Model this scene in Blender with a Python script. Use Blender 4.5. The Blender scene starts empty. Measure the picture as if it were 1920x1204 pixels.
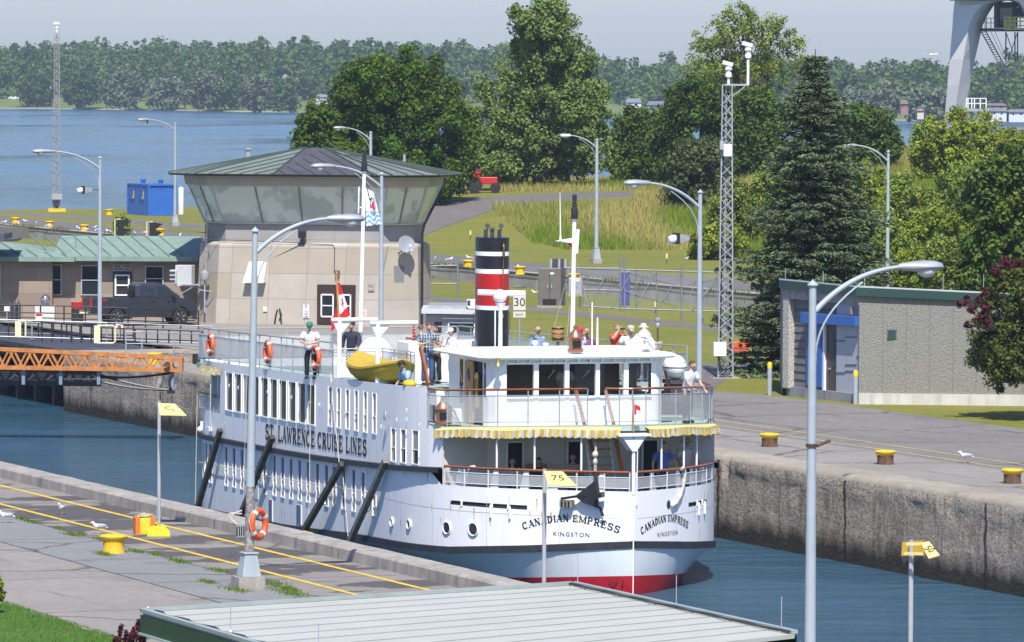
import bpy, math, random, numpy as np
from mathutils import Matrix, Vector
R=math.radians
SC=bpy.context.scene; COL=SC.collection
# ---------------------------------------------------------------- camera
F=10230.;H=14.3;PIT=math.atan(457/F);PSI=.005
cd=bpy.data.cameras.new('camera');cam=bpy.data.objects.new('camera',cd);COL.objects.link(cam);SC.camera=cam
cd.sensor_width=36;cd.sensor_fit='HORIZONTAL';cd.lens=36*F/1920;cd.clip_start=1;cd.clip_end=9000
CM=Matrix.Rotation(math.pi/2-PIT,4,'X')@Matrix.Rotation(PSI,4,'Z')
cam.matrix_world=Matrix.Translation((0,0,H))@CM
# ---------------------------------------------------------------- light
SUN_EL=R(54);SUN_AZ=R(3)     # azimuth of the sun right of the viewer's back
sdir=Vector((math.sin(SUN_AZ)*math.cos(SUN_EL),-math.cos(SUN_AZ)*math.cos(SUN_EL),math.sin(SUN_EL)))
sl=bpy.data.lights.new('sun','SUN');so=bpy.data.objects.new('sun',sl);COL.objects.link(so)
sl.energy=5.0;sl.angle=R(.5);sl.color=(1,.96,.9)
so.rotation_euler=sdir.to_track_quat('Z','Y').to_euler();so.location=(0,-20,60)
wd=bpy.data.worlds.new('World');SC.world=wd;wd.use_nodes=True
nt=wd.node_tree;nt.nodes.clear()
sky=nt.nodes.new('ShaderNodeTexSky');sky.sky_type='NISHITA';sky.sun_disc=False
sky.sun_elevation=SUN_EL;sky.sun_rotation=math.pi-SUN_AZ;sky.altitude=100;sky.air_density=1.0;sky.dust_density=.7;sky.ozone_density=1.5
tint=nt.nodes.new('ShaderNodeMix');tint.data_type='RGBA';tint.blend_type='MULTIPLY';tint.inputs[0].default_value=1
tint.inputs[7].default_value=(.88,.965,1.29,1)
bg=nt.nodes.new('ShaderNodeBackground');bg.inputs[1].default_value=.098
wo=nt.nodes.new('ShaderNodeOutputWorld')
nt.links.new(sky.outputs[0],tint.inputs[6]);nt.links.new(tint.outputs[2],bg.inputs[0]);nt.links.new(bg.outputs[0],wo.inputs[0])
SC.view_settings.view_transform='Standard';SC.view_settings.look='None';SC.view_settings.exposure=.4;SC.view_settings.gamma=1
SC.render.engine='CYCLES';SC.cycles.max_bounces=6;SC.cycles.transparent_max_bounces=12;SC.cycles.volume_bounces=0
# ---------------------------------------------------------------- rays
def ray(px,py): return CM.to_3x3()@Vector(((px-960)/F,(602-py)/F,-1.))
def atZ(px,py,Z=2.6):
    d=ray(px,py);return Vector((0,0,H))+d*((Z-H)/d.z)
def atY(px,py,Y):
    d=ray(px,py);return Vector((0,0,H))+d*(Y/d.y)
# ---------------------------------------------------------------- materials
MATS={}
def M(name,col=None,rough=.6,metal=0,var=.12,scale=2.,bump=0,bscale=30,streak=0,trans=0,spec=.5,emit=0,col2=None,coord='Object',alpha=1,dirt=None):
    if name in MATS: return MATS[name]
    m=bpy.data.materials.new(name);m.use_nodes=True;MATS[name]=m
    n=m.node_tree.nodes;l=m.node_tree.links;b=n['Principled BSDF'];out=n['Material Output']
    b.inputs['Roughness'].default_value=rough;b.inputs['Metallic'].default_value=metal
    b.inputs['Specular IOR Level'].default_value=spec
    tc=n.new('ShaderNodeTexCoord');co=tc.outputs[coord]
    def noise(sc,det=5,st=None,r=.6):
        t=n.new('ShaderNodeTexNoise');t.inputs['Scale'].default_value=sc;t.inputs['Detail'].default_value=det;t.inputs['Roughness'].default_value=r
        if st:
            mp=n.new('ShaderNodeMapping');mp.inputs['Scale'].default_value=st;l.new(co,mp.inputs[0]);l.new(mp.outputs[0],t.inputs[0])
        else: l.new(co,t.inputs[0])
        return t.outputs[0]
    def mix(f,a,c):
        x=n.new('ShaderNodeMix');x.data_type='RGBA'
        if isinstance(f,float): x.inputs[0].default_value=f
        else: l.new(f,x.inputs[0])
        for i,q in ((6,a),(7,c)):
            if isinstance(q,tuple): x.inputs[i].default_value=(*q[:3],1)
            else: l.new(q,x.inputs[i])
        return x.outputs[2]
    def ramp(s,a,c):
        r=n.new('ShaderNodeMapRange');r.inputs[1].default_value=a;r.inputs[2].default_value=c;l.new(s,r.inputs[0]);return r.outputs[0]
    lo=tuple(max(0,c*(1-var)) for c in col);hi=tuple(min(1,c*(1+var)) for c in col) if not col2 else col2
    c=mix(ramp(noise(scale),.32,.68),lo,hi)
    if streak:
        s=noise(1,4,(3.,3.,.25));dk=dirt or tuple(q*.45 for q in col)
        r=ramp(s,.5,.75);mm=n.new('ShaderNodeMath');mm.operation='MULTIPLY';l.new(r,mm.inputs[0]);mm.inputs[1].default_value=streak
        c=mix(mm.outputs[0],c,dk)
    l.new(c,b.inputs['Base Color'])
    if bump:
        bp=n.new('ShaderNodeBump');bp.inputs['Strength'].default_value=bump;bp.inputs['Distance'].default_value=.05
        l.new(noise(bscale),bp.inputs['Height']);l.new(bp.outputs[0],b.inputs['Normal'])
    if emit: b.inputs['Emission Strength'].default_value=emit;b.inputs['Emission Color'].default_value=(*col,1)
    if trans:
        ts=n.new('ShaderNodeBsdfTranslucent');l.new(c,ts.inputs[0]);ms=n.new('ShaderNodeMixShader');ms.inputs[0].default_value=trans
        l.new(b.outputs[0],ms.inputs[1]);l.new(ts.outputs[0],ms.inputs[2]);l.new(ms.outputs[0],out.inputs[0])
    m['nn']=1
    return m
def nodes(name):
    m=bpy.data.materials.new(name);m.use_nodes=True;MATS[name]=m
    return m,m.node_tree.nodes,m.node_tree.links,m.node_tree.nodes['Principled BSDF']
# ---------------------------------------------------------------- mesh builder
class MB:
    def __init__(s): s.v=[];s.f=[];s.m=[];s.mi=0
    def add(s,vs,fs):
        k=len(s.v);s.v+=[tuple(p) for p in vs];s.f+=[tuple(k+i for i in f) for f in fs];s.m+=[s.mi]*len(fs);return s
    def quad(s,*p): return s.add(p,[tuple(range(len(p)))])
    def box(s,c,d,rz=0,M3=None):
        m=M3 or Matrix.Rotation(rz,3,'Z');c=Vector(c)
        vs=[c+m@Vector((x*d[0]/2,y*d[1]/2,z*d[2]/2)) for z in(-1,1) for x,y in((-1,-1),(1,-1),(1,1),(-1,1))]
        return s.add(vs,[(3,2,1,0),(4,5,6,7),(0,1,5,4),(1,2,6,5),(2,3,7,6),(3,0,4,7)])
    def bar(s,p,q,w=.05,h=None,up=(0,0,1)):
        p=Vector(p);q=Vector(q);d=q-p
        if d.length<1e-6: return s
        z=d.normalized();u=Vector(up)
        if abs(z.dot(u))>.98: u=Vector((0,1,0))
        x=u.cross(z).normalized();y=z.cross(x);h=h or w
        return s.box((p+q)/2,(w,h,d.length),M3=Matrix((x,y,z)).transposed())
    def tube(s,pts,r=.05,n=8,cap=True):
        pts=[Vector(p) for p in pts];N=len(pts);rs=r if isinstance(r,(list,tuple)) else [r]*N
        vs=[];u=None
        for i,p in enumerate(pts):
            t=(pts[min(i+1,N-1)]-pts[max(i-1,0)]).normalized()
            if u is None: u=Vector((0,0,1)).cross(t) if abs(t.z)<.95 else Vector((1,0,0))
            u=(u-t*u.dot(t)).normalized();w=t.cross(u)
            vs+=[p+(u*math.cos(a)+w*math.sin(a))*rs[i] for a in [2*math.pi*k/n for k in range(n)]]
        fs=[(i*n+k,i*n+(k+1)%n,(i+1)*n+(k+1)%n,(i+1)*n+k) for i in range(N-1) for k in range(n)]
        if cap: fs+=[tuple(range(n-1,-1,-1)),tuple((N-1)*n+k for k in range(n))]
        return s.add(vs,fs)
    def lathe(s,prof,c=(0,0,0),n=16,M3=None,sx=1,sy=1):
        c=Vector(c);vs=[]
        for r,z in prof:
            for k in range(n):
                a=2*math.pi*k/n;p=Vector((r*sx*math.cos(a),r*sy*math.sin(a),z));vs.append(c+(M3@p if M3 else p))
        N=len(prof);fs=[(i*n+k,i*n+(k+1)%n,(i+1)*n+(k+1)%n,(i+1)*n+k) for i in range(N-1) for k in range(n)]
        fs+=[tuple(range(n-1,-1,-1)),tuple((N-1)*n+k for k in range(n))]
        return s.add(vs,fs)
    def sph(s,c,r,n=14,k=9,M3=None):
        r=r if isinstance(r,(tuple,list)) else (r,r,r);c=Vector(c);vs=[]
        for i in range(k+1):
            t=math.pi*i/k
            for j in range(n):
                a=2*math.pi*j/n;p=Vector((r[0]*math.sin(t)*math.cos(a),r[1]*math.sin(t)*math.sin(a),-r[2]*math.cos(t)))
                vs.append(c+(M3@p if M3 else p))
        return s.add(vs,[(i*n+j,i*n+(j+1)%n,(i+1)*n+(j+1)%n,(i+1)*n+j) for i in range(k) for j in range(n)])
    def prism(s,poly,z0,z1):
        n=len(poly);a=sum(poly[i][0]*poly[(i+1)%n][1]-poly[(i+1)%n][0]*poly[i][1] for i in range(n))
        if a<0: poly=poly[::-1]
        vs=[(x,y,z0) for x,y in poly]+[(x,y,z1) for x,y in poly]
        return s.add(vs,[tuple(range(n-1,-1,-1)),tuple(range(n,2*n))]+[(i,(i+1)%n,n+(i+1)%n,n+i) for i in range(n)])
    def ext(s,pts,d):                       # extrude a 3D polygon along a vector, both caps
        n=len(pts);d=Vector(d);P=[Vector(p) for p in pts]
        return s.add(P+[p+d for p in P],[tuple(range(n-1,-1,-1)),tuple(range(n,2*n))]+[(i,(i+1)%n,n+(i+1)%n,n+i) for i in range(n)])
    def strip(s,a,b):                        # ruled surface between two polylines
        n=len(a);return s.add(list(a)+list(b),[(i,i+1,n+i+1,n+i) for i in range(n-1)])
    def obj(s,name,mats,parent=None,world=True,smooth=False,label=None,bevel=0,merge=False):
        if not isinstance(mats,(list,tuple)): mats=[mats]
        me=bpy.data.meshes.new(name)
        vs=s.v
        if parent is not None and world:
            iv=WM[parent.name].inverted();vs=[tuple(iv@Vector(p)) for p in vs]
        me.from_pydata(vs,[],s.f);me.validate()
        if merge:
            import bmesh
            mats_=[p.material_index for p in me.polygons];bm=bmesh.new();bm.from_mesh(me);bmesh.ops.remove_doubles(bm,verts=bm.verts,dist=.002);bm.to_mesh(me);bm.free()
        for m in mats: me.materials.append(m)
        if len(mats)>1 and len(me.polygons)==len(s.m): me.polygons.foreach_set('material_index',s.m)
        if smooth: 
            me.polygons.foreach_set('use_smooth',[True]*len(me.polygons))
            if smooth!=2:
                me.set_sharp_from_angle(angle=R(38))
        o=bpy.data.objects.new(name,me);COL.objects.link(o)
        if parent is not None: o.parent=parent;WM[o.name]=WM[parent.name]
        else: WM[o.name]=Matrix.Identity(4)
        if bevel:
            b=o.modifiers.new('bevel','BEVEL');b.width=bevel;b.segments=2;b.limit_method='ANGLE'
        if label: o['label']=label
        return o
WM={}
def tag(o,label=None,cat=None,group=None,kind=None):
    for k,v in (('label',label),('category',cat),('group',group),('kind',kind)):
        if v: o[k]=v
    return o
def thing(name,label,cat,loc=(0,0,0),rz=0,group=None):
    o=bpy.data.objects.new(name,None);COL.objects.link(o);o.location=loc;o.rotation_euler=(0,0,rz);o.empty_display_size=.3
    WM[o.name]=Matrix.Translation(loc)@Matrix.Rotation(rz,4,'Z')
    return tag(o,label,cat,group)
def dup(r,loc,rz=0,label=None,sc=None):
    n=r.copy();COL.objects.link(n);n.location=loc;n.rotation_euler=(0,0,rz)
    if sc: n.scale=(sc,)*3
    if label: n['label']=label
    WM[n.name]=Matrix.Translation(loc)@Matrix.Rotation(rz,4,'Z')
    for ch in [o for o in r.children]:
        c=ch.copy();COL.objects.link(c);c.parent=n
        for g in [o for o in ch.children]:
            d=g.copy();COL.objects.link(d);d.parent=c
    return n
def struct(mb,name,m,**k): return tag(mb.obj(name,m,**k),kind='structure')
def bigmesh(name,V,Fq,mats,parent=None,nper=4,col=None,mi=None,smooth=False):
    """fast mesh from numpy: V (n,3), Fq (m,nper)"""
    me=bpy.data.meshes.new(name)
    if parent is not None:
        iv=np.array(WM[parent.name].inverted());V=V@iv[:3,:3].T+iv[:3,3]
    me.vertices.add(len(V));me.vertices.foreach_set('co',V.astype(np.float32).ravel())
    m=len(Fq);me.loops.add(m*nper);me.loops.foreach_set('vertex_index',Fq.astype(np.int32).ravel())
    me.polygons.add(m);me.polygons.foreach_set('loop_start',np.arange(m,dtype=np.int32)*nper)
    me.polygons.foreach_set('loop_total',np.full(m,nper,dtype=np.int32))
    if not isinstance(mats,(list,tuple)): mats=[mats]
    for q in mats: me.materials.append(q)
    if mi is not None: me.polygons.foreach_set('material_index',mi.astype(np.int32))
    me.update(calc_edges=True)
    if smooth: me.polygons.foreach_set('use_smooth',[True]*m)
    if col is not None:
        ca=me.color_attributes.new('tint','FLOAT_COLOR','POINT');c4=np.ones((len(V),4),np.float32);c4[:,:3]=col;ca.data.foreach_set('color',c4.ravel())
    o=bpy.data.objects.new(name,me);COL.objects.link(o)
    if parent is not None: o.parent=parent
    WM[o.name]=WM[parent.name] if parent is not None else Matrix.Identity(4)
    return o
def text_mesh(txt,size,ext=.004,align='CENTER',spacing=1.):
    c=bpy.data.curves.new('t','FONT');c.body=txt;c.size=size;c.extrude=ext;c.align_x=align;c.align_y='CENTER';c.space_character=spacing;c.resolution_u=3
    o=bpy.data.objects.new('t',c);COL.objects.link(o);dg=bpy.context.evaluated_depsgraph_get()
    me=bpy.data.meshes.new_from_object(o.evaluated_get(dg));bpy.data.objects.remove(o)
    vs=[Vector(v.co) for v in me.vertices];fs=[tuple(p.vertices) for p in me.polygons];return vs,fs
def put_text(mb,txt,size,org,xd,yd,**k):
    vs,fs=text_mesh(txt,size,**k);org=Vector(org);xd=Vector(xd).normalized();yd=Vector(yd).normalized();zd=xd.cross(yd)
    return mb.add([org+xd*v.x+yd*v.y+zd*v.z for v in vs],fs)
# lock-aligned frame: E along the lock (away), N to the right
E2=Vector((-.378,.926,0)).normalized();N2=Vector((E2.y,-E2.x,0))
def lk(a,n,z=0): return E2*a+N2*n+Vector((0,0,z))
def lkof(p): p=Vector(p);return p.dot(E2),p.dot(N2)
HAZE=.00011
from mathutils import noise as mnoise
# ================================================================ SETTING materials
def water_mat():
    m,n,l,b=nodes('water_surface')
    b.inputs['Base Color'].default_value=(.012,.05,.06,1);b.inputs['Roughness'].default_value=.05;b.inputs['IOR'].default_value=1.33
    g=n.new('ShaderNodeNewGeometry')
    def nz(sc,st,det=4,r=.55):
        mp=n.new('ShaderNodeMapping');mp.inputs['Scale'].default_value=st;l.new(g.outputs['Position'],mp.inputs[0])
        t=n.new('ShaderNodeTexNoise');t.inputs['Scale'].default_value=sc;t.inputs['Detail'].default_value=det;t.inputs['Roughness'].default_value=r;l.new(mp.outputs[0],t.inputs[0]);return t.outputs[0]
    a=nz(1.0,(.8,1.15,1),7,.68);c=nz(.16,(1,.6,1),3)
    ad=n.new('ShaderNodeMath');ad.operation='MULTIPLY_ADD';l.new(c,ad.inputs[0]);ad.inputs[1].default_value=1.2;l.new(a,ad.inputs[2]);sw_=nz(.07,(.35,1.0,1),4);ad2=n.new('ShaderNodeMath');ad2.operation='MULTIPLY_ADD';l.new(sw_,ad2.inputs[0]);ad2.inputs[1].default_value=5.;l.new(ad.outputs[0],ad2.inputs[2]);ad=ad2
    bp=n.new('ShaderNodeBump');bp.inputs['Strength'].default_value=1;bp.inputs['Distance'].default_value=.5
    l.new(ad.outputs[0],bp.inputs['Height']);l.new(bp.outputs[0],b.inputs['Normal'])
    # wind lanes: broad patches of rougher and smoother water, lighter blue streaks painted into the base colour
    w=nz(.016,(.55,.3,1),8,.7);mr=n.new('ShaderNodeMapRange');mr.inputs[1].default_value=.36;mr.inputs[2].default_value=.64;mr.inputs[3].default_value=.04;mr.inputs[4].default_value=.22
    l.new(w,mr.inputs[0]);l.new(mr.outputs[0],b.inputs['Roughness'])
    mx=n.new('ShaderNodeMix');mx.data_type='RGBA';mx.inputs[6].default_value=(.024,.072,.105,1);mx.inputs[7].default_value=(.042,.110,.170,1);l.new(mr.outputs[0],mx.inputs[0]);mr2=n.new('ShaderNodeMapRange');mr2.inputs[1].default_value=.36;mr2.inputs[2].default_value=.64;l.new(w,mr2.inputs[0]);l.new(mr2.outputs[0],mx.inputs[0]);l.new(mx.outputs[2],b.inputs['Base Color'])
    return m
def ground_mat(name,layers,bump=.3,bscale=12,rough=.9,space=None,crack=0):
    """layers: list of (scale, (sx,sy,sz), lo, hi, colour); the first one is the base colour"""
    m,n,l,b=nodes(name);b.inputs['Roughness'].default_value=rough;b.inputs['Specular IOR Level'].default_value=.25
    g=n.new('ShaderNodeNewGeometry');rot=n.new('ShaderNodeMapping');rot.vector_type='POINT';rot.inputs['Rotation'].default_value=(0,0,-math.atan2(E2.y,E2.x));l.new(g.outputs['Position'],rot.inputs[0])
    layers=[tuple(q*.87 for q in layers[0])]+[(*L[:4],tuple(q*.87 for q in L[4])) for L in layers[1:]];cur=layers[0]
    for i,(sc,st,lo,hi,colr) in enumerate(layers[1:]):
        mp=n.new('ShaderNodeMapping');mp.inputs['Scale'].default_value=st;mp.inputs['Location'].default_value=(i*7.3,i*3.1,0);l.new(rot.outputs[0],mp.inputs[0])
        t=n.new('ShaderNodeTexNoise');t.inputs['Scale'].default_value=sc;t.inputs['Detail'].default_value=6;t.inputs['Roughness'].default_value=.6;l.new(mp.outputs[0],t.inputs[0])
        r=n.new('ShaderNodeMapRange');r.inputs[1].default_value=lo;r.inputs[2].default_value=hi;l.new(t.outputs[0],r.inputs[0])
        x=n.new('ShaderNodeMix');x.data_type='RGBA';l.new(r.outputs[0],x.inputs[0])
        if isinstance(cur,tuple): x.inputs[6].default_value=(*cur,1)
        else: l.new(cur,x.inputs[6])
        x.inputs[7].default_value=(*colr,1);cur=x.outputs[2]
    if crack:
        dn=n.new('ShaderNodeTexNoise');dn.inputs['Scale'].default_value=1.2;dn.inputs['Detail'].default_value=5;l.new(rot.outputs[0],dn.inputs[0])
        dm=n.new('ShaderNodeMix');dm.data_type='RGBA';dm.inputs[0].default_value=.35;l.new(rot.outputs[0],dm.inputs[6]);l.new(dn.outputs[1],dm.inputs[7])
        vo=n.new('ShaderNodeTexVoronoi');vo.feature='DISTANCE_TO_EDGE';vo.inputs['Scale'].default_value=crack;l.new(dm.outputs[2],vo.inputs[0])
        cr=n.new('ShaderNodeMapRange');cr.inputs[1].default_value=.004;cr.inputs[2].default_value=.014;cr.inputs[3].default_value=.75;cr.inputs[4].default_value=0;l.new(vo.outputs['Distance'],cr.inputs[0])
        x=n.new('ShaderNodeMix');x.data_type='RGBA';l.new(cr.outputs[0],x.inputs[0]);l.new(cur,x.inputs[6]);x.inputs[7].default_value=(.07,.065,.06,1);cur=x.outputs[2]
    l.new(cur,b.inputs['Base Color'])
    t=n.new('ShaderNodeTexNoise');t.inputs['Scale'].default_value=bscale;t.inputs['Detail'].default_value=4;l.new(rot.outputs[0],t.inputs[0])
    bp=n.new('ShaderNodeBump');bp.inputs['Strength'].default_value=bump;bp.inputs['Distance'].default_value=.05;l.new(t.outputs[0],bp.inputs['Height']);l.new(bp.outputs[0],b.inputs['Normal'])
    return m
MW=water_mat()
I1=(1,1,1)
M_lawn=ground_mat('lawn_grass',[(.19,.21,.028),(.09,I1,.38,.62,(.26,.24,.045)),(.6,(1,.4,1),.45,.7,(.30,.25,.07)),(6,I1,.35,.75,(.13,.155,.02))],.8,25)
M_lawnb=ground_mat('lush_grass',[(.085,.19,.022),(.5,I1,.4,.7,(.13,.21,.035)),(9,I1,.35,.75,(.05,.12,.014))],.9,30)
M_field=ground_mat('field_grass',[(.15,.2,.04),(.02,(1,1,1),.4,.6,(.2,.22,.06)),(.1,I1,.45,.65,(.1,.15,.03))],.3,2)
M_conc=ground_mat('pier_concrete',[(.265,.245,.215),(.35,I1,.4,.62,(.315,.295,.26)),(4,I1,.3,.8,(.215,.20,.178)),(.5,(.8,.35,1),.53,.545,(.105,.096,.092)),(.3,(.9,.8,1),.6,.615,(.11,.10,.095))],.25,30,crack=.22)
M_slab=ground_mat('slab_concrete',[(.24,.243,.235),(.3,I1,.4,.62,(.275,.278,.268)),(5,I1,.35,.8,(.20,.20,.195)),(.25,(1,.6,1),.62,.7,(.16,.16,.155)),(1.4,(.2,1,1),.62,.7,(.19,.185,.175))],.2,30,crack=.2)
M_apron=ground_mat('apron_concrete',[(.29,.265,.235),(.3,I1,.4,.62,(.33,.305,.27)),(4,I1,.35,.8,(.235,.215,.19)),(.3,(1,.5,1),.64,.7,(.18,.165,.15)),(1.2,(.15,1.5,1),.62,.68,(.21,.195,.175))],.25,30,crack=.18)
M_road=ground_mat('worn_asphalt',[(.215,.20,.183),(.25,I1,.38,.62,(.26,.243,.222)),(3,(1,1,1),.35,.8,(.18,.168,.155)),(1.3,(.12,1.6,1),.6,.68,(.165,.155,.145)),(.55,(.3,1.2,1),.62,.64,(.12,.115,.11))],.3,30,crack=.17)
M_path=ground_mat('grey_asphalt',[(.17,.155,.145),(.25,I1,.38,.62,(.205,.185,.17)),(3,I1,.35,.8,(.14,.13,.12))],.2,30)
M_plaza=ground_mat('plaza_concrete',[(.28,.255,.22),(.3,I1,.38,.62,(.32,.29,.25)),(3,I1,.35,.8,(.28,.255,.22))],.2,30)
M_cope=ground_mat('coping_concrete',[(.33,.285,.225),(.4,I1,.38,.62,(.43,.39,.32)),(3,I1,.4,.8,(.27,.24,.2)),(.9,(1,.6,1),.64,.68,(.12,.11,.09))],.5,20)
M_line=M('road_line_yellow',(.62,.42,.04),.8,var=.25,scale=3,bump=.1)
M_linef=M('worn_line_yellow',(.5,.37,.14),.8,var=.3,scale=4)
def wall_mat(name,base,alt,dark,pale,wet=.55,joint=9.1):
    m,n,l,b=nodes(name);b.inputs['Roughness'].default_value=.9;b.inputs['Specular IOR Level'].default_value=.2
    g=n.new('ShaderNodeNewGeometry');rot=n.new('ShaderNodeMapping');rot.inputs['Rotation'].default_value=(0,0,-math.atan2(E2.y,E2.x));l.new(g.outputs['Position'],rot.inputs[0])
    def nz(sc,st,det=6,r=.65):
        mp=n.new('ShaderNodeMapping');mp.inputs['Scale'].default_value=st;l.new(rot.outputs[0],mp.inputs[0])
        t=n.new('ShaderNodeTexNoise');t.inputs['Scale'].default_value=sc;t.inputs['Detail'].default_value=det;t.inputs['Roughness'].default_value=r;l.new(mp.outputs[0],t.inputs[0]);return t.outputs[0]
    def rmp(s,a,c,lo=0,hi=1):
        r=n.new('ShaderNodeMapRange');r.inputs[1].default_value=a;r.inputs[2].default_value=c;r.inputs[3].default_value=lo;r.inputs[4].default_value=hi;l.new(s,r.inputs[0]);return r.outputs[0]
    def mix(f,a,c):
        x=n.new('ShaderNodeMix');x.data_type='RGBA';l.new(f,x.inputs[0])
        for i,q in ((6,a),(7,c)):
            if isinstance(q,tuple): x.inputs[i].default_value=(*q,1)
            else: l.new(q,x.inputs[i])
        return x.outputs[2]
    c=mix(rmp(nz(.5,(1,1,.8)),.4,.6),base,alt)
    c=mix(rmp(nz(2.2,(1,1,.22)),.5,.68),c,dark)
    c=mix(rmp(nz(1.6,(1,1,.16)),.6,.72,0,.6),c,pale)
    c=mix(rmp(nz(7,(1,1,1.6),5,.7),.47,.7,0,.85),c,tuple(q*.5 for q in dark))
    c=mix(rmp(nz(5,(1,1,1),5,.7),.6,.75,0,.7),c,pale)
    c=mix(rmp(nz(17,(1,1,1.4),6,.75),.53,.66,0,.75),c,tuple(q*.35 for q in dark))
    c=mix(rmp(nz(14,(1,1,1.2),6,.75),.60,.7,0,.6),c,pale)
    c=mix(rmp(nz(.45,(1,1,.1),4),.68,.72,0,.7),c,(.45,.28,.13))
    sx=n.new('ShaderNodeSeparateXYZ');l.new(g.outputs['Position'],sx.inputs[0])
    zz=n.new('ShaderNodeMath');zz.operation='MULTIPLY_ADD';l.new(nz(1.2,(1,1,.3)),zz.inputs[0]);zz.inputs[1].default_value=-1.1;l.new(sx.outputs[2],zz.inputs[2])
    c=mix(rmp(zz.outputs[0],wet-.75,wet-.15,.92,0),c,(.022,.02,.016))
    # pour joints
    s2=n.new('ShaderNodeSeparateXYZ');l.new(rot.outputs[0],s2.inputs[0])
    ja=n.new('ShaderNodeMath');ja.operation='MULTIPLY_ADD';l.new(nz(1.5,(1,1,1)),ja.inputs[0]);ja.inputs[1].default_value=.5;l.new(s2.outputs[0],ja.inputs[2])
    jm=n.new('ShaderNodeMath');jm.operation='PINGPONG';l.new(ja.outputs[0],jm.inputs[0]);jm.inputs[1].default_value=joint/2
    c=mix(rmp(jm.outputs[0],.04,.12,.9,0),c,(.03,.025,.02))
    l.new(c,b.inputs['Base Color'])
    bp=n.new('ShaderNodeBump');bp.inputs['Strength'].default_value=1;bp.inputs['Distance'].default_value=.12;l.new(nz(4,(1,1,1.5),8,.7),bp.inputs['Height']);l.new(bp.outputs[0],b.inputs['Normal'])
    return m
M_qwall=wall_mat('old_quay_concrete',(.52,.455,.365),(.40,.345,.28),(.21,.16,.12),(.70,.63,.52))
M_curbw=M('curb_concrete',(.33,.3,.26),.9,var=.2,scale=1.5,streak=.8,bump=.4,bscale=25)
# ================================================================ water and land
struct(MB().quad((-2500,-80,0),(2500,-80,0),(2500,4200,0),(-2500,4200,0)),'water',MW)
ZQ=2.6
def sheet(name,mat,pts,z):
    pts=[Vector(p) for p in pts];n=len(pts)
    return struct(MB().quad(*[(p.x,p.y,z) for p in pts]),name,mat)
# near pier : n<46.9
struct(MB().prism([tuple(lk(a,n).xy) for a,n in((30,46.9),(230,46.9),(230,-40),(30,-40))],-2,ZQ),'pier_deck',M_conc)
sheet('pier_slabs',M_slab,[lk(a,n) for a,n in((60,42.2),(230,42.2),(230,39.72),(60,39.72))],ZQ+.004)
sheet('pier_pavement',M_apron,[lk(a,n) for a,n in((60,39.66),(230,39.66),(230,20),(60,20))],ZQ+.004)
def lines(name,mat,ns,a0,a1,w,z):
    mb=MB()
    for n in ns:
        a=a0
        while a<a1-.01:
            b=min(a+4,a1);mb.quad(lk(a,n-w/2,z),lk(b,n-w/2,z),lk(b,n+w/2,z),lk(a,n+w/2,z));a=b
    return struct(mb,name,mat)
lines('pier_line',M_line,[45.15,43.2],60,230,.155,ZQ+.008)
# lawn bottom-left with a ragged edge
rnd=random.Random(5)
edge=[lk(a,35.1+.12*math.sin(a*1.7)+rnd.uniform(-.06,.06)) for a in np.arange(60,150,.5)]
edge=[lk(a,35.1-((a-109)/12)**2*.0+.1*math.sin(a*2.1)+rnd.uniform(-.06,.06)) for a in np.arange(60,150,.4)]
mb=MB();mb.strip([(p.x,p.y,ZQ+.02) for p in edge],[(q.x,q.y,ZQ+.02) for q in [lk(a,10) for a in np.arange(60,150,.4)]]);struct(mb,'lawn',M_lawnb)
# curb along the pier edge
mb=MB()
def curbprof(a,j): 
    q=mnoise.noise(Vector((a*.6,j*3.1,0)))*.015
    return [lk(a,46.02+q,ZQ-.02),lk(a,46.04+q,ZQ+.26),lk(a,46.09+q,ZQ+.31),lk(a,46.75,ZQ+.31+q),lk(a,46.83,ZQ+.25),lk(a,46.85,ZQ-2)]
rows=[curbprof(a,0) for a in np.arange(70,231,.5)]
for a,b in zip(rows[:-1],rows[1:]): mb.add(a+b,[(i,i+1,i+7,i+6) for i in range(5)])
t=0
struct(mb,'pier_curb',M_curbw)
mb=MB()
for a in np.arange(75,230,3.05): mb.quad(lk(a,46.0,ZQ),lk(a+.02,46.0,ZQ),lk(a+.02,46.015,ZQ+.27),lk(a,46.015,ZQ+.27))
struct(mb,'curb_joint',M('joint_dark',(.06,.055,.05),.9))
mb=MB()
for n in (42.2,39.69): mb.quad(*[lk(a,n+d,ZQ+.006) for a,d in((60,-.02),(230,-.02),(230,.02),(60,.02))])
for a in np.arange(101,220,6.1): mb.quad(*[lk(a+d,n,ZQ+.007) for n,d in((39.7,0),(46,0),(46,.03),(39.7,.03))])
for a in np.arange(98,220,7.7): mb.quad(*[lk(a+d,n,ZQ+.007) for n,d in((35.2,0),(39.66,0),(39.66,.025),(35.2,.025))])
struct(mb,'pavement_joint',MATS['joint_dark'])
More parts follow.
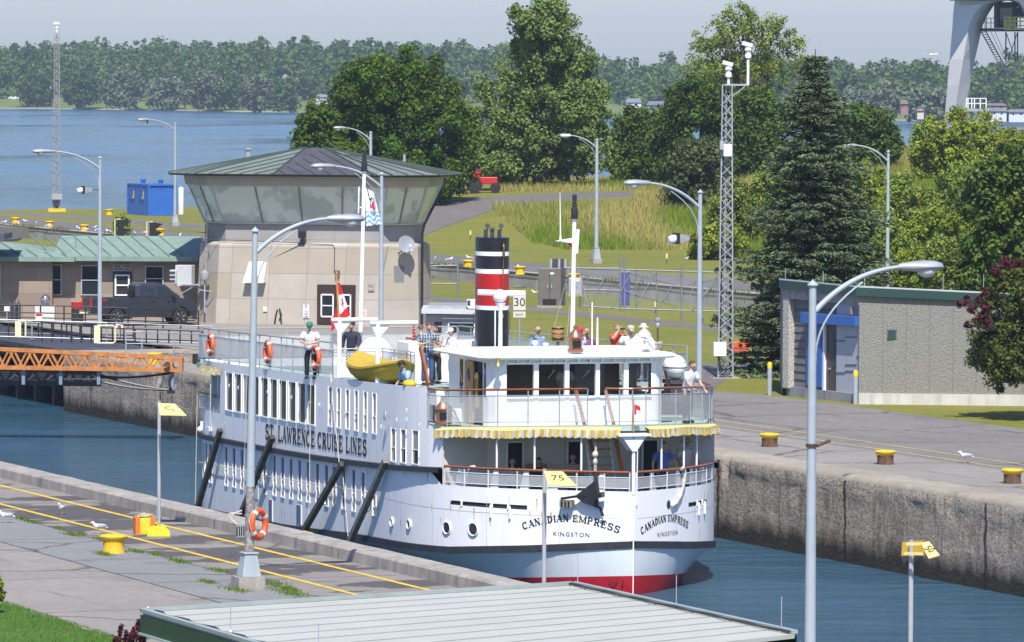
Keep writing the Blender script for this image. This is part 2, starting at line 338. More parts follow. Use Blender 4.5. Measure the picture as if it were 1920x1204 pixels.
# far quay ground : grid in the lock frame
def quayz(a,n,x,y):
    z=ZQ
    if a>215 or n>104:
        pass
    if 106<n<124: z=ZQ-.85*min(1,(n-106)/5.)
    return z
def sm(t): t=max(0,min(1,t));return t*t*(3-2*t)
def hillz(x,y):
    h=3.0*sm((y-362)/58.)*sm((x+24)/14.)
    h+=2.7*sm((y-300)/75.)*sm((x-13)/12.)
    h*=1-sm((y-480)/50.)*.75
    h+=.25*mnoise.noise(Vector((x*.06,y*.03,0)))*sm((y-362)/40.)
    return max(0,h)
mb=MB()
A=list(np.arange(40,221.7,6.06))+[221.6]+list(np.arange(228,560,6))
NB=[71.5,75.4,84,95,104,106,108.5,111,117,123.99,124.01,126,131,137,150,170,190]
idx={}
def gp(i,j):
    if (i,j) not in idx:
        p=lk(A[i],NB[j]);idx[(i,j)]=len(mb.v);mb.v.append((p.x,p.y,quayz(A[i],NB[j],p.x,p.y)))
    return idx[(i,j)]
for i in range(len(A)-1):
    for j in range(len(NB)-1):
        a,n=(A[i]+A[i+1])/2,(NB[j]+NB[j+1])/2;p=lk(a,n)
        if 203<a<240 and 71.4<n<75.5: continue
        if a>221.6 and n<75.4: continue
        if a>452+ (n-137)*.5 and n>120: continue
        if a>462: continue
        mb.f.append((gp(i,j),gp(i+1,j),gp(i+1,j+1),gp(i,j+1)));mb.m.append(0)
mb.f=[f[::-1] for f in mb.f]
struct(mb,'ground',M_lawn)
struct(MB().prism([lk(a,n).xy[:] for a,n in((30,190),(200,190),(200,600),(30,600))],-1,ZQ-.01),'field',M_lawn)
# pit and recess
mb=MB()
pit=[(203.3,71.5),(203.3,75.4),(290,75.4)]
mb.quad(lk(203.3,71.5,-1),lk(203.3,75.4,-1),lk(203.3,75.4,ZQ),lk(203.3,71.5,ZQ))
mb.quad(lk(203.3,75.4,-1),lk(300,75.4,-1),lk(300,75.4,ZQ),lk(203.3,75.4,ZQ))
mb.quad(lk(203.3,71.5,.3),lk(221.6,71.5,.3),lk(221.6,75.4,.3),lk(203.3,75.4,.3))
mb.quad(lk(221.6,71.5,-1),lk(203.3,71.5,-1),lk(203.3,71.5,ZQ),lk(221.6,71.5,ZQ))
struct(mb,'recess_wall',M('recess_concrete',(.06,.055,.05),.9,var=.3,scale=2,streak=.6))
# river bank skirt at the far side
mb=MB()
bk=[(-70,489),(-44.2,472),(-26,459),(-18,452),(-10,470),(6,520),(30,560),(120,560)]
mb.prism([(-70,440)]+[(x,y) for x,y in bk]+[(120,400),(-10,400)],-1,ZQ-.006)
struct(mb,'river_bank',M_path)
# road, coping etc on the far quay
sheet('quay_road',M_road,[lk(a,n) for a,n in((60,71.9),(203,71.9),(203,76),(192,80),(186,84.2),(183,84.8),(176,85.0),(60,84.1))],ZQ+.004)
sheet('quay_apron',M_apron,[lk(a,n) for a,n in((60,71.45),(202.9,71.45),(202.9,75.3),(60,75.3))],ZQ+.008)
sheet('rim',M_apron,[lk(a,n) for a,n in((202.95,70.25),(218.4,70.25),(218.4,71.45),(202.95,71.45))],ZQ+.008)
sheet('plaza',M_plaza,[lk(a,n) for a,n in((203,75.42),(262,75.42),(262,96),(236,96),(228,89),(203,86))],ZQ+.005)
sheet('plaza_edge',M_plaza,[lk(a,n) for a,n in((262,75.42),(300,75.42),(300,80),(262,80))],ZQ+.006)
lines('quay_line',M_linef,[77.0,75.85],60,192,.11,ZQ+.012)
sheet('footpath',M_path,[(p.x,p.y) and p for p in [lk(a,n) for a,n in((200,104.1),(330,104.1),(330,106),(200,106))]],ZQ+.004)
sheet('garden_path',M_path,[lk(a,n) for a,n in((186,84),(192,83.2),(202,87.5),(205.5,97),(202,97),(198,90.5))],ZQ+.007)
sheet('canal_road',M_path,[lk(a,n) for a,n in((60,124.6),(460,124.6),(452,131.2),(60,131.2))],ZQ+.004)
sheet('canal_verge',M_path,[lk(a,n) for a,n in((380,134.5),(452,134.5),(452,137),(380,141))],ZQ+.004)
# low canal wall
mb=MB()
rows=[]
for a in np.arange(60,462,3):
    q=mnoise.noise(Vector((a*.3,2,0)))*.04
    rows.append([lk(a,123.7+q,ZQ-1.4),lk(a,123.75+q,ZQ-.02),lk(a,123.8+q,ZQ+.03),lk(a,124.7,ZQ+.04)])
for a,b in zip(rows[:-1],rows[1:]): mb.add(a+b,[(i+1,i,i+4,i+5) for i in range(3)])
struct(mb,'canal_wall',M('canal_wall_concrete',(.36,.33,.29),.9,var=.2,scale=.8,streak=.5,bump=.3))
mb=MB()
for a in np.arange(60,462,2.):
    w=.10+.1*mnoise.noise(Vector((a*.9,0,5)));mb.quad(lk(a,123.72,ZQ+.045),lk(a+2,123.72,ZQ+.045),lk(a+2,123.72+w+.1,ZQ+.05),lk(a,123.72+w+.1,ZQ+.05));mb.quad(lk(a,123.68,ZQ-.1),lk(a+2,123.68,ZQ-.1),lk(a+2,123.68,ZQ+.05),lk(a,123.68,ZQ+.05))
struct(mb,'canal_wall_edge',M('weathered_edge',(.07,.06,.045),.9,var=.4,scale=3))
# quay wall with a worn, rounded coping
mb=MB();zs=[2.607,2.603,2.57,2.44,2.25,2.12,2.08,1.9,1.7,1.5,1.3,1.1,.9,.7,.5,.3,.1,-.3,-1];ns=[71.62,70.22,70.07,70.0,69.985,69.985,69.99,70.]+[70.0]*11
aa=list(np.arange(60,221.7,.3))
for a in aa:
    lip=mnoise.noise(Vector((a*.35,3.3,0)));brk=mnoise.noise(Vector((a*.9,7.7,0)))
    for k,(z,n) in enumerate(zip(zs,ns)):
        d=0
        if k>=6: d=mnoise.noise(Vector((a*1.3,z*2.2,1)))*.03+mnoise.noise(Vector((a*4,z*6,4)))*.03
        if 1<=k<=7 and brk>.42: d+=.28*min(1,(brk-.42)*6)*(1.1 if 2<=k<=6 else .4)
        if k in(5,6): z+=lip*.10
        p=lk(a,n+d,z);mb.v.append(p[:])
K=len(zs)
for i in range(len(aa)-1):
    for k in range(K-1):
        mb.f.append((i*K+k,(i+1)*K+k,(i+1)*K+k+1,i*K+k+1));mb.m.append(0 if k<3 else 1)
mb.f=[f[::-1] for f in mb.f]
tag(mb.obj('quay_wall',[M_cope,M_qwall],smooth=2),kind='structure')
struct(MB().prism([lk(a,n).xy[:] for a,n in((218.5,70.02),(221.9,69.98),(221.9,75.4),(218.5,75.4))],-1,ZQ-.01),'quay_wall_end',M_qwall)
# hill
gx=np.linspace(-26,110,110);gy=np.linspace(296,560,130)
V=[];
for y in gy:
    for x in gx:
        h=hillz(x,y);V.append((x,y,ZQ-.08+h))
V=np.array(V);n1=len(gx)
ii=np.array([[j*n1+i,j*n1+i+1,(j+1)*n1+i+1,(j+1)*n1+i] for j in range(len(gy)-1) for i in range(n1-1) if hillz((gx[i]+gx[i+1])/2,(gy[j]+gy[j+1])/2)>.03 and lkof((gx[i],gy[j],0))[1]>131.5])
tag(bigmesh('hill',V,ii,M_lawn,smooth=True),kind='structure')
# the curving drive up the hill (draped)
def drape(name,mat,cl,w,dz=.05,step=1.5):
    pts=[]
    for (p,q) in zip(cl[:-1],cl[1:]):
        p=Vector(p);q=Vector(q);k=max(1,int((q-p).length/step));pts+=[p.lerp(q,i/k) for i in range(k)]
    pts.append(Vector(cl[-1]));L=[]
    for i,p in enumerate(pts):
        t=(pts[min(i+1,len(pts)-1)]-pts[max(i-1,0)]).normalized();nn=Vector((t.y,-t.x));ww=w if not callable(w) else w(i/len(pts))
        L.append([(q.x,q.y,ZQ-.08+max(hillz(q.x,q.y),.1)+dz-(.35 if e else 0)) for q,e in [(p+nn*ww*(s-.5),s<-.01 or s>1.01) for s in [-.03,0,.17,.33,.5,.67,.83,1,1.03]]])
    mb=MB()
    for a,b in zip(L[:-1],L[1:]): mb.strip(a,b)
    return struct(mb,name,mat)
drape('hill_drive',M_path,[(-13,372),(-9,388),(-5,400),(0,407),(7,412),(14,415),(25,417),(50,421)],lambda t:10-5*min(1,t*1.6),.07)
# far shore
def shore_pt(t): return Vector((-420+900*t,2560-1090*t))
mb=MB();rows=[];mats=[]
for t in np.linspace(-.25,1.3,150):
    p=shore_pt(t);wob=25*mnoise.noise(Vector((t*9,1,0)))+8*mnoise.noise(Vector((t*40,2,0)));d=Vector((.0,1.));
    e=p+d*wob;rows.append([(e.x,e.y,-.5),(e.x,e.y+1,.35),(e.x,e.y+6,.7),(e.x,e.y+60,2.4),(e.x,e.y+160,5.5),(e.x,e.y+400,12),(e.x,e.y+900,12)])
for a,b in zip(rows[:-1],rows[1:]): mb.add(a+b,[(i,i+7,i+8,i+1) for i in range(6)])
mb.m=[0 if k%6<1 else 1 for k in range(len(mb.f))]
tag(mb.obj('far_shore',[M('shore_stone',(.3,.27,.22),.9,scale=.05,var=.3),M_field]),kind='structure')
struct(MB().quad((-6000,2900,11),(6000,2900,11),(6000,8000,11),(-6000,8000,11)),'distant_land',M_field)

# ================================================================ air
hz=MB();hz.prism([(-2300,-120),(2300,-120),(2300,4100),(-2300,4100)],-3,62)
hm=bpy.data.materials.new('haze_air');hm.use_nodes=True;hn=hm.node_tree.nodes;hn.remove(hn['Principled BSDF'])
pv=hn.new('ShaderNodeVolumePrincipled');pv.inputs['Color'].default_value=(.72,.86,1,1);pv.inputs['Density'].default_value=HAZE;pv.inputs['Anisotropy'].default_value=.2
hm.node_tree.links.new(pv.outputs[0],hn['Material Output'].inputs['Volume'])
tag(hz.obj('haze',hm),kind='stuff',label='pale blue summer haze over the river')
# ================================================================ man-made things ashore
M_galv=M('galvanised_steel',(.38,.40,.42),.5,.3,var=.1,scale=3)
M_bpole=M('pale_blue_paint',(.34,.39,.42),.55,var=.08,scale=2,streak=.25,dirt=(.3,.2,.12))
M_white=M('white_paint',(.74,.75,.76),.4,var=.03,scale=2)
M_cream=M('cream_paint',(.75,.69,.42),.6,var=.15,scale=6,streak=.4)
M_black=M('black_paint',(.018,.018,.02),.45,var=.3)
M_dark=M('dark_steel',(.05,.05,.055),.6,var=.3,scale=3)
M_yel=M('bollard_yellow',(.72,.47,.02),.5,var=.15,scale=5,streak=.25,dirt=(.35,.15,.03))
M_rust=M('rusty_iron',(.11,.06,.035),.9,var=.5,scale=6)
M_plinth=M('plinth_concrete',(.33,.30,.26),.9,var=.2,scale=4,streak=.5,bump=.3)
M_glassd=M('dark_glass',(.02,.025,.03),.08,var=.3,scale=.7,spec=.6)
M_lens=M('lamp_lens',(.55,.56,.55),.25,var=.1)
M_ypl=M('sign_yellow',(.78,.62,.22),.5,var=.06)
M_ink=M('black_lettering',(.02,.02,.02),.6)
M_red=M('red_paint',(.5,.02,.02),.4,var=.15)
def curve(p0,p1,p2,n=12):
    p0,p1,p2=map(Vector,(p0,p1,p2));return [p0*(1-t)**2+p1*2*t*(1-t)+p2*t*t for t in np.linspace(0,1,n)]
def lamp(base,h,L,label,rz,head='cobra',plinth=True,ped=.5,flood=None,pr=(.108,.066),rusty=False,zoff=0):
    t=thing('street_lamp',label,'street lamp',base,rz,'curved-arm street lamps around the lock')
    k=dict(parent=t,world=False);z=0
    if plinth:
        MB().prism([(-.33,-.27),(-.27,-.33),(.27,-.33),(.33,-.27),(.33,.27),(.27,.33),(-.27,.33),(-.33,.27)],-.1,.28).obj('plinth',M_plinth,**k);z=.28
    if ped:
        q=.23;w=.15;MB().add([(-q,-q,z),(q,-q,z),(q,q,z),(-q,q,z),(-w,-w,z+ped),(w,-w,z+ped),(w,w,z+ped),(-w,w,z+ped)],[(0,1,5,4),(1,2,6,5),(2,3,7,6),(3,0,4,7),(4,5,6,7),(3,2,1,0)]).box((0,0,z+ped+.02),(.36,.36,.04)).obj('pedestal',M_bpole,bevel=.015,**k);z+=ped+.04
    mb=MB();mb.lathe([(pr[0],z),(pr[1],h),(pr[1]+.035,h+.01),(pr[1]+.035,h+.03),(.02,h+.1),(.0,h+.13)],n=14)
    if rusty:
        m=M('rust_blistered_paint',(.40,.44,.45),.7,scale=11,col2=(.16,.07,.035),bump=.4);mb.mi=1;mb.lathe([(pr[0]*1.02,z),(pr[0]*.93,z+1.5)],n=14)
        mb.obj('pole',[M_bpole,m],smooth=True,**k)
    else: mb.obj('pole',M_bpole,smooth=True,**k)
    a=curve((.05,0,h-.45),(L*.33,0,h+.28),(L*.76,0,h+.33),14);MB().tube(a,[.055-.018*i/13 for i in range(14)],10).obj('arm',M_bpole,smooth=True,**k)
    MB().tube(curve((.07,0,h-1.35),(.02,0,h-.55),(L*.42,0,h+.06),12),.018,6).obj('brace',M_bpole,smooth=True,**k)
    e=Vector((L*.76,0,h+.33))
    if head=='cobra':
        mb=MB();n=14;R0=[]
        for x,w,up,dn in((-.1,.05,.045,.045),(.0,.08,.075,.07),(.2,.15,.10,.09),(.42,.19,.115,.09),(.6,.18,.105,.085),(.72,.13,.07,.06),(.77,.04,.02,.03)):
            R0+=[e+Vector((x*L/2.4*1.05,w*math.cos(q),(up if math.sin(q)>0 else dn)*math.sin(q))) for q in[2*math.pi*j/n for j in range(n)]]
        mb.add(R0,[(i*n+j,i*n+(j+1)%n,(i+1)*n+(j+1)%n,(i+1)*n+j) for i in range(6) for j in range(n)]+[tuple(range(n-1,-1,-1)),tuple(6*n+j for j in range(n))])
        hd=mb.obj('lamp_head',M_galv,smooth=True,**k)
        MB().sph(e+Vector((.48*L/2.4,0,-.07)),(.18,.15,.13),12,8).obj('lens',M_lens,parent=hd,world=False,smooth=True)
    elif head=='box':
        hd=MB().box(e+Vector((.2,0,0)),(.62,.34,.16)).obj('lamp_head',M_white,bevel=.03,**k)
        MB().box(e+Vector((.24,0,-.1)),(.42,.26,.05)).obj('lens',M_lens,parent=hd,world=False)
    if 'nearest the camera' in label:
        f=MB();f.lathe([(pr[0]*.98,0),(pr[0]*1.0,.03),(pr[0]*.98,.06)],(0,0,h*.64),14);f.tube([(.06,-.08,h*.64+.02),(.32,-.1,h*.64+.12)],.03,6);f.obj('clamp',M_rust,**k)
    if head=='cobra' and ped: MB().box((0,-pr[0]*.9,z+.45),(.1,.03,.2)).obj('hand_hole_cover',M_galv,bevel=.01,**k)
    if flood:
        z=h-flood;f=MB();f.tube([(0,0,z),(.45,0,z-.02)],.025,6);f.obj('floodlight_arm',M_rust,**k)
        f=MB();f.add([(.4,-.08,z-.06),(.4,.08,z-.06),(.4,.08,z+.08),(.4,-.08,z+.08),(.8,-.16,z-.17),(.8,.16,z-.17),(.8,.16,z+.15),(.8,-.16,z+.15)],[(0,1,2,3),(4,7,6,5),(0,4,5,1),(1,5,6,2),(2,6,7,3),(3,7,4,0)]);fl=f.obj('floodlight',M_galv,**k)
        g=MB();g.lathe([(.13,0),(.14,.06),(.12,.22),(.09,.25)],(.86,0,z-.02),14,Matrix.Rotation(R(100),3,'Y'));g.obj('lamp_glass',M_white,parent=fl,world=False,smooth=True)
        f=MB();f.box((.83,0,z-.01),(.1,.36,.36));f.obj('shroud',M_black,parent=fl,world=False)
    return t
AZN=math.atan2(N2.y,N2.x)
NL=lamp(atZ(466,1104),8.15,2.42,'tall street lamp on the near pier with a rust-blistered lower pole and a life ring',AZN,plinth=True,ped=.52,rusty=True);NL.rotation_euler=(0,R(.95),AZN)
p=atZ(1522,1380,2.6);p=Vector((5.37,97.4,2.6));lamp(p,8.0,2.36,'street lamp nearest the camera, in front of the pebble-dash building, its arm curving right',AZN,ped=.5)
lamp(atZ(187,614.5),7.85,3.0,'street lamp with a floodlight standing behind the dark grey pickup truck',AZN+math.pi,plinth=False,ped=0,flood=1.45)
lamp(Vector((-4.95,206,2.6)),8.0,2.6,'street lamp standing in front of the octagonal control tower',AZN+math.pi,plinth=False,ped=.5)
lamp(Vector((6.05,176,2.6)),8.0,2.45,'street lamp with a floodlight between the ship and the lattice mast on the right',AZN+math.pi,plinth=False,ped=.5,flood=1.45)
lamp(atZ(1118,494),7.75,2.6,'street lamp with a square box head on the lawn behind the ship mast',AZN+math.pi,'box',ped=.7,pr=(.14,.09))
lamp(atZ(328,424),7.95,2.8,'street lamp beside the blue container with a black bird perched on its head',AZN+math.pi,ped=.6,pr=(.12,.08))
lamp(Vector((-9.35,359,2.6)),8.0,2.4,'street lamp rising behind the tower roof in front of the maple',AZN+math.pi,ped=.6,pr=(.13,.09))
lamp(Vector((18.85,274,2.6)),8.05,2.4,'street lamp rising from the bushes right of the blue spruce',AZN+math.pi,ped=.5)
# ---- bollards
def bollard(base,label,lower,group,rz=0,sc=1):
    t=thing('bollard',label,'bollard',base,rz,group);k=dict(parent=t,world=False)
    MB().lathe([(.27*sc,-.02),(.26*sc,.04),(.245*sc,.15),(.255*sc,.27*sc)],n=20).obj('post',lower,smooth=True,**k)
    MB().lathe([(.22*sc,.26*sc),(.28*sc,.33*sc),(.315*sc,.37*sc),(.32*sc,.40*sc),(.29*sc,.43*sc),(.1*sc,.45*sc),(0,.45*sc)],n=20,sx=1.03).obj('cap',M_yel,smooth=True,**k)
    return t
g1='black and yellow bollards along the far quay'
for (px,py),lb in (((1443,838),'yellow-capped black bollard on the far quay closest to the ship'),((1660,871),'yellow-capped black bollard on the far quay, middle of the three, right of the near lamp'),((1898,907),'yellow-capped black bollard on the far quay at the right edge')):
    bollard(atZ(px,py),lb,M_rust,g1)
bollard(atZ(213,1037),'all-yellow bollard on the near pier among weeds',M_yel,'bollards of the lock',sc=1.04)
bollard(atZ(286,684,2.6)+Vector((0,1,0)),'yellow bollard behind the orange boom end on the quay corner',M_yel,'bollards of the lock')
g2='yellow bollards along the old canal wall'
for (px,py),lb in (((29,419),'yellow bollard on the canal wall, at the left edge with gulls'),((93,426),'yellow bollard on the canal wall between two gull groups, second from the left'),((158,433),'yellow bollard on the canal wall left of the near lamp pole'),((301,441),'low yellow bollard behind the right signal head'),((878,502),'yellow bollard on the canal wall with a gull, left of the funnel'),((975,514),'yellow bollard on the canal wall right of the funnel'),((1076,528),'yellow bollard on the canal wall behind the ship mast'),((205,403),'yellow bollard left of the blue container')):
    bollard(atZ(px,py),lb,M_yel,g2,sc=1.08)
def guard(base,lb):
    t=thing('guard_post',lb,'guard post',base,0,'pale posts in front of the pebble-dash building');k=dict(parent=t,world=False)
    MB().lathe([(.085,-.05),(.085,1.0)],n=14).obj('post',M_bpole,smooth=True,**k);MB().lathe([(.09,1.0),(.09,1.17),(.06,1.22),(0,1.24)],n=14).obj('cap',M_yel,smooth=True,**k)
guard(atZ(1443,741),'pale guard post with yellow top left of the door');guard(atZ(1604,758),'pale guard post with yellow top at the building corner')
# ================================================================ control tower
def stone_mat(name,c1,c2,mort,bw=1.95,bh=1.2,off=0.):
    m,n,l,b=nodes(name);b.inputs['Roughness'].default_value=.85;b.inputs['Specular IOR Level'].default_value=.2
    tc=n.new('ShaderNodeTexCoord');sp=n.new('ShaderNodeSeparateXYZ');l.new(tc.outputs['Object'],sp.inputs[0]);ad=n.new('ShaderNodeMath');ad.operation='MULTIPLY_ADD';ad.inputs[1].default_value=-.6;l.new(sp.outputs[1],ad.inputs[0]);l.new(sp.outputs[0],ad.inputs[2])
    cb=n.new('ShaderNodeCombineXYZ');l.new(ad.outputs[0],cb.inputs[0]);l.new(sp.outputs[2],cb.inputs[1])
    br=n.new('ShaderNodeTexBrick');br.offset=off;br.inputs['Scale'].default_value=1;br.inputs['Brick Width'].default_value=bw;br.inputs['Row Height'].default_value=bh;br.inputs['Mortar Size'].default_value=.012;br.inputs['Bias'].default_value=-.1
    br.inputs['Color1'].default_value=(*c1,1);br.inputs['Color2'].default_value=(*c2,1);br.inputs['Mortar'].default_value=(*mort,1);l.new(cb.outputs[0],br.inputs[0])
    t=n.new('ShaderNodeTexNoise');t.inputs['Scale'].default_value=.9;t.inputs['Detail'].default_value=6;l.new(tc.outputs['Object'],t.inputs[0])
    r=n.new('ShaderNodeMapRange');r.inputs[1].default_value=.4;r.inputs[2].default_value=.75;r.inputs[4].default_value=.55;l.new(t.outputs[0],r.inputs[0])
    x=n.new('ShaderNodeMix');x.data_type='RGBA';l.new(r.outputs[0],x.inputs[0]);l.new(br.outputs[0],x.inputs[6]);x.inputs[7].default_value=(*[q*.72 for q in c1],1)
    l.new(x.outputs[2],b.inputs['Base Color']);return m
M_stone=stone_mat('tower_stone',(.435,.395,.335),(.37,.305,.22),(.21,.185,.16))
M_stoneb=stone_mat('lockhouse_stone',(.33,.27,.205),(.24,.185,.14),(.18,.155,.13),1.25,.62,.5)
M_neck=stone_mat('grey_render',(.31,.30,.285),(.35,.33,.30),(.24,.23,.21),3.,2.)
M_cop=M('green_copper',(.15,.18,.155),.6,var=.18,scale=1.2,streak=.3,dirt=(.1,.13,.11))
M_copl=M('verdigris_copper',(.20,.275,.225),.65,var=.15,scale=2,streak=.4,dirt=(.14,.25,.2))
M_copd=M('brown_copper',(.075,.072,.08),.5,var=.15,scale=1.5)
M_beige=M('beige_fascia',(.42,.39,.33),.7,var=.06,scale=1)
def tglass():
    m,n,l,b=nodes('tower_glass_reflection');b.inputs['Roughness'].default_value=.06;b.inputs['Specular IOR Level'].default_value=.8
    tc=n.new('ShaderNodeTexCoord');t=n.new('ShaderNodeTexNoise');t.inputs['Scale'].default_value=.9;t.inputs['Detail'].default_value=5;l.new(tc.outputs['Object'],t.inputs[0])
    r=n.new('ShaderNodeMapRange');r.inputs[1].default_value=.42;r.inputs[2].default_value=.52;l.new(t.outputs[0],r.inputs[0])
    x=n.new('ShaderNodeMix');x.data_type='RGBA';l.new(r.outputs[0],x.inputs[0]);x.inputs[6].default_value=(.42,.47,.40,1);x.inputs[7].default_value=(.64,.69,.58,1);l.new(x.outputs[2],b.inputs['Base Color']);return m  # pale green clouds paint the reflected ground into the pane colour
M_tg=tglass()
def octo(hx,hy,c,z): return [Vector(p+(z,)) for p in [(-(hx-c),-hy),((hx-c),-hy),(hx,-(hy-c)),(hx,hy-c),(hx-c,hy),(-(hx-c),hy),(-hx,hy-c),(-hx,-(hy-c))]]
def tower():
    t=thing('control_tower','octagonal stone lock control tower with outward-leaning windows and a hipped copper roof','tower',(-9.4,259.5,2.6),R(-13));t.scale=(.95,.95,1);k=dict(parent=t,world=False)
    def rings(mb,L,caps=True):
        o=len(mb.v);V=[p for r in L for p in r];n=8
        mb.add(V,[(i*n+j,i*n+(j+1)%n,(i+1)*n+(j+1)%n,(i+1)*n+j) for i in range(len(L)-1) for j in range(n)]+([tuple(range(7,-1,-1)),tuple((len(L)-1)*n+j for j in range(n))] if caps else []))
    mb=MB();rings(mb,[octo(5.75,2.85,1.4,-.2),octo(5.62,2.6,1.4,3.72),octo(5.5,2.45,1.4,3.85)]);mb.obj('wall',M_stone,**k)
    mb=MB();rings(mb,[octo(5.35,2.25,1.35,3.85),octo(5.35,2.25,1.35,4.72)]);mb.obj('neck',M_neck,**k)
    mb=MB();rings(mb,[octo(5.3,2.2,1.35,4.72),octo(5.3,2.2,1.35,4.9),octo(5.95,2.95,1.6,6.5),octo(5.95,2.95,1.6,6.55)]);mb.obj('window_core',M('room_dark',(.05,.055,.05),.8),**k)
    B=octo(5.42,2.32,1.35,4.78);T=octo(6.12,3.1,1.62,6.55)
    for i in range(8):
        j=(i+1)%8;n=4 if i in(0,4) else 2 if i%2 else 1
        nrm=(B[j]-B[i]).cross(T[i]-B[i]).normalized()
        for q in range(n):
            a,b=q/n,(q+1)/n;P=[B[i].lerp(B[j],a),B[i].lerp(B[j],b),T[i].lerp(T[j],b),T[i].lerp(T[j],a)]
            g=MB();g.quad(*[p+nrm*.02 for p in P]);pane=g.obj('window',M_tg,**k)
            f=MB()
            for u,v in((0,1),(1,2),(2,3),(3,0)): f.bar(P[u]+nrm*.03,P[v]+nrm*.03,.07,.09,up=nrm)
            f.obj('frame',M('frame_grey_steel',(.50,.50,.46),.5,.2),parent=pane,world=False)
    mb=MB();rings(mb,[octo(6.1,3.1,1.62,6.5),octo(6.28,3.28,1.65,6.56),octo(6.35,3.35,1.66,7.0),octo(6.3,3.3,1.66,7.02)]);mb.obj('fascia',M_beige,**k)
    E_=octo(7.0,4.2,1.95,7.1);E0=octo(6.95,4.15,1.95,7.0);A=[Vector((-.35,.2,8.28))]*2;
    mb=MB();rings(mb,[octo(6.2,3.2,1.66,6.99),E0,E_],False);mb.obj('soffit',M_black,**k)
    ap=[Vector((-.5,0,8.3)),Vector((.5,0,8.3))]
    mb=MB();sm_=MB()
    for i in range(8):
        j=(i+1)%8;a=ap[0] if (E_[i].x+E_[j].x)/2<-.1 else ap[1]
        ei,ej=E_[i],E_[j]
        if i in(0,4):
            # centre facet split in three: green, brown, green
            x0=ap[0] if ei.x<0 else ap[1];x1=ap[1] if ei.x<0 else ap[0]
            CF=(0,.40,.905,1) if i==0 else (0,.3,.7,1);cuts=[ei.lerp(ej,f) for f in CF]
            mb.mi=0;mb.quad(cuts[0],cuts[1],x0);mb.mi=1;mb.quad(cuts[1],cuts[2],x1,x0);mb.mi=0;mb.quad(cuts[2],cuts[3],x1)
        else:
            mb.mi=0;mb.quad(ei,ej,a)
        # standing seams
        n=max(3,int((ej-ei).length/.75));up=Vector((0,0,1))
        d=(ej-ei).normalized();ins=Vector((-d.y,d.x,0))
        for q in range(1,n):
            s=ei.lerp(ej,q/n)
            if i in (0,4):
                f_=q/n
                if f_<=CF[1]: top=s+(x0-ei)*(1-f_/CF[1])
                elif f_<=CF[2]: top=s+(x1-cuts[2])*((f_-CF[1])/(CF[2]-CF[1]))
                else: top=s+(x1-ej)*((f_-CF[2])/(1-CF[2]))
                sm_.bar(s+up*.02,top+up*.02,.045,.05)
            else:
                hh=ei if q/n<.5 else ej;dd=min(q/n,1-q/n)*2
                sm_.bar(s+up*.02,s.lerp(a,.96*(.35+.65*dd))+up*.02,.045,.05)
        sm_.bar(ei+up*.03,(a if i not in(0,4) else x0)+up*.03,.07,.06)
        if i in(0,4): sm_.bar(cuts[1]+up*.03,x0+up*.03,.06,.05);sm_.bar(cuts[2]+up*.03,x1+up*.03,.06,.05)
    r=mb.obj('roof',[M_cop,M_copd],**k);sm_.obj('seam',M('seam_dark_copper',(.06,.08,.07),.6),parent=r,world=False)
    MB().lathe([(.14,7.5),(.14,8.15),(.2,8.15),(.2,8.22),(0,8.25)],(-4.1,2.2,0),10).obj('roof_vent',M_galv,**k)
    MB().lathe([(.07,7.3),(.07,8.0)],(4.2,1.6,0),8).obj('vent_pipe',M_galv,**k)
    # front fittings, local x to the right, y toward the front is negative
    def fx(px): return (px-561.7)/39.8/math.cos(R(13))
    def fz(py): return 14.3-(py-143.3)/39.7-2.6
    def fy(z): return -2.87+.25*z/3.85
    x0,x1=fx(597),fx(672);z0,z1=0,fz(532);yy=-2.9
    d=MB().box(((x0+x1)/2,yy+.15,(z0+z1)/2),(x1-x0,.35,z1-z0)).obj('door_frame',M('dark_brown_door',(.045,.022,.015),.5),**k)
    for a in(0,1):
        xc=x0+(x1-x0)*(.28+.46*a);lf=MB().box((xc,yy-.04,z1*.48),((x1-x0)*.44,.05,z1*.9)).obj('door',MATS['dark_brown_door'],**k)
        w=(x1-x0)*.31;g=MB().box((xc,yy-.075,fz(571)),(w,.02,fz(551)-fz(592))).obj('window',M_glassd,parent=lf,world=False)
        f=MB();hz_=fz(551)-fz(592);zc=fz(571)
        for s in(-1,1): f.box((xc+s*w/2,yy-.09,zc),(.07,.03,hz_+.07));f.box((xc,yy-.09,zc+s*hz_/2),(w+.07,.03,.07))
        f.box((xc,yy-.095,zc),(w,.03,.05));f.obj('window_frame',M_white,parent=lf,world=False)
    # hood, floodlight, dish, signs, conduit
    h=MB();xa,xb=fx(453),fx(493);za,zb=fz(491),fz(530);h.add([(xa+.15,-2.66,za),(xb,-2.66,za),(xb,-3.25,zb),(xa-.03,-3.25,zb),(xa+.15,-2.7,zb),(xb,-2.7,zb)],[(0,3,2,1),(3,4,5,2),(0,4,3),(1,2,5),(0,1,5,4)]);h.obj('vent_hood',M_white,**k)
    MB().box((fx(565),-2.72,fz(439)),(.34,.4,.36)).box((fx(565),-2.55,fz(450)),(.08,.3,.4)).obj('floodlight',M_black,bevel=.03,**k)
    MB().box((fx(636),-2.78,fz(511)),(.2,.18,.28)).obj('door_lamp',M('lamp_bronze',(.12,.1,.08),.5),**k)
    c=MB();c.tube([(fx(500),-2.62,fz(487)),(fx(565),-2.62,fz(456)),(fx(625),-2.6,fz(458)),(fx(629),-2.66,fz(464)),(fx(629),-2.74,fz(505)),(fx(634),-2.76,fz(514))],.02,6);c.tube([(-5.1,-2.6,fz(450)),(-2.5,-2.62,fz(452)),(fx(560),-2.6,fz(455))],.02,6);c.obj('conduit',M_dark,**k)
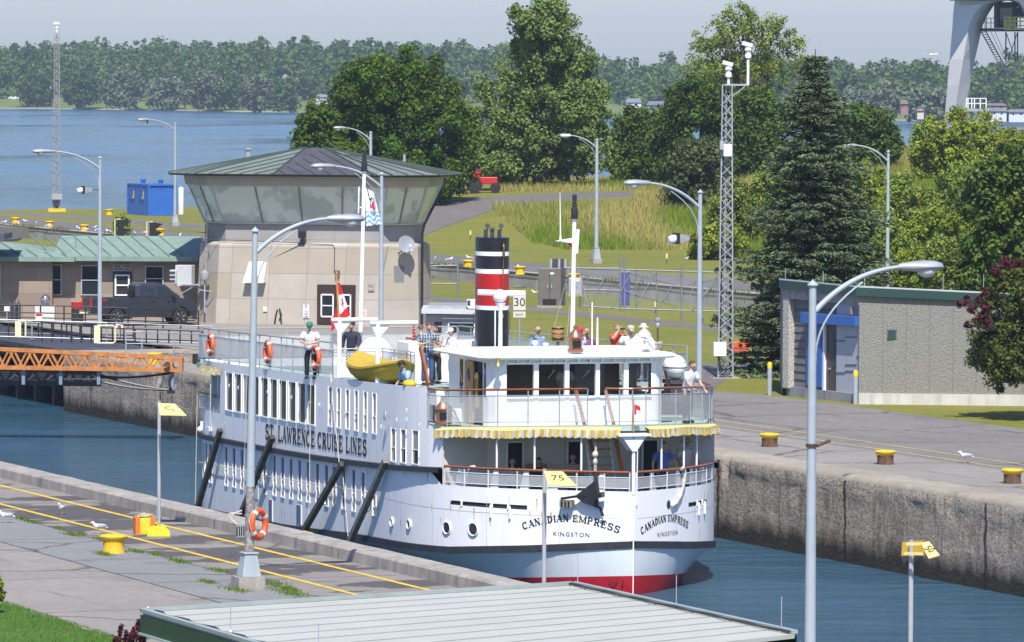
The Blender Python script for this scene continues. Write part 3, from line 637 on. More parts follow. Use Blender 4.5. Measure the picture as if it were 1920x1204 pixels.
    # right chamfer: dish, window, down-pipe
    ch=Vector((5.0,-1.95,0));cn=Vector((.707,-.707,0))
    dc=Vector((4.95,-2.0,fz(457)+.0))+cn*.45
    ds=MB();M3=cn.to_track_quat('Z','Y').to_matrix()@Matrix.Rotation(R(-18),3,'X');ds.lathe([(0,0),(.2,.02),(.34,.07),(.42,.13),(.40,.135),(.2,.04)],dc,18,M3,sx=1.15)
    do=ds.obj('satellite_dish',M('dish_grey',(.30,.32,.36),.5),smooth=True,**k);MB().tube([dc+Vector((0,0,-.3)),dc+cn*.35+Vector((0,0,-.25)),dc+cn*.5],.025,6).box(dc+cn*.5,(.12,.12,.1)).obj('feed_arm',M_white,parent=do,world=False);MB().tube([dc,dc-cn*.2+Vector((-.1,0,-.3)),dc-cn*.42+Vector((-.15,0,-.4))],.03,6).obj('bracket',M_dark,parent=do,world=False)
    wz0,wz1=fz(531),fz(496);wc=Vector((4.85,-2.05,(wz0+wz1)/2));MB().box(wc+cn*.0,(.55,.12,wz1-wz0),rz=R(45)).obj('side_window',M('shuttered_grey',(.2,.2,.2),.7),**k)
    MB().tube([(7.0,-1.2,6.95),(6.95,-1.2,6.6),(5.95,-1.25,4.75),(5.85,-1.25,4.3),(5.85,-1.25,0)],.07,8).obj('downpipe',M_black,smooth=True,**k)
    # left side utilities
    u=MB();u.tube([(-5.05,-2.1,.4),(-5.05,-2.15,5.3)],.035,6);u.tube([(-5.3,-1.9,1.3),(-5.3,-2.2,3.0)],.03,6);u.lathe([(.02,0),(.2,.05),(.24,.2),(.24,.4),(.1,.45),(.05,.5)],(-4.95,-2.7,2.0),12);u.lathe([(.04,-1.5),(.04,.0)],(-4.95,-2.7,2.),8);u.tube([(-5.2,-2.6,1.55),(-4.5,-2.75,1.5)],.03,6);u.obj('pipework',M_galv,smooth=True,**k)
    MB().tube([(-4.75,-2.6,3.9),(-4.78,-2.65,4.5)],.02,6).tube([(-4.95,-2.5,4.1),(-4.95,-2.5,4.7)],.03,6).obj('aerial',M_black,**k)
    e=MB();e.box((-6.2,-1.9,fz(520)),(.85,.6,1.0));e.box((-6.7,-2.1,fz(520)-.05),(.35,.5,.65));ae=e.obj('air_conditioner',M('cabinet_grey',(.48,.49,.48),.5),bevel=.02,**k)
    s=MB()
    for q in range(3): s.box((-6.72,-2.37,fz(520)-.25+q*.2),(.28,.02,.1))
    s.obj('grille',M_dark,parent=ae,world=False)
    e=MB();e.tube([(-6.1,-1.9,fz(534)),(-5.2,-2.1,fz(545))],.04,6).tube([(-6.6,-2.1,fz(560)),(-5.3,-2.2,fz(532))],.03,6).box((-5.75,-2,fz(537)),(1.1,.5,.05));e.obj('bracket',M_galv,**k)
    # signs on the wall (flat plates)
    def sgn(pxa,pxb,pya,pyb,name,mat=None):
        xa,xb,za,zb=fx(pxa),fx(pxb),fz(pyb),fz(pya);y=fy((za+zb)/2)-.03
        return MB().box(((xa+xb)/2,y,(za+zb)/2),(xb-xa,.03,zb-za)).obj(name,mat or M_white,**k),(xa+xb)/2,y-.017,(za+zb)/2
    o,xc,y,zc=sgn(569,581,570,595,'parking_sign');tb=MB();put_text(tb,'P',.26,(xc,y,zc+.2),(1,0,0),(0,0,1));
    for q in range(4): tb.box((xc,y,zc-.02-q*.07),(.2,.006,.025))
    tb.box((xc,y,zc-.28),(.2,.006,.02));tb.obj('lettering',M_ink,parent=o,world=False)
    o,xc,y,zc=sgn(684,695,578,591,'warning_sign');tb=MB()
    for q in range(4): tb.box((xc,y,zc+.11-q*.07),(.22,.006,.03))
    tb.obj('lettering',M('red_lettering',(.5,.12,.1),.6),parent=o,world=False)
    sgn(489,497,575,584,'notice');o,xc,y,zc=sgn(697,709,530,543,'poster',M('poster_mixed',(.4,.22,.15),.8,var=.9,scale=14,col2=(.6,.55,.5)))
    hs=MB();hx=fx(519)
    for q in(-.12,.12): hs.tube([(hx+q*.4,-2.8,fz(580)),(hx+q,-2.85,fz(590)),(hx+q*1.5,-2.9,fz(608))],.04,6)
    hs.tube([(hx+.05,-2.8,fz(578)),(hx+.17,-2.86,fz(590)),(hx+.05,-2.86,fz(600))],.03,6);hs.obj('hose',M_black,**k)
tower()
# ================================================================ lockhouse
def lockhouse():
    D=262.;X=lambda px,D=D:(px-960)*D/F;Z=lambda py,D=D:14.3-(py-141.3)*D/F
    t=thing('lockhouse','long stone lockhouse with a pale green standing-seam copper roof behind the pickup','building',(X(180),D,2.6));k=dict(parent=t)
    x0,x1=X(-90),X(374);zE=Z(480);zR=Z(441,267)
    w=MB();w.box(((x0+x1)/2,D+4,(2.4+zE)/2),(x1-x0,8,zE-2.4));w.box(((x0+X(99))/2,D-.3+.5,(2.4+zE)/2),(X(99)-x0,1.6,zE-2.41));w.obj('wall',M_stoneb,**k)
    def roof(xa,xb,ye,ze,yr,zr,hip,skew=-1.5):
        r=MB();s=MB();th=.22
        r.quad((xa,ye,ze),(xb,ye,ze),(xb-hip,yr,zr),(xa,yr,zr));r.quad((xa,ye,ze-th),(xb,ye,ze-th),(xb,ye,ze),(xa,ye,ze));r.quad((xb,ye,ze),(xb,ye+9,ze),(xb-hip,yr+.1,zr));r.quad((xb,ye,ze-th),(xb,ye+9,ze-th),(xb,ye+9,ze),(xb,ye,ze));r.quad((xa,ye,ze-th),(xa,ye+1,ze-th),(xb,ye+1,ze-th),(xb,ye,ze-th));r.quad((xa,yr,zr),(xb-hip,yr,zr),(xb,ye+9,ze),(xa,ye+9,ze))
        x=xa
        while x<xb-.2:
            f=1.
            if x+skew+0>xb-hip: f=max(.2,(xb-x)/(hip+.01))
            if x+skew>xa-2: s.bar((x,ye,ze+.025),(x+skew*f,ye+(yr-ye)*f,ze+(zr-ze)*f+.025),.05,.05)
            x+=.70
        return r,s
    r,s=roof(X(100),X(372),D-.75,zE,D+4,zR,.1);ro=r.obj('roof',M_copl,**k);s.obj('seam',M('seam_green',(.14,.22,.18),.7),parent=ro)
    r,s=roof(x0,X(143),D-1.3,zE-.02,D+2.6,Z(453,266),3.6);ro=r.obj('roof',M_copl,**k);s.obj('seam',MATS['seam_green'],parent=ro)
    MB().prism([(X(-90),D-3.3),(X(20),D-3.3),(X(40),D-2.5),(X(40),D),(X(-90),D)],Z(450),Z(446)).prism([(X(-90),D-3.1),(X(18),D-3.1),(X(22),D),(X(-90),D)],Z(446),Z(436)).obj('porch_roof',M_copd,**k)
    for a,b,y0,y1,yy in((97,114,497,553,D),(152,184,498,553,D),(272,305,499,545,D),(-20,2,498,560,D-.6)):
        g=MB().box(((X(a)+X(b))/2,yy-.01,(Z(y0)+Z(y1))/2),(X(b)-X(a),.06,Z(y0)-Z(y1))).obj('window',M_glassd,**k)
        f=MB();xa,xb,za,zb=X(a),X(b),Z(y1),Z(y0)
        for q in(xa,xb): f.box((q,yy-.05,(za+zb)/2),(.06,.06,zb-za+.06))
        for q in(za,zb,(za+zb)/2): f.box(((xa+xb)/2,yy-.055,q),(xb-xa,.06,.05))
        f.obj('frame',M_galv,parent=g)
    d=MB().box(((X(211)+X(247))/2,D-.02,(2.6+Z(509))/2),(X(247)-X(211),.1,Z(509)-2.6)).obj('door_recess',M_black,**k)
    f=MB();xa,xb,za,zb=X(216),X(241),Z(553),Z(516)
    for q in(xa,xb): f.box((q,D-.1,(za+zb)/2),(.08,.05,zb-za+.08))
    for q in(za,zb,(za+zb)/2): f.box(((xa+xb)/2,D-.105,q),(xb-xa,.05,.07))
    f.obj('door_frame',M_white,**k)
    s=MB().box(((X(211)+X(247))/2,D-.1,(Z(496)+Z(508))/2),(X(247)-X(211),.06,Z(496)-Z(508))).obj('name_board',M('board_grey',(.33,.32,.3),.7),**k)
    tb=MB();xx=X(215)
    rr=random.Random(3)
    for row,zz in((0,Z(499)),(1,Z(504))):
        xx=X(214)
        while xx<X(244):
            w_=rr.uniform(.05,.1);tb.box((xx+w_/2,D-.135,zz),(w_,.01,.065));xx+=w_+.03+(.09 if rr.random()<.15 else 0)
    tb.obj('lettering',M_ink,parent=s)
    MB().lathe([(.035,0),(.035,.4)],(X(137),D+1.2,Z(457)-.1),8).obj('vent_pipe',M_copl,**k)
lockhouse()
# ================================================================ pebble-dash building
def station():
    t=thing('pump_house','low pebble-dash building with a green roof edge and a blue-framed door','building',(12.5,196.2,2.6));k=dict(parent=t)
    A=Vector((10.0,201.2,0));B=Vector((12.5,196.2,0));C=Vector((22.5,195.2,0));up=Vector((0,0,1))
    d1=(B-A).normalized();n1=Vector((d1.y,-d1.x,0));d2=(C-B).normalized();n2=Vector((d2.y,-d2.x,0));
    if n1.y>0:n1=-n1
    if n2.y>0:n2=-n2
    back=Vector((.3,8,0));ztl,ztc,ztr=6.72,6.66,6.26
    L1=(B-A).length
    def P(f,z,o=0): q=A+d1*L1*f+n1*o;return Vector((q.x,q.y,z))
    def fr(px): return (px-1468)/144.
    def z1(px,py): q=A+d1*L1*fr(px);return 14.3-(py-148-(px-1468)*.005)*q.y/F
    Mp=M('pebble_dash',(.235,.23,.20),.95,var=.24,scale=22,bump=.9,bscale=14,coord='Object')
    w=MB();a,b,c=A-n1*.35,B-n1*.35,C
    w.add([(a.x,a.y,2.4),(b.x,b.y,2.4),(b.x,b.y,ztc),(a.x,a.y,ztl)],[(0,1,2,3)])
    w.add([(B.x,B.y,3.0),(C.x,C.y,3.0),(C.x,C.y,ztr-.02),(B.x,B.y,ztc-.02)],[(0,1,2,3)])
    q=B-d2*.0-n1*.35;w.add([(B.x,B.y,2.4),(B.x,B.y,ztc),(q.x,q.y,ztc),(q.x,q.y,2.4)],[(0,1,2,3)])
    w.add([(A+back).to_tuple()[:2]+(2.4,),(A.x,A.y,2.4),(A.x,A.y,ztl),(A+back).to_tuple()[:2]+(ztl,)],[(0,1,2,3)])
    w.obj('wall',Mp,**k)
    e=MB();e.ext([P(0,2.9,0),P(fr(1479),2.9,0),P(fr(1479),ztl-.1,0),P(0,ztl-.1,0)],-n1*.4);e.obj('end_panel',M('pale_pebble_dash',(.42,.41,.36),.95,var=.4,scale=18,bump=.9,bscale=14),**k)
    pl=MB();o=B+n2*.06;pl.ext([(o.x,o.y,2.4),(C+n2*.06).to_tuple()[:2]+(2.4,),(C+n2*.06).to_tuple()[:2]+(3.0,),(o.x,o.y,3.0)],-n2*.3);pl.obj('plinth',M('pale_plinth',(.52,.50,.45),.8,var=.1,streak=.5),**k)
    pb=MB();pb.ext([P(0.02,2.4,-.1),P(1.0,2.4,-.1),P(1.0,2.95,-.1),P(.02,2.95,-.1)],-n1*.2);pb.obj('plinth',M('grey_plinth',(.24,.24,.25),.8,var=.2,streak=.5),**k)
    j=MB()
    for q in range(1,15):
        x=B+d2*(.84*q);j.quad((x.x,x.y-.01,3.0),(x.x+.025,x.y-.01,3.0),(x.x+.025,x.y-.01,6.3),(x.x,x.y-.01,6.3))
    j.obj('panel_joint',M('joint_grey',(.17,.17,.155),.9),**k)
    # siding, blue surround, door, light panels
    s=MB()
    zz=2.95
    while zz<ztl-.35:
        s.ext([P(fr(1480),zz,-.22),P(fr(1509),zz,-.22),P(fr(1509),zz+.27,-.26),P(fr(1480),zz+.27,-.26)],-n1*.06);zz+=.29
    s.obj('siding',M('charcoal_siding',(.13,.125,.14),.6,var=.1),**k)
    s=MB();s.ext([P(fr(1480),z1(1480,590)+.2,-.2),P(fr(1560),z1(1560,590)+.2,-.2),P(fr(1560),ztc-.45,-.2),P(fr(1480),ztl-.45,-.2)],-n1*.1);s.obj('upper_panel',MATS['charcoal_siding'],**k)
    s=MB();s.ext([P(0.0,ztl-.5,.02),P(1.0,ztc-.5,.02),P(1.0,ztc-.12,.02),P(0,ztl-.12,.02)],-n1*.36);s.obj('header',M('weathered_grey',(.25,.25,.24),.8,var=.3,scale=4),**k)
    Mb=M('blue_panel',(.035,.12,.36),.5,var=.08)
    s=MB();s.ext([P(fr(1508),z1(1508,722),-.12),P(fr(1536),z1(1536,728),-.12),P(fr(1536),z1(1536,590),-.12),P(fr(1508),z1(1508,587),-.12)],-n1*.12);bp=s.obj('blue_panel',Mb,**k)
    tb=MB();c_=P(fr(1515),z1(1515,652),-.11);tb.box(c_,(.10,.03,.34),rz=math.atan2(d1.y,d1.x));tb.obj('sign_plate',M_ink,parent=bp);tb=MB();put_text(tb,'3',.26,P(fr(1515),z1(1515,655),-.09)+n1*.02,d1,up);tb.obj('lettering',M_white,parent=bp)
    s=MB();s.ext([P(fr(1508),z1(1508,606),.15),P(fr(1611),z1(1608,612),.15),P(fr(1611),z1(1608,594),.15),P(fr(1508),z1(1508,586),.15)],-n1*.3);s.obj('canopy',Mb,bevel=.01,**k)
    s=MB();s.ext([P(fr(1539),2.65,-.25),P(fr(1562),2.65,-.25),P(fr(1562),z1(1561,609),-.25),P(fr(1539),z1(1537,608),-.25)],-n1*.08);dr=s.obj('door',M('dark_brown_metal',(.06,.045,.04),.4),**k)
    s=MB();s.ext([P(fr(1553),z1(1553,690),-.23),P(fr(1559),z1(1559,690),-.23),P(fr(1559),z1(1559,622),-.23),P(fr(1553),z1(1553,622),-.23)],-n1*.02);s.obj('door_glass',M_glassd,parent=dr);s=MB().box(P(fr(1548),z1(1548,692),-.2),(.16,.06,.05),rz=math.atan2(d1.y,d1.x));s.obj('handle',M_galv,parent=dr)
    s=MB();s.ext([P(fr(1537),2.65,-.16),P(fr(1540),2.65,-.16),P(fr(1540),z1(1540,609),-.16),P(fr(1537),z1(1537,609),-.16)],-n1*.1);s.obj('door_frame',M_white,**k)
    s=MB();s.ext([P(fr(1562),2.95,-.18),P(fr(1610),2.95,-.18),P(fr(1610),ztc-.5,-.18),P(fr(1562),ztc-.5,-.18)],-n1*.1);lp=s.obj('grey_panel',M('pale_blue_panel',(.36,.38,.43),.6,var=.05),**k)
    s=MB()
    for a_,b_,y in((1562,1578,640),(1579,1600,633),(1579,1600,685),(1562,1579,700),(1579,1600,697),(1600,1609,670)): s.bar(P(fr(a_),z1(a_,y),-.17),P(fr(b_),z1(b_,y),-.17),.03)
    s.obj('panel_gap',M_dark,parent=lp)
    MB().box(P(fr(1598),z1(1598,584),.0),(.16,.14,.3),rz=math.atan2(d1.y,d1.x)).obj('wall_lamp',M('lamp_cage',(.2,.18,.16),.5),bevel=.04,**k)
    # roof
    zt=lambda p:ztl if p==0 else ztc
    ov=.12;a=A+n1*ov-d1*.1;b=B+n1*ov+n2*ov;c=C+n2*ov
    f=MB();Q=[(a.x,a.y,ztl),(b.x,b.y,ztc),(c.x,c.y,ztr)];bk=[(A+back),(B+back),(C+back)]
    f.strip([Vector(p)-up*.14 for p in Q],[Vector(p)+up*.16 for p in Q]);f.add([Vector((A+back).to_tuple()[:2]+(ztl-.14,)),Vector(Q[0])-up*.14,Vector(Q[0])+up*.16,Vector((A+back).to_tuple()[:2]+(ztl+.16,))],[(0,1,2,3)]);f.obj('fascia',M('green_fascia',(.018,.055,.046),.5,var=.1),**k)
    f=MB();f.add([Vector(p)+up*.161 for p in Q]+[Vector((q.x,q.y,z-.42)) for q,z in zip(bk,(ztl,ztc,ztr))],[(0,1,4,3),(1,2,5,4)]);f.add([Vector(p)+up*.16-Vector((0,.01,0)) for p in Q]+[Vector(p)+up*.22-Vector((0,.01,0)) for p in Q],[(0,1,4,3),(1,2,5,4)]);f.obj('roof',M('pale_roof',(.45,.47,.46),.6,var=.05),**k)
    v=MB();vx=B+d2*((1665-1612)/52.3);v.box((vx.x+.16,vx.y-.02,z_(628)),(.34,.06,.36));g=v.obj('vent',M('green_louvre',(.05,.12,.10),.5),**k)
    v=MB()
    for q in range(5): v.box((vx.x+.16,vx.y-.06,z_(628)-.13+q*.065),(.26,.02,.02))
    v.obj('louvre',M_dark,parent=g)
    r=MB()
    for px in(1473,1545,1622,1770,1846):
        x=A+d1*L1*fr(px) if px<1612 else B+d2*((px-1612)/52.3);r.tube([(x.x,x.y+.3,6.6),(x.x,x.y+.3,7.3)],.012,5)
    r.obj('lightning_rod',M_galv,**k)
def z_(py): return 14.3-(py-149.)*196./F
station()
# ================================================================ more things ashore
def at(px,py,D): return atY(px,py,D)
def gh(x,y):
    a,n=lkof((x,y,0));h=hillz(x,y) if n>131.5 else 0
    return ZQ-.08+h if h>.08 else quayz(a,n,x,y)
def groundhit(px,py):
    D=200.
    while D<560:
        p=atY(px,py,D)
        if p.z<=gh(p.x,p.y): return p
        D+=.5
    return p
M_paintd=M('charcoal_car_paint',(.038,.040,.047),.28,.35,var=.05)
M_tyre=M('tyre_rubber',(.02,.02,.02),.85,var=.2)
M_chrome=M('chrome',(.6,.6,.6),.15,.9,var=.05)
def pickup():
    o=at(162,611,254.8);t=thing('pickup_truck','dark grey crew-cab pickup truck parked in front of the lockhouse','truck',(o.x,o.y,2.6),R(17));t.scale=(.87,.92,1.0);k=dict(parent=t,world=False)
    def arc(cx,r,n=10): return [(cx+r*math.cos(a),.42+r*math.sin(a)) for a in np.linspace(math.pi,0,n)]
    pr=[(0.05,.55),(0,.7),(.02,1.25),(.08,1.29),(2.45,1.29),(2.5,1.36),(4.75,1.34),(5.5,1.22),(5.8,1.12),(5.88,.8),(5.85,.5),(5.35,.45)]
    pr+=arc(4.95,.5)[::-1]+[(4.4,.42),(1.95,.42)]+arc(1.45,.5)[::-1]+[(.9,.5)]
    V=[];n=len(pr)
    for y,dz in((-1,0),(1,0)): V+=[(x,y*(1 if z<1.2 else .97),z) for x,z in pr]
    mb=MB();mb.add(V,[tuple(range(n)),tuple(range(2*n-1,n-1,-1))]+[(i,n+i,n+(i+1)%n,(i+1)%n) for i in range(n)])
    # wheel-arch lips and rocker
    for cx in(1.45,4.95): mb.tube([(x,-1.01,z) for x,z in arc(cx,.52,14)],.045,6)
    b=mb.obj('body',M_paintd,**k)
    MB().box((1.25,0,1.285),(2.2,1.6,.03)).obj('truck_bed',M_black,**k)
    c=[(2.45,1.36),(2.5,1.88),(2.75,1.97),(3.9,1.97),(4.15,1.92),(4.95,1.33)];n=len(c);V=[(x,-.95+(z-1.36)*.33,z) for x,z in c]+[(x,.95-(z-1.36)*.33,z) for x,z in c]
    MB().add(V,[tuple(range(n)),tuple(range(2*n-1,n-1,-1))]+[(i,n+i,n+(i+1)%n,(i+1)%n) for i in range(n)]).obj('cab',M_paintd,bevel=.03,**k)
    def sq(pts,name,m,o=.012):
        return MB().add([(x,-.95+(z-1.36)*.33-o,z) for x,z in pts],[tuple(range(len(pts)))]).obj(name,m,**k)
    sq([(2.72,1.40),(3.55,1.40),(3.55,1.78),(2.78,1.84)],'window',M_glassd);sq([(3.64,1.40),(4.62,1.40),(4.12,1.84),(3.64,1.86)],'window',M_glassd)
    MB().add([(4.98,-.86,1.36),(4.98,.86,1.36),(4.2,.8,1.83),(4.2,-.8,1.83)],[(0,1,2,3)]).obj('windscreen',M_glassd,**k)
    MB().add([(2.44,-.8,1.4),(2.44,.8,1.4),(2.5,.75,1.78),(2.5,-.75,1.78)],[(0,3,2,1)]).obj('rear_window',M_glassd,**k)
    for x in(2.5,3.6,4.45):
        MB().bar((x,-1.003,.62),(x,-1.0,1.35),.012,.012).obj('door_gap',M_black,**k)
    for x in(3.38,4.3): MB().box((x,-1.02,1.18),(.2,.03,.04)).obj('door_handle',M_paintd,bevel=.01,**k)
    MB().box((4.55,-1.1,1.42),(.16,.2,.18)).obj('mirror',M_paintd,bevel=.04,**k)
    for s in(-1,1):
        MB().box((.03,s*.93,1.12),(.1,.16,.38)).obj('tail_light',M('tail_red',(.45,.02,.02),.3,var=.2),bevel=.02,**k)
        for cx in(1.45,4.95):
            w=MB();Ry=Matrix.Rotation(R(90),3,'X');w.lathe([(.25,-.13),(.38,-.13),(.42,-.09),(.42,.09),(.38,.13),(.25,.13)],(cx,s*.87,.42),24,Ry);w=w.obj('wheel',M_tyre,smooth=True,**k)
            r=MB();r.lathe([(.27,-.02),(.27,.02),(.1,.03),(.0,.03)],(cx,s*.98,.42),20,Matrix.Rotation(R(90*s if s<0 else -90),3,'X'))
            r.obj('hub',M_dark,parent=w,world=False)
            r=MB()
            for q in range(6):
                a=q*math.pi/3+.3
                for e in(-.12,.12): r.bar((cx+.06*math.cos(a),s*1.01,.42+.06*math.sin(a)),(cx+.26*math.cos(a+e),s*1.01,.42+.26*math.sin(a+e)),.035,.03)
            r.obj('rim',M_chrome,parent=w,world=False)
    MB().box((-.08,0,.62),(.18,1.9,.2)).obj('rear_bumper',M_chrome,bevel=.03,**k);MB().box((5.9,0,.62),(.15,1.9,.25)).obj('front_bumper',M_chrome,bevel=.03,**k)
    tb=MB();put_text(tb,'FX4',.2,(.72,-1.012,1.22),(1,0,0),(0,0,1));tb.obj('badge',M('badge_red',(.5,.04,.04),.5),**k)
    MB().box((-.3,-.3,.6),(.3,.1,.1)).obj('tow_hitch',M_cream,**k)
    MB().box((3.3,-.98,.5),(1.7,.12,.05)).obj('running_board',M_black,**k)
pickup()
# ---- lattice masts
def lattice(name,label,base,w0,w1,h,step,mat,extra=None):
    t=thing(name,label,'lattice mast',base,R(8));k=dict(parent=t,world=False)
    L=[(-.5,-.29),(.5,-.29),(.05,.58)]
    def pt(i,z): w=w0+(w1-w0)*z/h;return Vector((L[i][0]*w,L[i][1]*w,z))
    for i in range(3): MB().tube([pt(i,-.1),pt(i,h)],[.035*(w0/.6),.028*(w0/.6)],6).obj('leg',mat,**k)
    b=MB();z=.1;n=0
    while z+step<h:
        for i in range(3):
            j=(i+1)%3;b.bar(pt(i,z),pt(j,z+step),.022*(w0/.6)+.004);b.bar(pt(j,z),pt(i,z+step),.022*(w0/.6)+.004)
        z+=step
    for z in(h,.1):
        for i in range(3): b.bar(pt(i,z),pt((i+1)%3,z),.03)
    b.obj('bracing',mat,**k);return t,k
t,k=lattice('lattice_mast','grey lattice mast with two white cameras on top standing left of the blue spruce',atZ(1359,709),.58,.38,11.45,.46,M_galv)
MB().box((-.28,-.35,1.15),(.5,.3,.55)).obj('equipment_box',M_white,bevel=.02,**k);MB().box((-.02,-.3,8.9),(.32,.3,.48)).obj('equipment_box',M_white,bevel=.02,**k);MB().box((-.25,-.3,9.1),(.14,.2,.35)).obj('junction_box',M_galv,**k)
MB().tube(curve((-.3,-.3,.9),(-.3,-.5,.1),(.2,-.3,.45)),.04,6).tube([(.25,.2,0),(.22,.1,3),(.2,0,8.5)],.05,6).tube([(-.2,-.1,1.4),(-.12,-.1,11)],.03,6).obj('cable',M_black,smooth=True,**k)
MB().bar((-.1,-.1,11.45),(.86,-.1,11.45),.07).bar((.2,-.1,11.0),(.75,-.1,11.43),.03).obj('cross_arm',M_galv,**k)
for x,z in((.05,11.5),(.82,11.5)):
    p=1.1 if x>.5 else .35
    MB().tube([(x,-.1,z-.05),(x,-.1,z+p)],.055,8).obj('camera_post',M_white,**k)
    c=MB();c.lathe([(.12,0),(.13,.12),(.08,.2),(.1,.26),(.15,.3),(.12,.45),(0,.5)],(x,-.1,z+p-.1),12);c=c.obj('camera',M_white,smooth=True,**k);MB().box((x-.05,-.15,z+p+.42),(.42,.2,.16),M3=Matrix.Rotation(R(15),3,'Y')).obj('camera_body',M_white,parent=c,world=False,bevel=.03)
MB().box((0,0,-.03),(1.1,1.0,.12)).obj('pad',M_plinth,**k)
t,k=lattice('lattice_mast','tall thin lattice mast by the river at the far left, white camera on top',atZ(106,397)+Vector((0,0,.1)),.56,.42,15.2,.55,M('dull_steel',(.33,.33,.33),.6,.2))
MB().box((0,-.35,1.2),(.9,.3,.5)).obj('equipment_box',M_galv,**k)
b=MB()
for i in range(10): b.tube([(-.35+.07*i,-.2,.95),(-.3+.06*((i*7)%10),-.25,.5),(-.2+.04*i,-.1,.1)],.025,5)
for i in range(14): b.bar((.2,.2,1.+i*1.),(-.5+.1*(i%2),-.3,1.3+i*1.),.025)
b.obj('cable',M_black,**k)
MB().lathe([(.1,15.2),(.13,15.5),(.17,15.6),(.15,15.9),(0,16.)],n=10).box((-.05,-.1,16.02),(.5,.25,.2)).obj('camera',M_white,**k)
b=MB();b.box((0,0,.0),(1.5,1.2,.35));b.obj('guard_base',M_yel,**k)
# ---- container and tank
def container():
    c=atZ(279,404.5);t=thing('shipping_container','bright blue shipping container with two roof vents beside the river','container',c,AZN);k=dict(parent=t,world=False);L,Wd,Hh=5.6,2.4,2.6
    Mb_=M('container_blue',(.03,.13,.45),.5,var=.08,scale=1.5)
    mb=MB();v=[]
    # local x: to the right along N, y: away along E ; corner at origin
    def corr(p,q,nrm,n):
        p=Vector(p);q=Vector(q);P=[]
        for i in range(n):
            for f,o in((.0,0),(.3,0),(.5,.04),(.8,.04)): P.append(p.lerp(q,(i+f)/n)+Vector(nrm)*-o)
        P.append(q);mb.strip([x+Vector((0,0,.12)) for x in P],[x+Vector((0,0,Hh-.1)) for x in P])
    corr((0,0,0),(Wd,0,0),(0,-1,0),11)
    mb.quad((0,0,.12),(0,L,.12),(0,L,Hh-.1),(0,0,Hh-.1));mb.quad((Wd,0,.12),(Wd,L,.12),(Wd,L,Hh-.1),(Wd,0,Hh-.1));mb.quad((0,0,Hh),(Wd,0,Hh),(Wd,L,Hh),(0,L,Hh));mb.quad((0,L,0),(Wd,L,0),(Wd,L,Hh),(0,L,Hh))
    mb.obj('wall',Mb_,**k)
    f=MB()
    for a,b in(((0,0),(Wd,0)),((0,0),(0,L)),((Wd,0),(Wd,L))):
        for z in(.08,Hh-.05): f.bar((*a,z),(*b,z),.12)
    for a in((0,0),(Wd,0),(0,L)): f.bar((*a,0),(*a,Hh),.13)
    f.obj('corner_frame',Mb_,**k)
    for y in(1.5,4.1):
        w=MB().box((-.03,y,1.75),(.06,.4,.75)).obj('window',M('window_dull',(.25,.28,.3),.3),**k);f=MB()
        for s in(-1,1): f.box((-.07,y+s*.2,1.75),(.06,.06,.8));f.box((-.07,y,1.75+s*.38),(.06,.46,.06))
        f.obj('frame',M_galv,parent=w,world=False);MB().box((-.15,y,2.2),(.25,.6,.08)).obj('awning',Mb_,parent=w,world=False)
    for x,y in((.6,3.3),(1.35,.9)): MB().lathe([(.17,Hh-.02),(.17,Hh+.22),(.25,Hh+.27),(.25,Hh+.38),(.15,Hh+.42),(0,Hh+.43)],(x,y,0),12).obj('roof_vent',Mb_,smooth=True,**k)
    s=MB()
    for i in range(8): s.box((.15+.28*i,-.02,Hh-.2),(.15,.03,.07))
    s.obj('vent_slot',M_black,**k)
container()
t=thing('storage_tank','white upright cylinder standing beside the blue container','tank',atZ(337,402)+Vector((.1,0,0)));MB().lathe([(.22,0),(.22,2.2),(.15,2.3),(0,2.32)],n=16).obj('shell',M_white,parent=t,world=False,smooth=True);MB().lathe([(.05,2.3),(.05,2.5)],n=8).obj('valve',M_galv,parent=t,world=False)
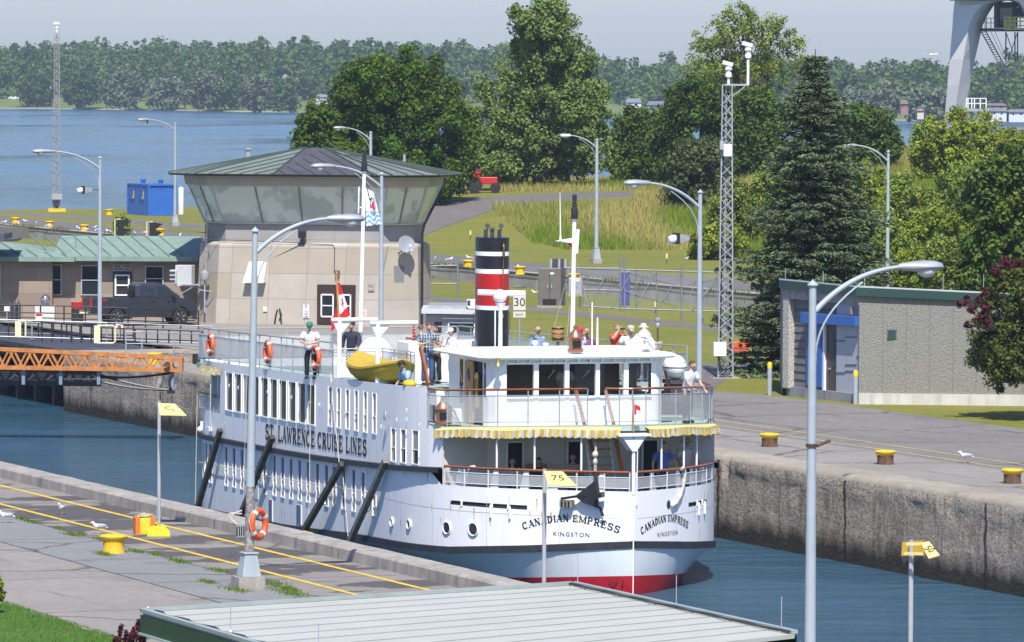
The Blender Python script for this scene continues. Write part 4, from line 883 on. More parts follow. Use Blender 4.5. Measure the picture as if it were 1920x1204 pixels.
# ---- lift bridge tower
def bridge():
    D=600;t=thing('bridge_tower','pale concrete lift-bridge tower with an arched portal, hanging stairs and a cabin','bridge tower',at(1790,260,D));k=dict(parent=t)
    Mc=M('pale_bridge_concrete',(.68,.65,.60),.8,var=.04,scale=.2);rows=[(250,1769,1784,1802),(220,1771.5,1789,1808),(160,1776.5,1798,1819),(111,1780.5,1806,1828),(47,1786,1817,1843),(28,1787,1826,1852),(9,1789,1842,1864),(2,1790,1862,1884),(0,1790,1885,1903)]
    mb=MB();n=len(rows);V=[]
    for y,a,b,c in rows: V+=[at(a,y,D),at(b,y,D-2.4),at(c,y,D+1.6),at(a,y,D+5)]
    for i in range(n-1):
        for j in range(4): mb.f.append((i*4+j,i*4+(j+1)%4,(i+1)*4+(j+1)%4,(i+1)*4+j));mb.m.append(0)
    mb.v=[tuple(p) for p in V];mb.obj('leg',Mc,**k)
    mb=MB();a=at(1790,0,D);b=at(1995,0,D);mb.ext([at(1790,0,D-2.4),at(1995,0,D-2.4),at(1999,-75,D-2.4),at(1786,-75,D-2.4)],(0,7,0));mb.obj('portal_beam',Mc,**k)
    mb=MB();mb.ext([at(1918,14,D-2.3),at(1912,5,D-2.3),at(1900,0,D-2.3),at(1995,0,D-2.3),at(2010,250,D-2.3),at(1990,250,D-2.3),at(1940,60,D-2.3)],(0,5,0));mb.obj('leg',Mc,**k)
    mb=MB();mb.ext([at(1760,-75,D-8),at(2020,-75,D-8),at(2020,-100,D-8),at(1760,-100,D-8)],(0,18,0));mb.obj('deck',Mc,**k)
    c=MB();c.ext([at(1868,4,D+.5),at(1908,4,D+.5),at(1908,52,D+.5),at(1868,52,D+.5)],(0,3,0));cb=c.obj('cabin',M('cabin_dark',(.05,.055,.06),.6),**k)
    c=MB();c.ext([at(1875,15,D+.4),at(1898,15,D+.4),at(1898,46,D+.4),at(1875,46,D+.4)],(0,.1,0));c.obj('window',M('cabin_glass',(.12,.17,.17),.15),parent=cb)
    c=MB();c.ext([at(1904,14,D+3),at(1926,14,D+3),at(1926,34,D+3),at(1904,34,D+3)],(0,.1,0));c.obj('window',M('pale_glass',(.35,.42,.45),.15),parent=cb)
    Mg=M('bridge_dark_steel',(.07,.075,.08),.6)
    p=MB();p.ext([at(1842,53,D-1),at(1990,53,D-1),at(1990,58.5,D-1),at(1842,58.5,D-1)],(0,4,0));p.obj('platform',Mg,**k)
    p=MB()
    for x in(1847,1850,1858,1866,1870,1882,1896): p.bar(at(x,53,D-1),at(x,34,D-1),.09)
    for y in(34,43): p.bar(at(1847,y,D-1),at(1872,y,D-1),.07)
    p.bar(at(1867,4,D),at(1867,52,D),.2);p.bar(at(1869,4,D),at(1869,52,D),.12);p.obj('railing',Mg,**k)
    s=MB()
    for d in(0,9): s.bar(at(1839+d,58,D-.5+d/9),at(1876+d,126,D-.5+d/9),.28,.1)
    for q in range(15): s.bar(at(1840+q*2.6,61+q*4.6,D-.5),at(1849+q*2.6,60+q*4.6,D+.6),.16,.06)
    for d in(12,20): s.bar(at(1845+d,58,D),at(1876+d*.6,112,D),.05)
    s.obj('stairs',Mg,**k)
    s=MB();s.ext([at(1872,128,D-1),at(1904,128,D-1),at(1904,131,D-1),at(1872,131,D-1)],(0,2,0));s.obj('landing',Mg,**k)
    s=MB()
    for x in(1875.5,1886,1903,1908): s.bar(at(x,60 if x>1880 else 114,D),at(x,130,D),.13)
    s.bar(at(1886,60,D),at(1906,118,D),.09);s.bar(at(1908,60,D),at(1888,120,D),.09)
    for y in(110,120): s.bar(at(1890,y,D),at(1905,y,D),.06)
    s.obj('hanger',Mg,**k)
    s=MB()
    for d in(0,8): s.bar(at(1873+d,131,D),at(1836+d,186,D),.22,.08)
    for q in range(12): s.bar(at(1874-q*3.1,133+q*4.6,D),at(1881-q*3.1,133+q*4.6,D+.6),.12,.05)
    s.obj('stairs',Mg,**k)
    s=MB();s.ext([at(1808,204,D-1),at(1855,204,D-1),at(1855,209,D-1),at(1808,209,D-1)],(0,2.5,0));pl=s.obj('platform',M_galv,**k)
    s=MB()
    for x in(1812,1815,1822,1827,1838,1849): s.bar(at(x,204,D-1),at(x,184,D-1),.11)
    for y in(184.5,194): s.bar(at(1812,y,D-1),at(1849,y,D-1),.09)
    s.obj('railing',M_white,parent=pl)
    s=MB();s.bar(at(1822,209,D),at(1822,230,D),.3);s.bar(at(1816,209,D),at(1828,216,D),.2);s.obj('support',M_galv,parent=pl)
    s=MB()
    for x in(1883,1893,1903,1913,1923): s.bar(at(x,55,D-2),at(x,32,D-2),.13)
    for y in(32.5,40,48,55): s.bar(at(1883,y,D-2),at(1925,y,D-2),.12)
    s.ext([at(1884,36,D-1.8),at(1903,34,D-1.8),at(1903,54,D-1.8),at(1884,50,D-1.8)],(0,.5,0));s.obj('basket',M('faded_yellow',(.45,.42,.12),.6),**k)
bridge()
# ---- foreground shed
def shed():
    Zr=6.7;A,B,C=atZ(268,1148,Zr),atZ(1075,1097,Zr),atZ(1490,1189,Zr);Dn=atZ(700,1275,Zr)
    t=thing('foreground_shed','flat pale metal roof with a dark green edge in the foreground','shed',(C.x-1.5,C.y+1,2.6));k=dict(parent=t);up=Vector((0,0,1))
    r=MB();Q=[A,B,C,Dn];r.add(Q+[q-up*.06 for q in Q],[(3,2,1,0),(0,1,5,4),(1,2,6,5),(2,3,7,6),(3,0,4,7)]);ro=r.obj('roof',M('pale_roof_sheet',(.42,.425,.375),.6,var=.05,scale=.8,streak=.12),**k)
    s=MB()
    for q in range(1,12):
        f=q/12.;a=A.lerp(Dn,f)+up*.008;b=B.lerp(C,f)+up*.008
        for i in range(16):
            u=a.lerp(b,i/16);v=a.lerp(b,(i+.985)/16);s.bar(u,v,.016,.004)
    s.obj('seam',M('seam_grey',(.20,.21,.20),.8),parent=ro)
    s=MB()
    for a,b in((A,B),(B,C),(A,Dn)): s.bar(a+up*.03,b+up*.03,.10,.05)
    s.obj('edge_trim',M('trim_grey_green',(.28,.32,.30),.5),parent=ro)
    fc=MB()
    def off(a,b,o): d=(b-a).normalized();n=Vector((d.y,-d.x,0));return n*o
    o=off(Dn,A,.03)
    for a,b,o in((A,Dn,off(Dn,A,-.04)),(B,C,Vector((.03,.03,0))),):
        fc.add([a+o-up*.03,b+o-up*.03,b+o-up*.30,a+o-up*.30],[(0,1,2,3)])
    fc.obj('fascia',M('dark_green_fascia',(.010,.04,.018),.4,var=.15),**k)
    fc=MB();fc.bar(A+off(Dn,A,-.06)-up*.3,Dn+off(Dn,A,-.06)-up*.3,.03,.03);fc.obj('fascia_lip',M('lip_mint',(.3,.4,.36),.5),**k)
    w=MB();A2=A.lerp(C,.04);B2=B.lerp(Dn,.05);C2=C.lerp(A,.04);D2=Dn.lerp(B,.05)
    w.prism([(A2.x,A2.y),(B2.x,B2.y),(C2.x,C2.y),(D2.x,D2.y)],2.6,Zr-.07);w.obj('wall',M('dark_green_wall',(.015,.03,.025),.8,var=.6,scale=3),**k)
    for px,y0,y1 in((278,1143,1092),(432,1186,1127),(597,1225,1168),(1083,1098,1037),(1268,1138,1078),(1465,1184,1118)):
        p=atZ(px,y0,Zr);h=(y1-y0)/-(F/p.y);MB().tube([p,p+up*h],.007,5).lathe([(.05,0),(.02,.04)],p,6).obj('lightning_rod',M_galv,**k)
    a=[A+Vector((.15,-.1,.03)).lerp(Vector((0,0,0)),0)];P=[A.lerp(Dn,f)+Vector((.12+.05*math.sin(f*50),.0,.03)) for f in np.linspace(.01,1,40)];MB().tube(P,.018,5).obj('cable',M_black,parent=ro)
    P=[B.lerp(C,f)+Vector((-.1+.03*math.sin(f*40),-.03,.03)) for f in np.linspace(.0,1,40)];MB().tube(P,.016,5).obj('cable',M_black,parent=ro)
shed()
# ---- distance boards on poles
def board(base,corners,txt,label,h,lean,tdir=None,back=None):
    """corners: four world points of the plate"""
    t=thing('distance_board',label,'sign',base,0,'yellow distance boards on poles along the pier');k=dict(parent=t);b=Vector(base)
    c=sum(corners,Vector())/4
    MB().tube([b,Vector((b.x+lean,b.y,corners[0].z+.02))],.045,8).obj('pole',M('pole_weathered',(.42,.43,.44),.6,.2,streak=.4),smooth=True,**k)
    n=(corners[1]-corners[0]).cross(corners[3]-corners[0]).normalized()
    if n.y>0: n=-n
    pl=MB().ext(corners,-n*.02).obj('plate',M_ypl,**k)
    x=(corners[1]-corners[0]).normalized();y=(corners[0]-corners[3]).normalized()
    tb=MB();o=c+n*.008
    if txt=='50': x2=(corners[1]-corners[3]).normalized()*-1;x2=(corners[2]-corners[0]).normalized();y2=(n.cross(x2)).normalized();parts=[('50',.2,Vector())];x,y=x2,y2
    elif txt=='CL': parts=[('C',.24,x*-.05+y*.05),('L',.2,x*.09-y*.04)]
    else: parts=[(txt,.30,Vector())]
    for tx,sz,of in parts: vs,fs=text_mesh(tx,sz,.002);tb.add([o+of+x*v.x+y*v.y+n*v.z for v in vs],fs)
    tb.obj('lettering',M_ink,parent=pl)
    return t,k,pl
def crn(L,D0,D1): return [at(*L[0],D0),at(*L[1],D0),at(*L[2],D1),at(*L[3],D1)]
board(atZ(298,984),crn([(296.5,756),(328,757),(350,779),(300,778)],141.2,140.6),'CL','yellow board marked CL on a thin pole at the pier edge, farthest left',3.2,.0)
board(Vector((.72,117.6,2.6)),crn([(1020,883.5),(1055,884),(1081,911),(1028,910)],117.2,116.7),'75','yellow board marked 75 on a pole in front of the ship bow',3.2,0)
t,k,pl=board(Vector((7.36,100.,2.6)),crn([(1727,1018),(1742,1015),(1762,1041),(1741,1047)],99.6,99.2),'50','yellow folded board marked 50 on a pole over the water at the right',3.2,0)
MB().ext([at(1692,1017,100.3),at(1730,1013,99.9),at(1736,1040,99.8),at(1690,1042,100.2)],(0,.02,0)).obj('plate',M('sign_back_amber',(.5,.32,.04),.5),**k)
m=MB();m.bar(at(1700,1020,99.8),at(1734,1020,99.6),.05);m.bar(at(1696,1038,99.8),at(1738,1039,99.5),.05);m.obj('bracket',M_ypl,**k)
# ---- boxes on the pier
b0=atZ(270,1001);t=thing('striped_box','yellow box with orange corners on the pier','box',b0,R(12));k=dict(parent=t,world=False)
MB().box((0,0,.21),(.46,.46,.42)).obj('box',M('box_yellow',(.68,.55,.03),.6,var=.12,scale=5),bevel=.01,**k)
for x in(-.19,.19): MB().box((x,-.01,.215),(.12,.48,.43)).obj('corner_panel',M('box_orange',(.7,.17,.02),.6,var=.1),**k)
m=MB();rr=random.Random(2)
for i in range(7): m.box((rr.uniform(-.16,.16),rr.uniform(-.15,.15),.45+rr.uniform(0,.04)),(rr.uniform(.08,.2),rr.uniform(.05,.2),.05),rz=rr.uniform(0,3))
m.tube(curve((-.1,0,.46),(0,0,.6),(.1,0,.46)),.012,5);m.obj('lid_clutter',M('pale_lumber',(.5,.47,.25),.8,var=.3,scale=8),**k)
b0=atZ(297,1006);t=thing('chock_block','yellow sloped block beside the striped box on the pier','block',b0,R(6));k=dict(parent=t,world=False)
MB().ext([(-.29,-.14,0),(.29,-.14,0),(.29,-.14,.13),(.16,-.14,.26),(-.16,-.14,.26),(-.29,-.14,.15)],(0,.3,0)).obj('body',M('block_yellow',(.72,.60,.03),.6,var=.12,scale=6),bevel=.012,**k);MB().lathe([(.03,.25),(.03,.34),(.05,.35),(0,.37)],(.0,.1,0),8).obj('knob',M_yel,**k)
b0=atZ(577,1022)+Vector((0,.55,0));t=thing('mooring_loop','small bent yellow steel loop on the pier curb','loop',b0);MB().tube([(-.12,0,.08),(-.12,0,.3),(.1,0,.24),(.1,0,.12),(.18,-.05,.1)],.025,6).obj('loop',M_yel,parent=t,world=False)
b0=atZ(459,1007);t=thing('curb_grate','grey slotted drain guard set against the pier curb','grate',b0,AZN-R(90)+R(90));k=dict(parent=t,world=False);m=MB()
g=MB()
for i in range(6): g.box((-.12+.06*i-.06,.0,.15),(.025,.03,.28))
g.box((-.03,0,.29),(.4,.03,.03));g.box((-.03,0,.01),(.4,.03,.03));g.obj('bars',M_galv,**k);MB().box((-.03,.04,.15),(.36,.02,.28)).obj('opening',M_black,**k)
# ---- railings
def railing(name,label,pts,h,sp,mat,rails=(1.,.5),pr=.03,rr=.025,group='railings around the lock head'):
    pts=[Vector(p) for p in pts];t=thing(name,label,'railing',pts[0],0,group)
    for a,b in zip(pts[:-1],pts[1:]):
        n=max(1,int((b-a).length/sp))
        for i in range(n+(1 if b==pts[-1] else 0)):
            p=a.lerp(b,i/n);MB().tube([p-Vector((0,0,.03)),p+Vector((0,0,h))],pr,6).obj('post',mat,parent=t)
    for r in rails: MB().tube([p+Vector((0,0,h*r)) for p in pts],rr,6).obj('rail',mat,parent=t)
    return t
Z0=Vector((0,0,0))
rl=railing('railing','white railing on the quay edge behind the stern, its posts near the yellow bollard',[atZ(236,668),atZ(266,668.5),atZ(326,671),atZ(392,674)],1.02,1.35,M_galv,(1.,.52))
MB().box(atZ(243,640)+Vector((0,-13,-.0)),(.34,.03,.3)).obj('placard',M('placard_white',(.7,.68,.7),.6,var=.1,scale=9),parent=rl)
rl=railing('railing','long pale handrail along the lock gate walkway above the orange boom',[at(-10,634,240),at(60,636,240),at(200,640,240),at(400,647,239)],.82,1.9,M_galv,(1.,.1))
railing('railing','black railing nearest the truck along the plaza edge',[at(-12,604,254),at(120,607,253.5),at(240,611,253),at(372,616,251.5)],.82,.9,M_black,(1.,.58,.3),.035,.032)
railing('railing','black railing of the gate walkway, rising over the dark pit',[at(-12,640,243),at(100,642,243),at(250,645,242)],.85,.62,M_black,(1.,.45),.034,.032)
railing('railing','black sloping railing of the gate walkway right of the yellow gate frame',[at(60,642,241),at(190,655,239),at(380,662,238)],.95,.5,M_black,(1.,.55),.034,.032)
for px,py,w_,h_,D,lb,col in ((199,627,34,33,236,'cream tubular gate frame hanging beside the black railings','cream'),(41,617,14,30,238,'cream post board at the left end of the gate walkway','cream')):
    c=at(px,py,D);t=thing('gate_frame',lb,'gate frame',c-Vector((0,0,.4)));s=D/F;k=dict(parent=t);a=w_/2*s;b=h_/2*s
    MB().tube([c+Vector((-a,0,-b)),c+Vector((a*.8,0,-b)),c+Vector((a,0,-b*.8)),c+Vector((a,0,b*.8)),c+Vector((a*.8,0,b)),c+Vector((-a,0,b))],.04,6).obj('tube',M_cream,**k)
    MB().box(c+Vector((-a,0,0)),(.26,.05,2*b)).obj('board',M_cream,**k)
# gate leaf stowed in the pit
t=thing('lock_gate','dark steel lock gate leaf stowed in its wall recess','lock gate',lk(204,74.9,.3));k=dict(parent=t)
g=MB();g.ext([lk(203.6,74.6,.4),lk(250,74.6,.4),lk(250,74.6,2.55),lk(203.6,74.6,2.55)],N2*.7);g.obj('leaf',M('gate_steel',(.035,.033,.03),.8,var=.5,scale=3,streak=.6),**k)
g=MB()
for a in np.arange(204,250,1.5): g.box(lk(a,74.5,1.5),(.12,.25,2.2),rz=AZN)
g.obj('rib',M_dark,**k)
# ---- orange boom
def boom():
    D=213.;t=thing('arrester_boom','orange lattice arrester boom lying level over the water, its holed end plate beside the stern','boom',at(326,697,D));k=dict(parent=t);Mo=M('boom_orange',(.50,.19,.045),.6,var=.25,scale=3,streak=.35,dirt=(.2,.06,.02))
    def top(px): return 654.5+(px)*16.5/330.
    def bot(px): return 689+(px)*5/330.
    for d,nm in((0,0),(.75,1)):
        for f,y in((top,0),(bot,0)):
            MB().bar(at(-60,f(-60),D+d),at(318,f(318),D+d),.11,.16).obj('chord',Mo,**k)
    xs=[318,296,275,258,240,223,206,188,172,154,137,118,101,82,63,48,28,10,-10,-35,-60]
    xs=list(np.linspace(318,-60,23));b=MB()
    for i in range(len(xs)-1):
        f,g=(top,bot) if i%2 else (bot,top)
        b.bar(at(xs[i],f(xs[i]),D),at(xs[i+1],g(xs[i+1]),D),.06,.08);f,g=g,f
        b.bar(at(xs[i]-9,g(xs[i]),D+.75),at(xs[i+1]-9,f(xs[i+1]),D+.75),.07,.07)
    b.obj('lattice',Mo,**k)
    e=MB();P=[at(x,y,D-.05) for x,y in((318,671),(341,671.5),(341,693),(336,696),(318,696))];c=at(329.5,684.5,D-.05);r=.13
    ring=[c+Vector((r*math.cos(a),0,r*1.1*math.sin(a))) for a in np.linspace(0,2*math.pi,17)[:-1]]
    out=[]
    import itertools
    s=F/D;cx=[(341,671.5),(318,671),(318,696),(341,696)]
    sqp=[c+Vector((math.copysign(min(abs(math.cos(a))*1.5,1),math.cos(a))*.26,0,math.copysign(min(abs(math.sin(a))*1.5,1),math.sin(a))*.27)) for a in np.linspace(0,2*math.pi,17)[:-1]]
    V=sqp+ring;V=V+[p+Vector((0,.8,0)) for p in V]
    fs=[]
    for i in range(16): j=(i+1)%16;fs+=[(i,j,16+j,16+i),(32+i,48+i,48+j,32+j),(i,32+i,32+j,j),(16+i,16+j,48+j,48+i)]
    e.add(V,fs);e.obj('end_plate',Mo,**k)
    MB().lathe([(.05,0),(.12,0),(.12,.2),(.05,.2)],at(313,684,D-.2),12,Matrix.Rotation(R(-90),3,'X')).obj('hinge',M_rust,**k)
    for px,y0,y1 in((44,694,721),(114,694,721),(185,694,721),(323,697,733)):
        MB().bar(at(px,y0,D+.2),at(px,y1,D+.2),.13,.16).obj('hanger',M('hanger_blue_grey',(.2,.27,.33),.6,.2),**k)
    MB().bar(at(-60,703,D+.6),at(190,702,D+.6),.16,.3).bar(at(-60,716,D+.6),at(190,718,D+.6),.2,.26).obj('lower_beam',M_black,**k)
    b=MB();x2=list(np.linspace(-60,190,15))
    for i in range(14): b.bar(at(x2[i],703 if i%2 else 716,D+.5),at(x2[i+1],716 if i%2 else 703,D+.5),.06)
    b.obj('lower_lattice',M_dark,**k)
    for y0,ym,y1 in((705,709,698),(715,728,731),(703,720,732),(708,706,700)):
        MB().tube(curve(at(188,y0,D+.3),at(250,ym+4,D+.2),at(322,y1,D+.1)),.045,6).obj('cable',M_black,smooth=True,**k)
    MB().tube(curve(at(322,700,D),at(312,716,D-.1),at(323,733,D)),.04,6).box(at(321,735,D),(.3,.3,.1)).obj('cable',M_black,smooth=True,**k)
boom()
t=thing('timber_fender_row','dark timber piles standing in the wall recess under the boom','timber piles',lk(224,71.5,0));k=dict(parent=t)
for a in np.arange(224,262,2.7): MB().box(lk(a,71.2,.8),(.35,.35,3.4),rz=AZN).obj('pile',M('wet_timber',(.07,.055,.04),.8,var=.5,scale=4,streak=.6),**k)
MB().bar(lk(222,71.1,2.1),lk(262,71.1,2.1),.3,.5).obj('wale',MATS['wet_timber'],**k)
MB().prism([lk(a,n).xy[:] for a,n in((221.9,70.3),(262,70.3),(262,75.4),(221.9,75.4))],2.35,2.55).obj('deck',M_dark,**k)
# ---- signal heads, drums, cylinders, cabinets
for px,lb in ((228,'black two-lamp signal head behind the lockhouse roof, left one by the shrub'),(288,'black two-lamp signal head behind the lockhouse roof, right one by the tower')):
    c=at(px,437 if px<250 else 442,285);t=thing('traffic_signal',lb,'signal',(c.x-.35,c.y,2.6),0,'signal heads behind the lockhouse roof');k=dict(parent=t)
    MB().box(c+Vector((-.05,0,.28)),(.32,.3,.86)).obj('housing',M_black,bevel=.02,**k)
    for z in(.42,.0): 
        h=MB();h.add([c+Vector(p) for p in((.1,-.15,z+.25),(.1,.15,z+.25),(.5,.1,z+.20),(.5,-.1,z+.20),(.1,-.15,z-.08),(.1,.15,z-.08))],[(0,1,2,3),(0,3,4),(1,5,2),(4,5,1,0),(4,3,2,5)]);h.obj('visor',M_black,**k)
    MB().tube([Vector((c.x-.35,c.y,2.5)),c+Vector((-.35,0,.72)),c+Vector((-.05,0,.72))],.03,6).obj('post',M_cream,**k)
for px,py,lb,c1 in ((145,603,'black oil drum with a bright red top left of the pickup','drum'),):
    c=atZ(px,py);t=thing('oil_drum',lb,'drum',c,0);k=dict(parent=t,world=False)
    MB().lathe([(.29,0),(.29,.3),(.3,.31),(.29,.32),(.29,.62)],n=20).obj('body',M('drum_black',(.03,.025,.025),.5),smooth=True,**k);MB().lathe([(.295,.62),(.295,.9),(.3,.92),(.28,.92),(.27,.89),(0,.89)],n=20).obj('top',M_red,smooth=True,**k)
c=atZ(85,600);t=thing('vent_cowl','shiny metal vent cowl on a pale box beside the lockhouse door','vent',c);k=dict(parent=t,world=False);MB().box((0,0,.35),(.95,.7,.7)).obj('base_box',M('pale_box',(.6,.58,.54),.7,var=.05),bevel=.02,**k);MB().lathe([(.23,.7),(.23,.85),(.25,.86),(.23,.88),(.25,.98),(.2,1.1),(.12,1.2),(0,1.24)],n=18).obj('cowl',M_chrome,smooth=True,**k)
c=atZ(27,602);t=thing('gas_cylinder','cluster of dark gas cylinders behind the railing at the far left','gas cylinders',c);k=dict(parent=t,world=False)
for x in(-.2,0,.2): MB().lathe([(.1,0),(.1,.8),(.05,.9),(.03,.95),(.03,1.0)],(x,0,0),12).obj('cylinder',M_dark,smooth=True,**k)
for (px,py,w_,h_,D,lb,m) in ((13,579,10,9,249.5,'small white notice on the black railing at the left edge',M_white),(73,597,11,19,249.5,'white notice with a red heading on the black railing','w2'),(224,612,14,9,240,'white notice with a red block under the pickup tail',M_white)):
    c=at(px,py,D-.1);t=thing('notice_board',lb,'notice',c-Vector((0,0,h_/2*D/F)),0);s=D/F;k=dict(parent=t);MB().box(c,(w_*s,.03,h_*s)).obj('plate',M_white,**k)
    q=MB();
    if w_==11: q.box(c+Vector((0,-.02,h_*s*.36)),(w_*s,.01,h_*s*.25))
    elif w_==14: q.box(c+Vector((0,-.02,0)),(w_*s*.45,.01,h_*s*.5))
    if q.v: q.obj('red_mark',M_red,**k)
    MB().bar(c-Vector((0,-.03,h_/2*s)),c-Vector((0,-.03,h_/2*s+.4)),.03).obj('bracket',M_galv,**k)
# speed board
c=at(974,563,240);t=thing('speed_sign','white speed board reading 30 on a post right of the funnel','sign',Vector((c.x,c.y,2.6)));k=dict(parent=t);s=240/F
MB().tube([(c.x,c.y+.05,2.5),(c.x,c.y+.05,c.z+.4)],.04,8).obj('post',M_galv,**k)
pl=MB().box(c,(23*s,.03,37*s)).obj('plate',M('sign_offwhite',(.62,.60,.52),.5,var=.04),**k);tb=MB();put_text(tb,'30',.52,c+Vector((0,-.02,-.1)),(1,0,0),(0,0,1));put_text(tb,'MAXIMUM',.095,c+Vector((0,-.02,.3)),(1,0,0),(0,0,1));tb.obj('lettering',M_ink,parent=pl)
c2=c+Vector((0,0,-.63));pl=MB().box(c2,(23*s,.03,11*s)).obj('lower_plate',MATS['sign_offwhite'],**k);tb=MB();put_text(tb,'km/h',.17,c2+Vector((0,-.02,0)),(1,0,0),(0,0,1));tb.obj('lettering',M_ink,parent=pl)
# electrical cabinets
def cab(px0,px1,py0,py1,D,name,label,mat,leg=True):
    a=at(px0,py1,D);b=at(px1,py0,D);t=thing(name,label,'cabinet',((a.x+b.x)/2,D,a.z));k=dict(parent=t);w_=b.x-a.x;h_=b.z-a.z;c=(a+b)/2
    MB().box(c+Vector((0,.4,0)),(w_,.8,h_)).obj('body',mat,bevel=.02,**k)
    MB().bar(c+Vector((0,-.01,-h_*.45)),c+Vector((0,-.01,h_*.45)),.02,.01).obj('door_gap',M_black,**k)
    for s in(-1,1): MB().box(c+Vector((s*.1,-.03,.03)),(.05,.05,.18)).obj('handle',M_galv,**k)
    MB().box(c+Vector((.12,-.01,h_*.36)),(.2,.01,.1)).obj('label_plate',M_white,**k)
    MB().box(c+Vector((0,.3,-h_/2-.06)),(w_*1.1,1.1,.12)).obj('pad',M_plinth,**k)
    return t,k,c,w_,h_
M_cab=M('cabinet_bronze',(.17,.15,.13),.45,.2,var=.1)
t,k,c,w_,h_=cab(1009,1052,503,573,278,'electrical_cabinet','bronze double-door electrical cabinet standing right of the speed board',M_cab)
MB().box(c+Vector((0,-.01,-h_*.4)),(w_*.6,.02,.3)).obj('plinth_gap',M_black,**k);MB().box(c+Vector((w_*.5+.12,.5,0)),(.22,.7,h_*.98)).obj('side_duct',M_dark,**k)
t,k,c,w_,h_=cab(1066,1091,522,551,278,'electrical_cabinet','grey electrical box on legs right of the bronze cabinet',M_galv)
for s_ in(-.25,.25): MB().bar((c.x+s_,c.y+.4,2.55),(c.x+s_,c.y+.4,c.z-h_/2),.06).obj('leg',M_galv,**k)
a=groundhit(1046,503);t=thing('condenser_unit','open-sided grey condenser unit behind the bronze cabinet','condenser',a);k=dict(parent=t,world=False);MB().box((0,.3,.28),(.95,.6,.56)).obj('coil',M_dark,**k)
for x in(-.42,.08,.45): MB().box((x,-.02,.28),(.13,.06,.58)).obj('frame_post',M_galv,**k)
a=at(1172,573,278);t=thing('blue_kiosk','narrow blue kiosk behind the wire fence','kiosk',(a.x,a.y,a.z));k=dict(parent=t,world=False);MB().box((0,.2,.85),(.47,.4,1.7)).obj('body',M('kiosk_blue',(.04,.05,.28),.5),bevel=.02,**k);MB().box((0,.2,1.72),(.52,.45,.06)).obj('cap',M_galv,**k)
# wire fence with braced gate
def fence():
    D=276;M_galv=M('fence_steel',(.20,.215,.225),.6,.2,var=.2,scale=2);t=thing('wire_fence','tall grey wire fence with braced gate frames behind the ship mast','fence',at(1160,598,D));k=dict(parent=t)
    for px,y0,y1 in((858,570,482),(1093,575,520),(1101,580,505),(1163,585,484),(1171,585,483),(1193,570,508),(1231,600,508),(1278,608,495),(1344,606,506),(1318,606,508)): MB().tube([at(px,max(y0,583),D),at(px,y1,D)],.05 if px in(1163,1171,1278,858) else .03,6).obj('post',M_galv,**k)
    for a,y0,b,y1 in((1060,502,1350,511),(1060,503,1163,503),(1093,574,1165,579),(1165,579,1350,584),(1095,543,1163,545),(800,499,858,498),(800,532,858,532)): MB().tube([at(a,y0,D),at(b,y1,D)],.04,6).obj('rail',M_galv,**k)
    for a,y0,b,y1 in((1105,574,1140,508),(1148,575,1182,515),(1192,573,1231,510),(1238,573,1276,511),(1286,573,1312,510),(1171,545,1272,573),(1180,510,1276,534),(1280,534,1345,521),(1276,608,1344,525),(1300,580,1346,515)): MB().bar(at(a,y0,D-.05),at(b,y1,D-.05),.05).obj('brace',M_galv,**k)
    m,n,l,b=nodes('wire_mesh');b.inputs['Base Color'].default_value=(.4,.42,.44,1);b.inputs['Metallic'].default_value=.3;b.inputs['Alpha'].default_value=.13
    mb=MB();mb.quad(at(1094,576,D+.02),at(1350,584,D+.02),at(1350,511,D+.02),at(1094,504,D+.02));mb.obj('wire_mesh',m,**k)
fence()
# booth behind the ship
def booth():
    D=235;t=thing('booth','low grey booth with a white roof edge and air conditioner behind the stern deck','booth',at(850,660,D));k=dict(parent=t)
    b=MB();b.ext([at(798,650,D),at(918,650,D),at(918,590,D),at(798,590,D)],(0,4,0));b.obj('wall',M('booth_grey',(.28,.30,.33),.7,var=.06),**k)
    r=MB();r.ext([at(790,588,D-.4),at(924,590,D-.4),at(924,582,D-.4),at(790,581,D-.4)],(0,4.8,0));r.obj('roof_edge',M('booth_roof',(.5,.51,.52),.6,var=.05),**k)
    r=MB();r.ext([at(800,581,D+.5),at(924,582,D+.5),at(922,574,D+.6),at(802,573,D+.6)],(0,3.4,0));r.obj('roof_top',M('booth_felt',(.25,.26,.27),.8,var=.15),**k)
    g=MB();g.ext([at(843,606,D-.03),at(887,607,D-.03),at(887,628,D-.03),at(843,628,D-.03)],(0,.1,0));w_=g.obj('window',M_glassd,**k)
    f=MB();f.bar(at(829,597,D-.06),at(905,598,D-.06),.05);f.obj('ledge',M_white,**k)
    f=MB()
    for a,b_ in(((841,605),(889,605.5)),((841,605),(841,630)),((889,605.5),(889,630))): f.bar(at(*a,D-.06),at(*b_,D-.06),.06)
    f.obj('frame',M_white,parent=w_)
    f=MB();f.ext([at(815,604,D-.03),at(828,604,D-.03),at(828,630,D-.03),at(815,630,D-.03)],(0,.1,0));f.obj('window',M_glassd,**k)
    a=MB();a.ext([at(875,562,D+.2),at(901,561,D+.2),at(901,579,D+.2),at(878,579,D+.2),at(875,574,D+.2)],(0,.5,0));a=a.obj('air_conditioner',M_white,bevel=.03,**k);q=MB();q.ext([at(876,563,D+.18),at(882,563,D+.18),at(882,574,D+.18),at(876,572,D+.18)],(0,.05,0));q.obj('grille',M_dark,parent=a)
booth()
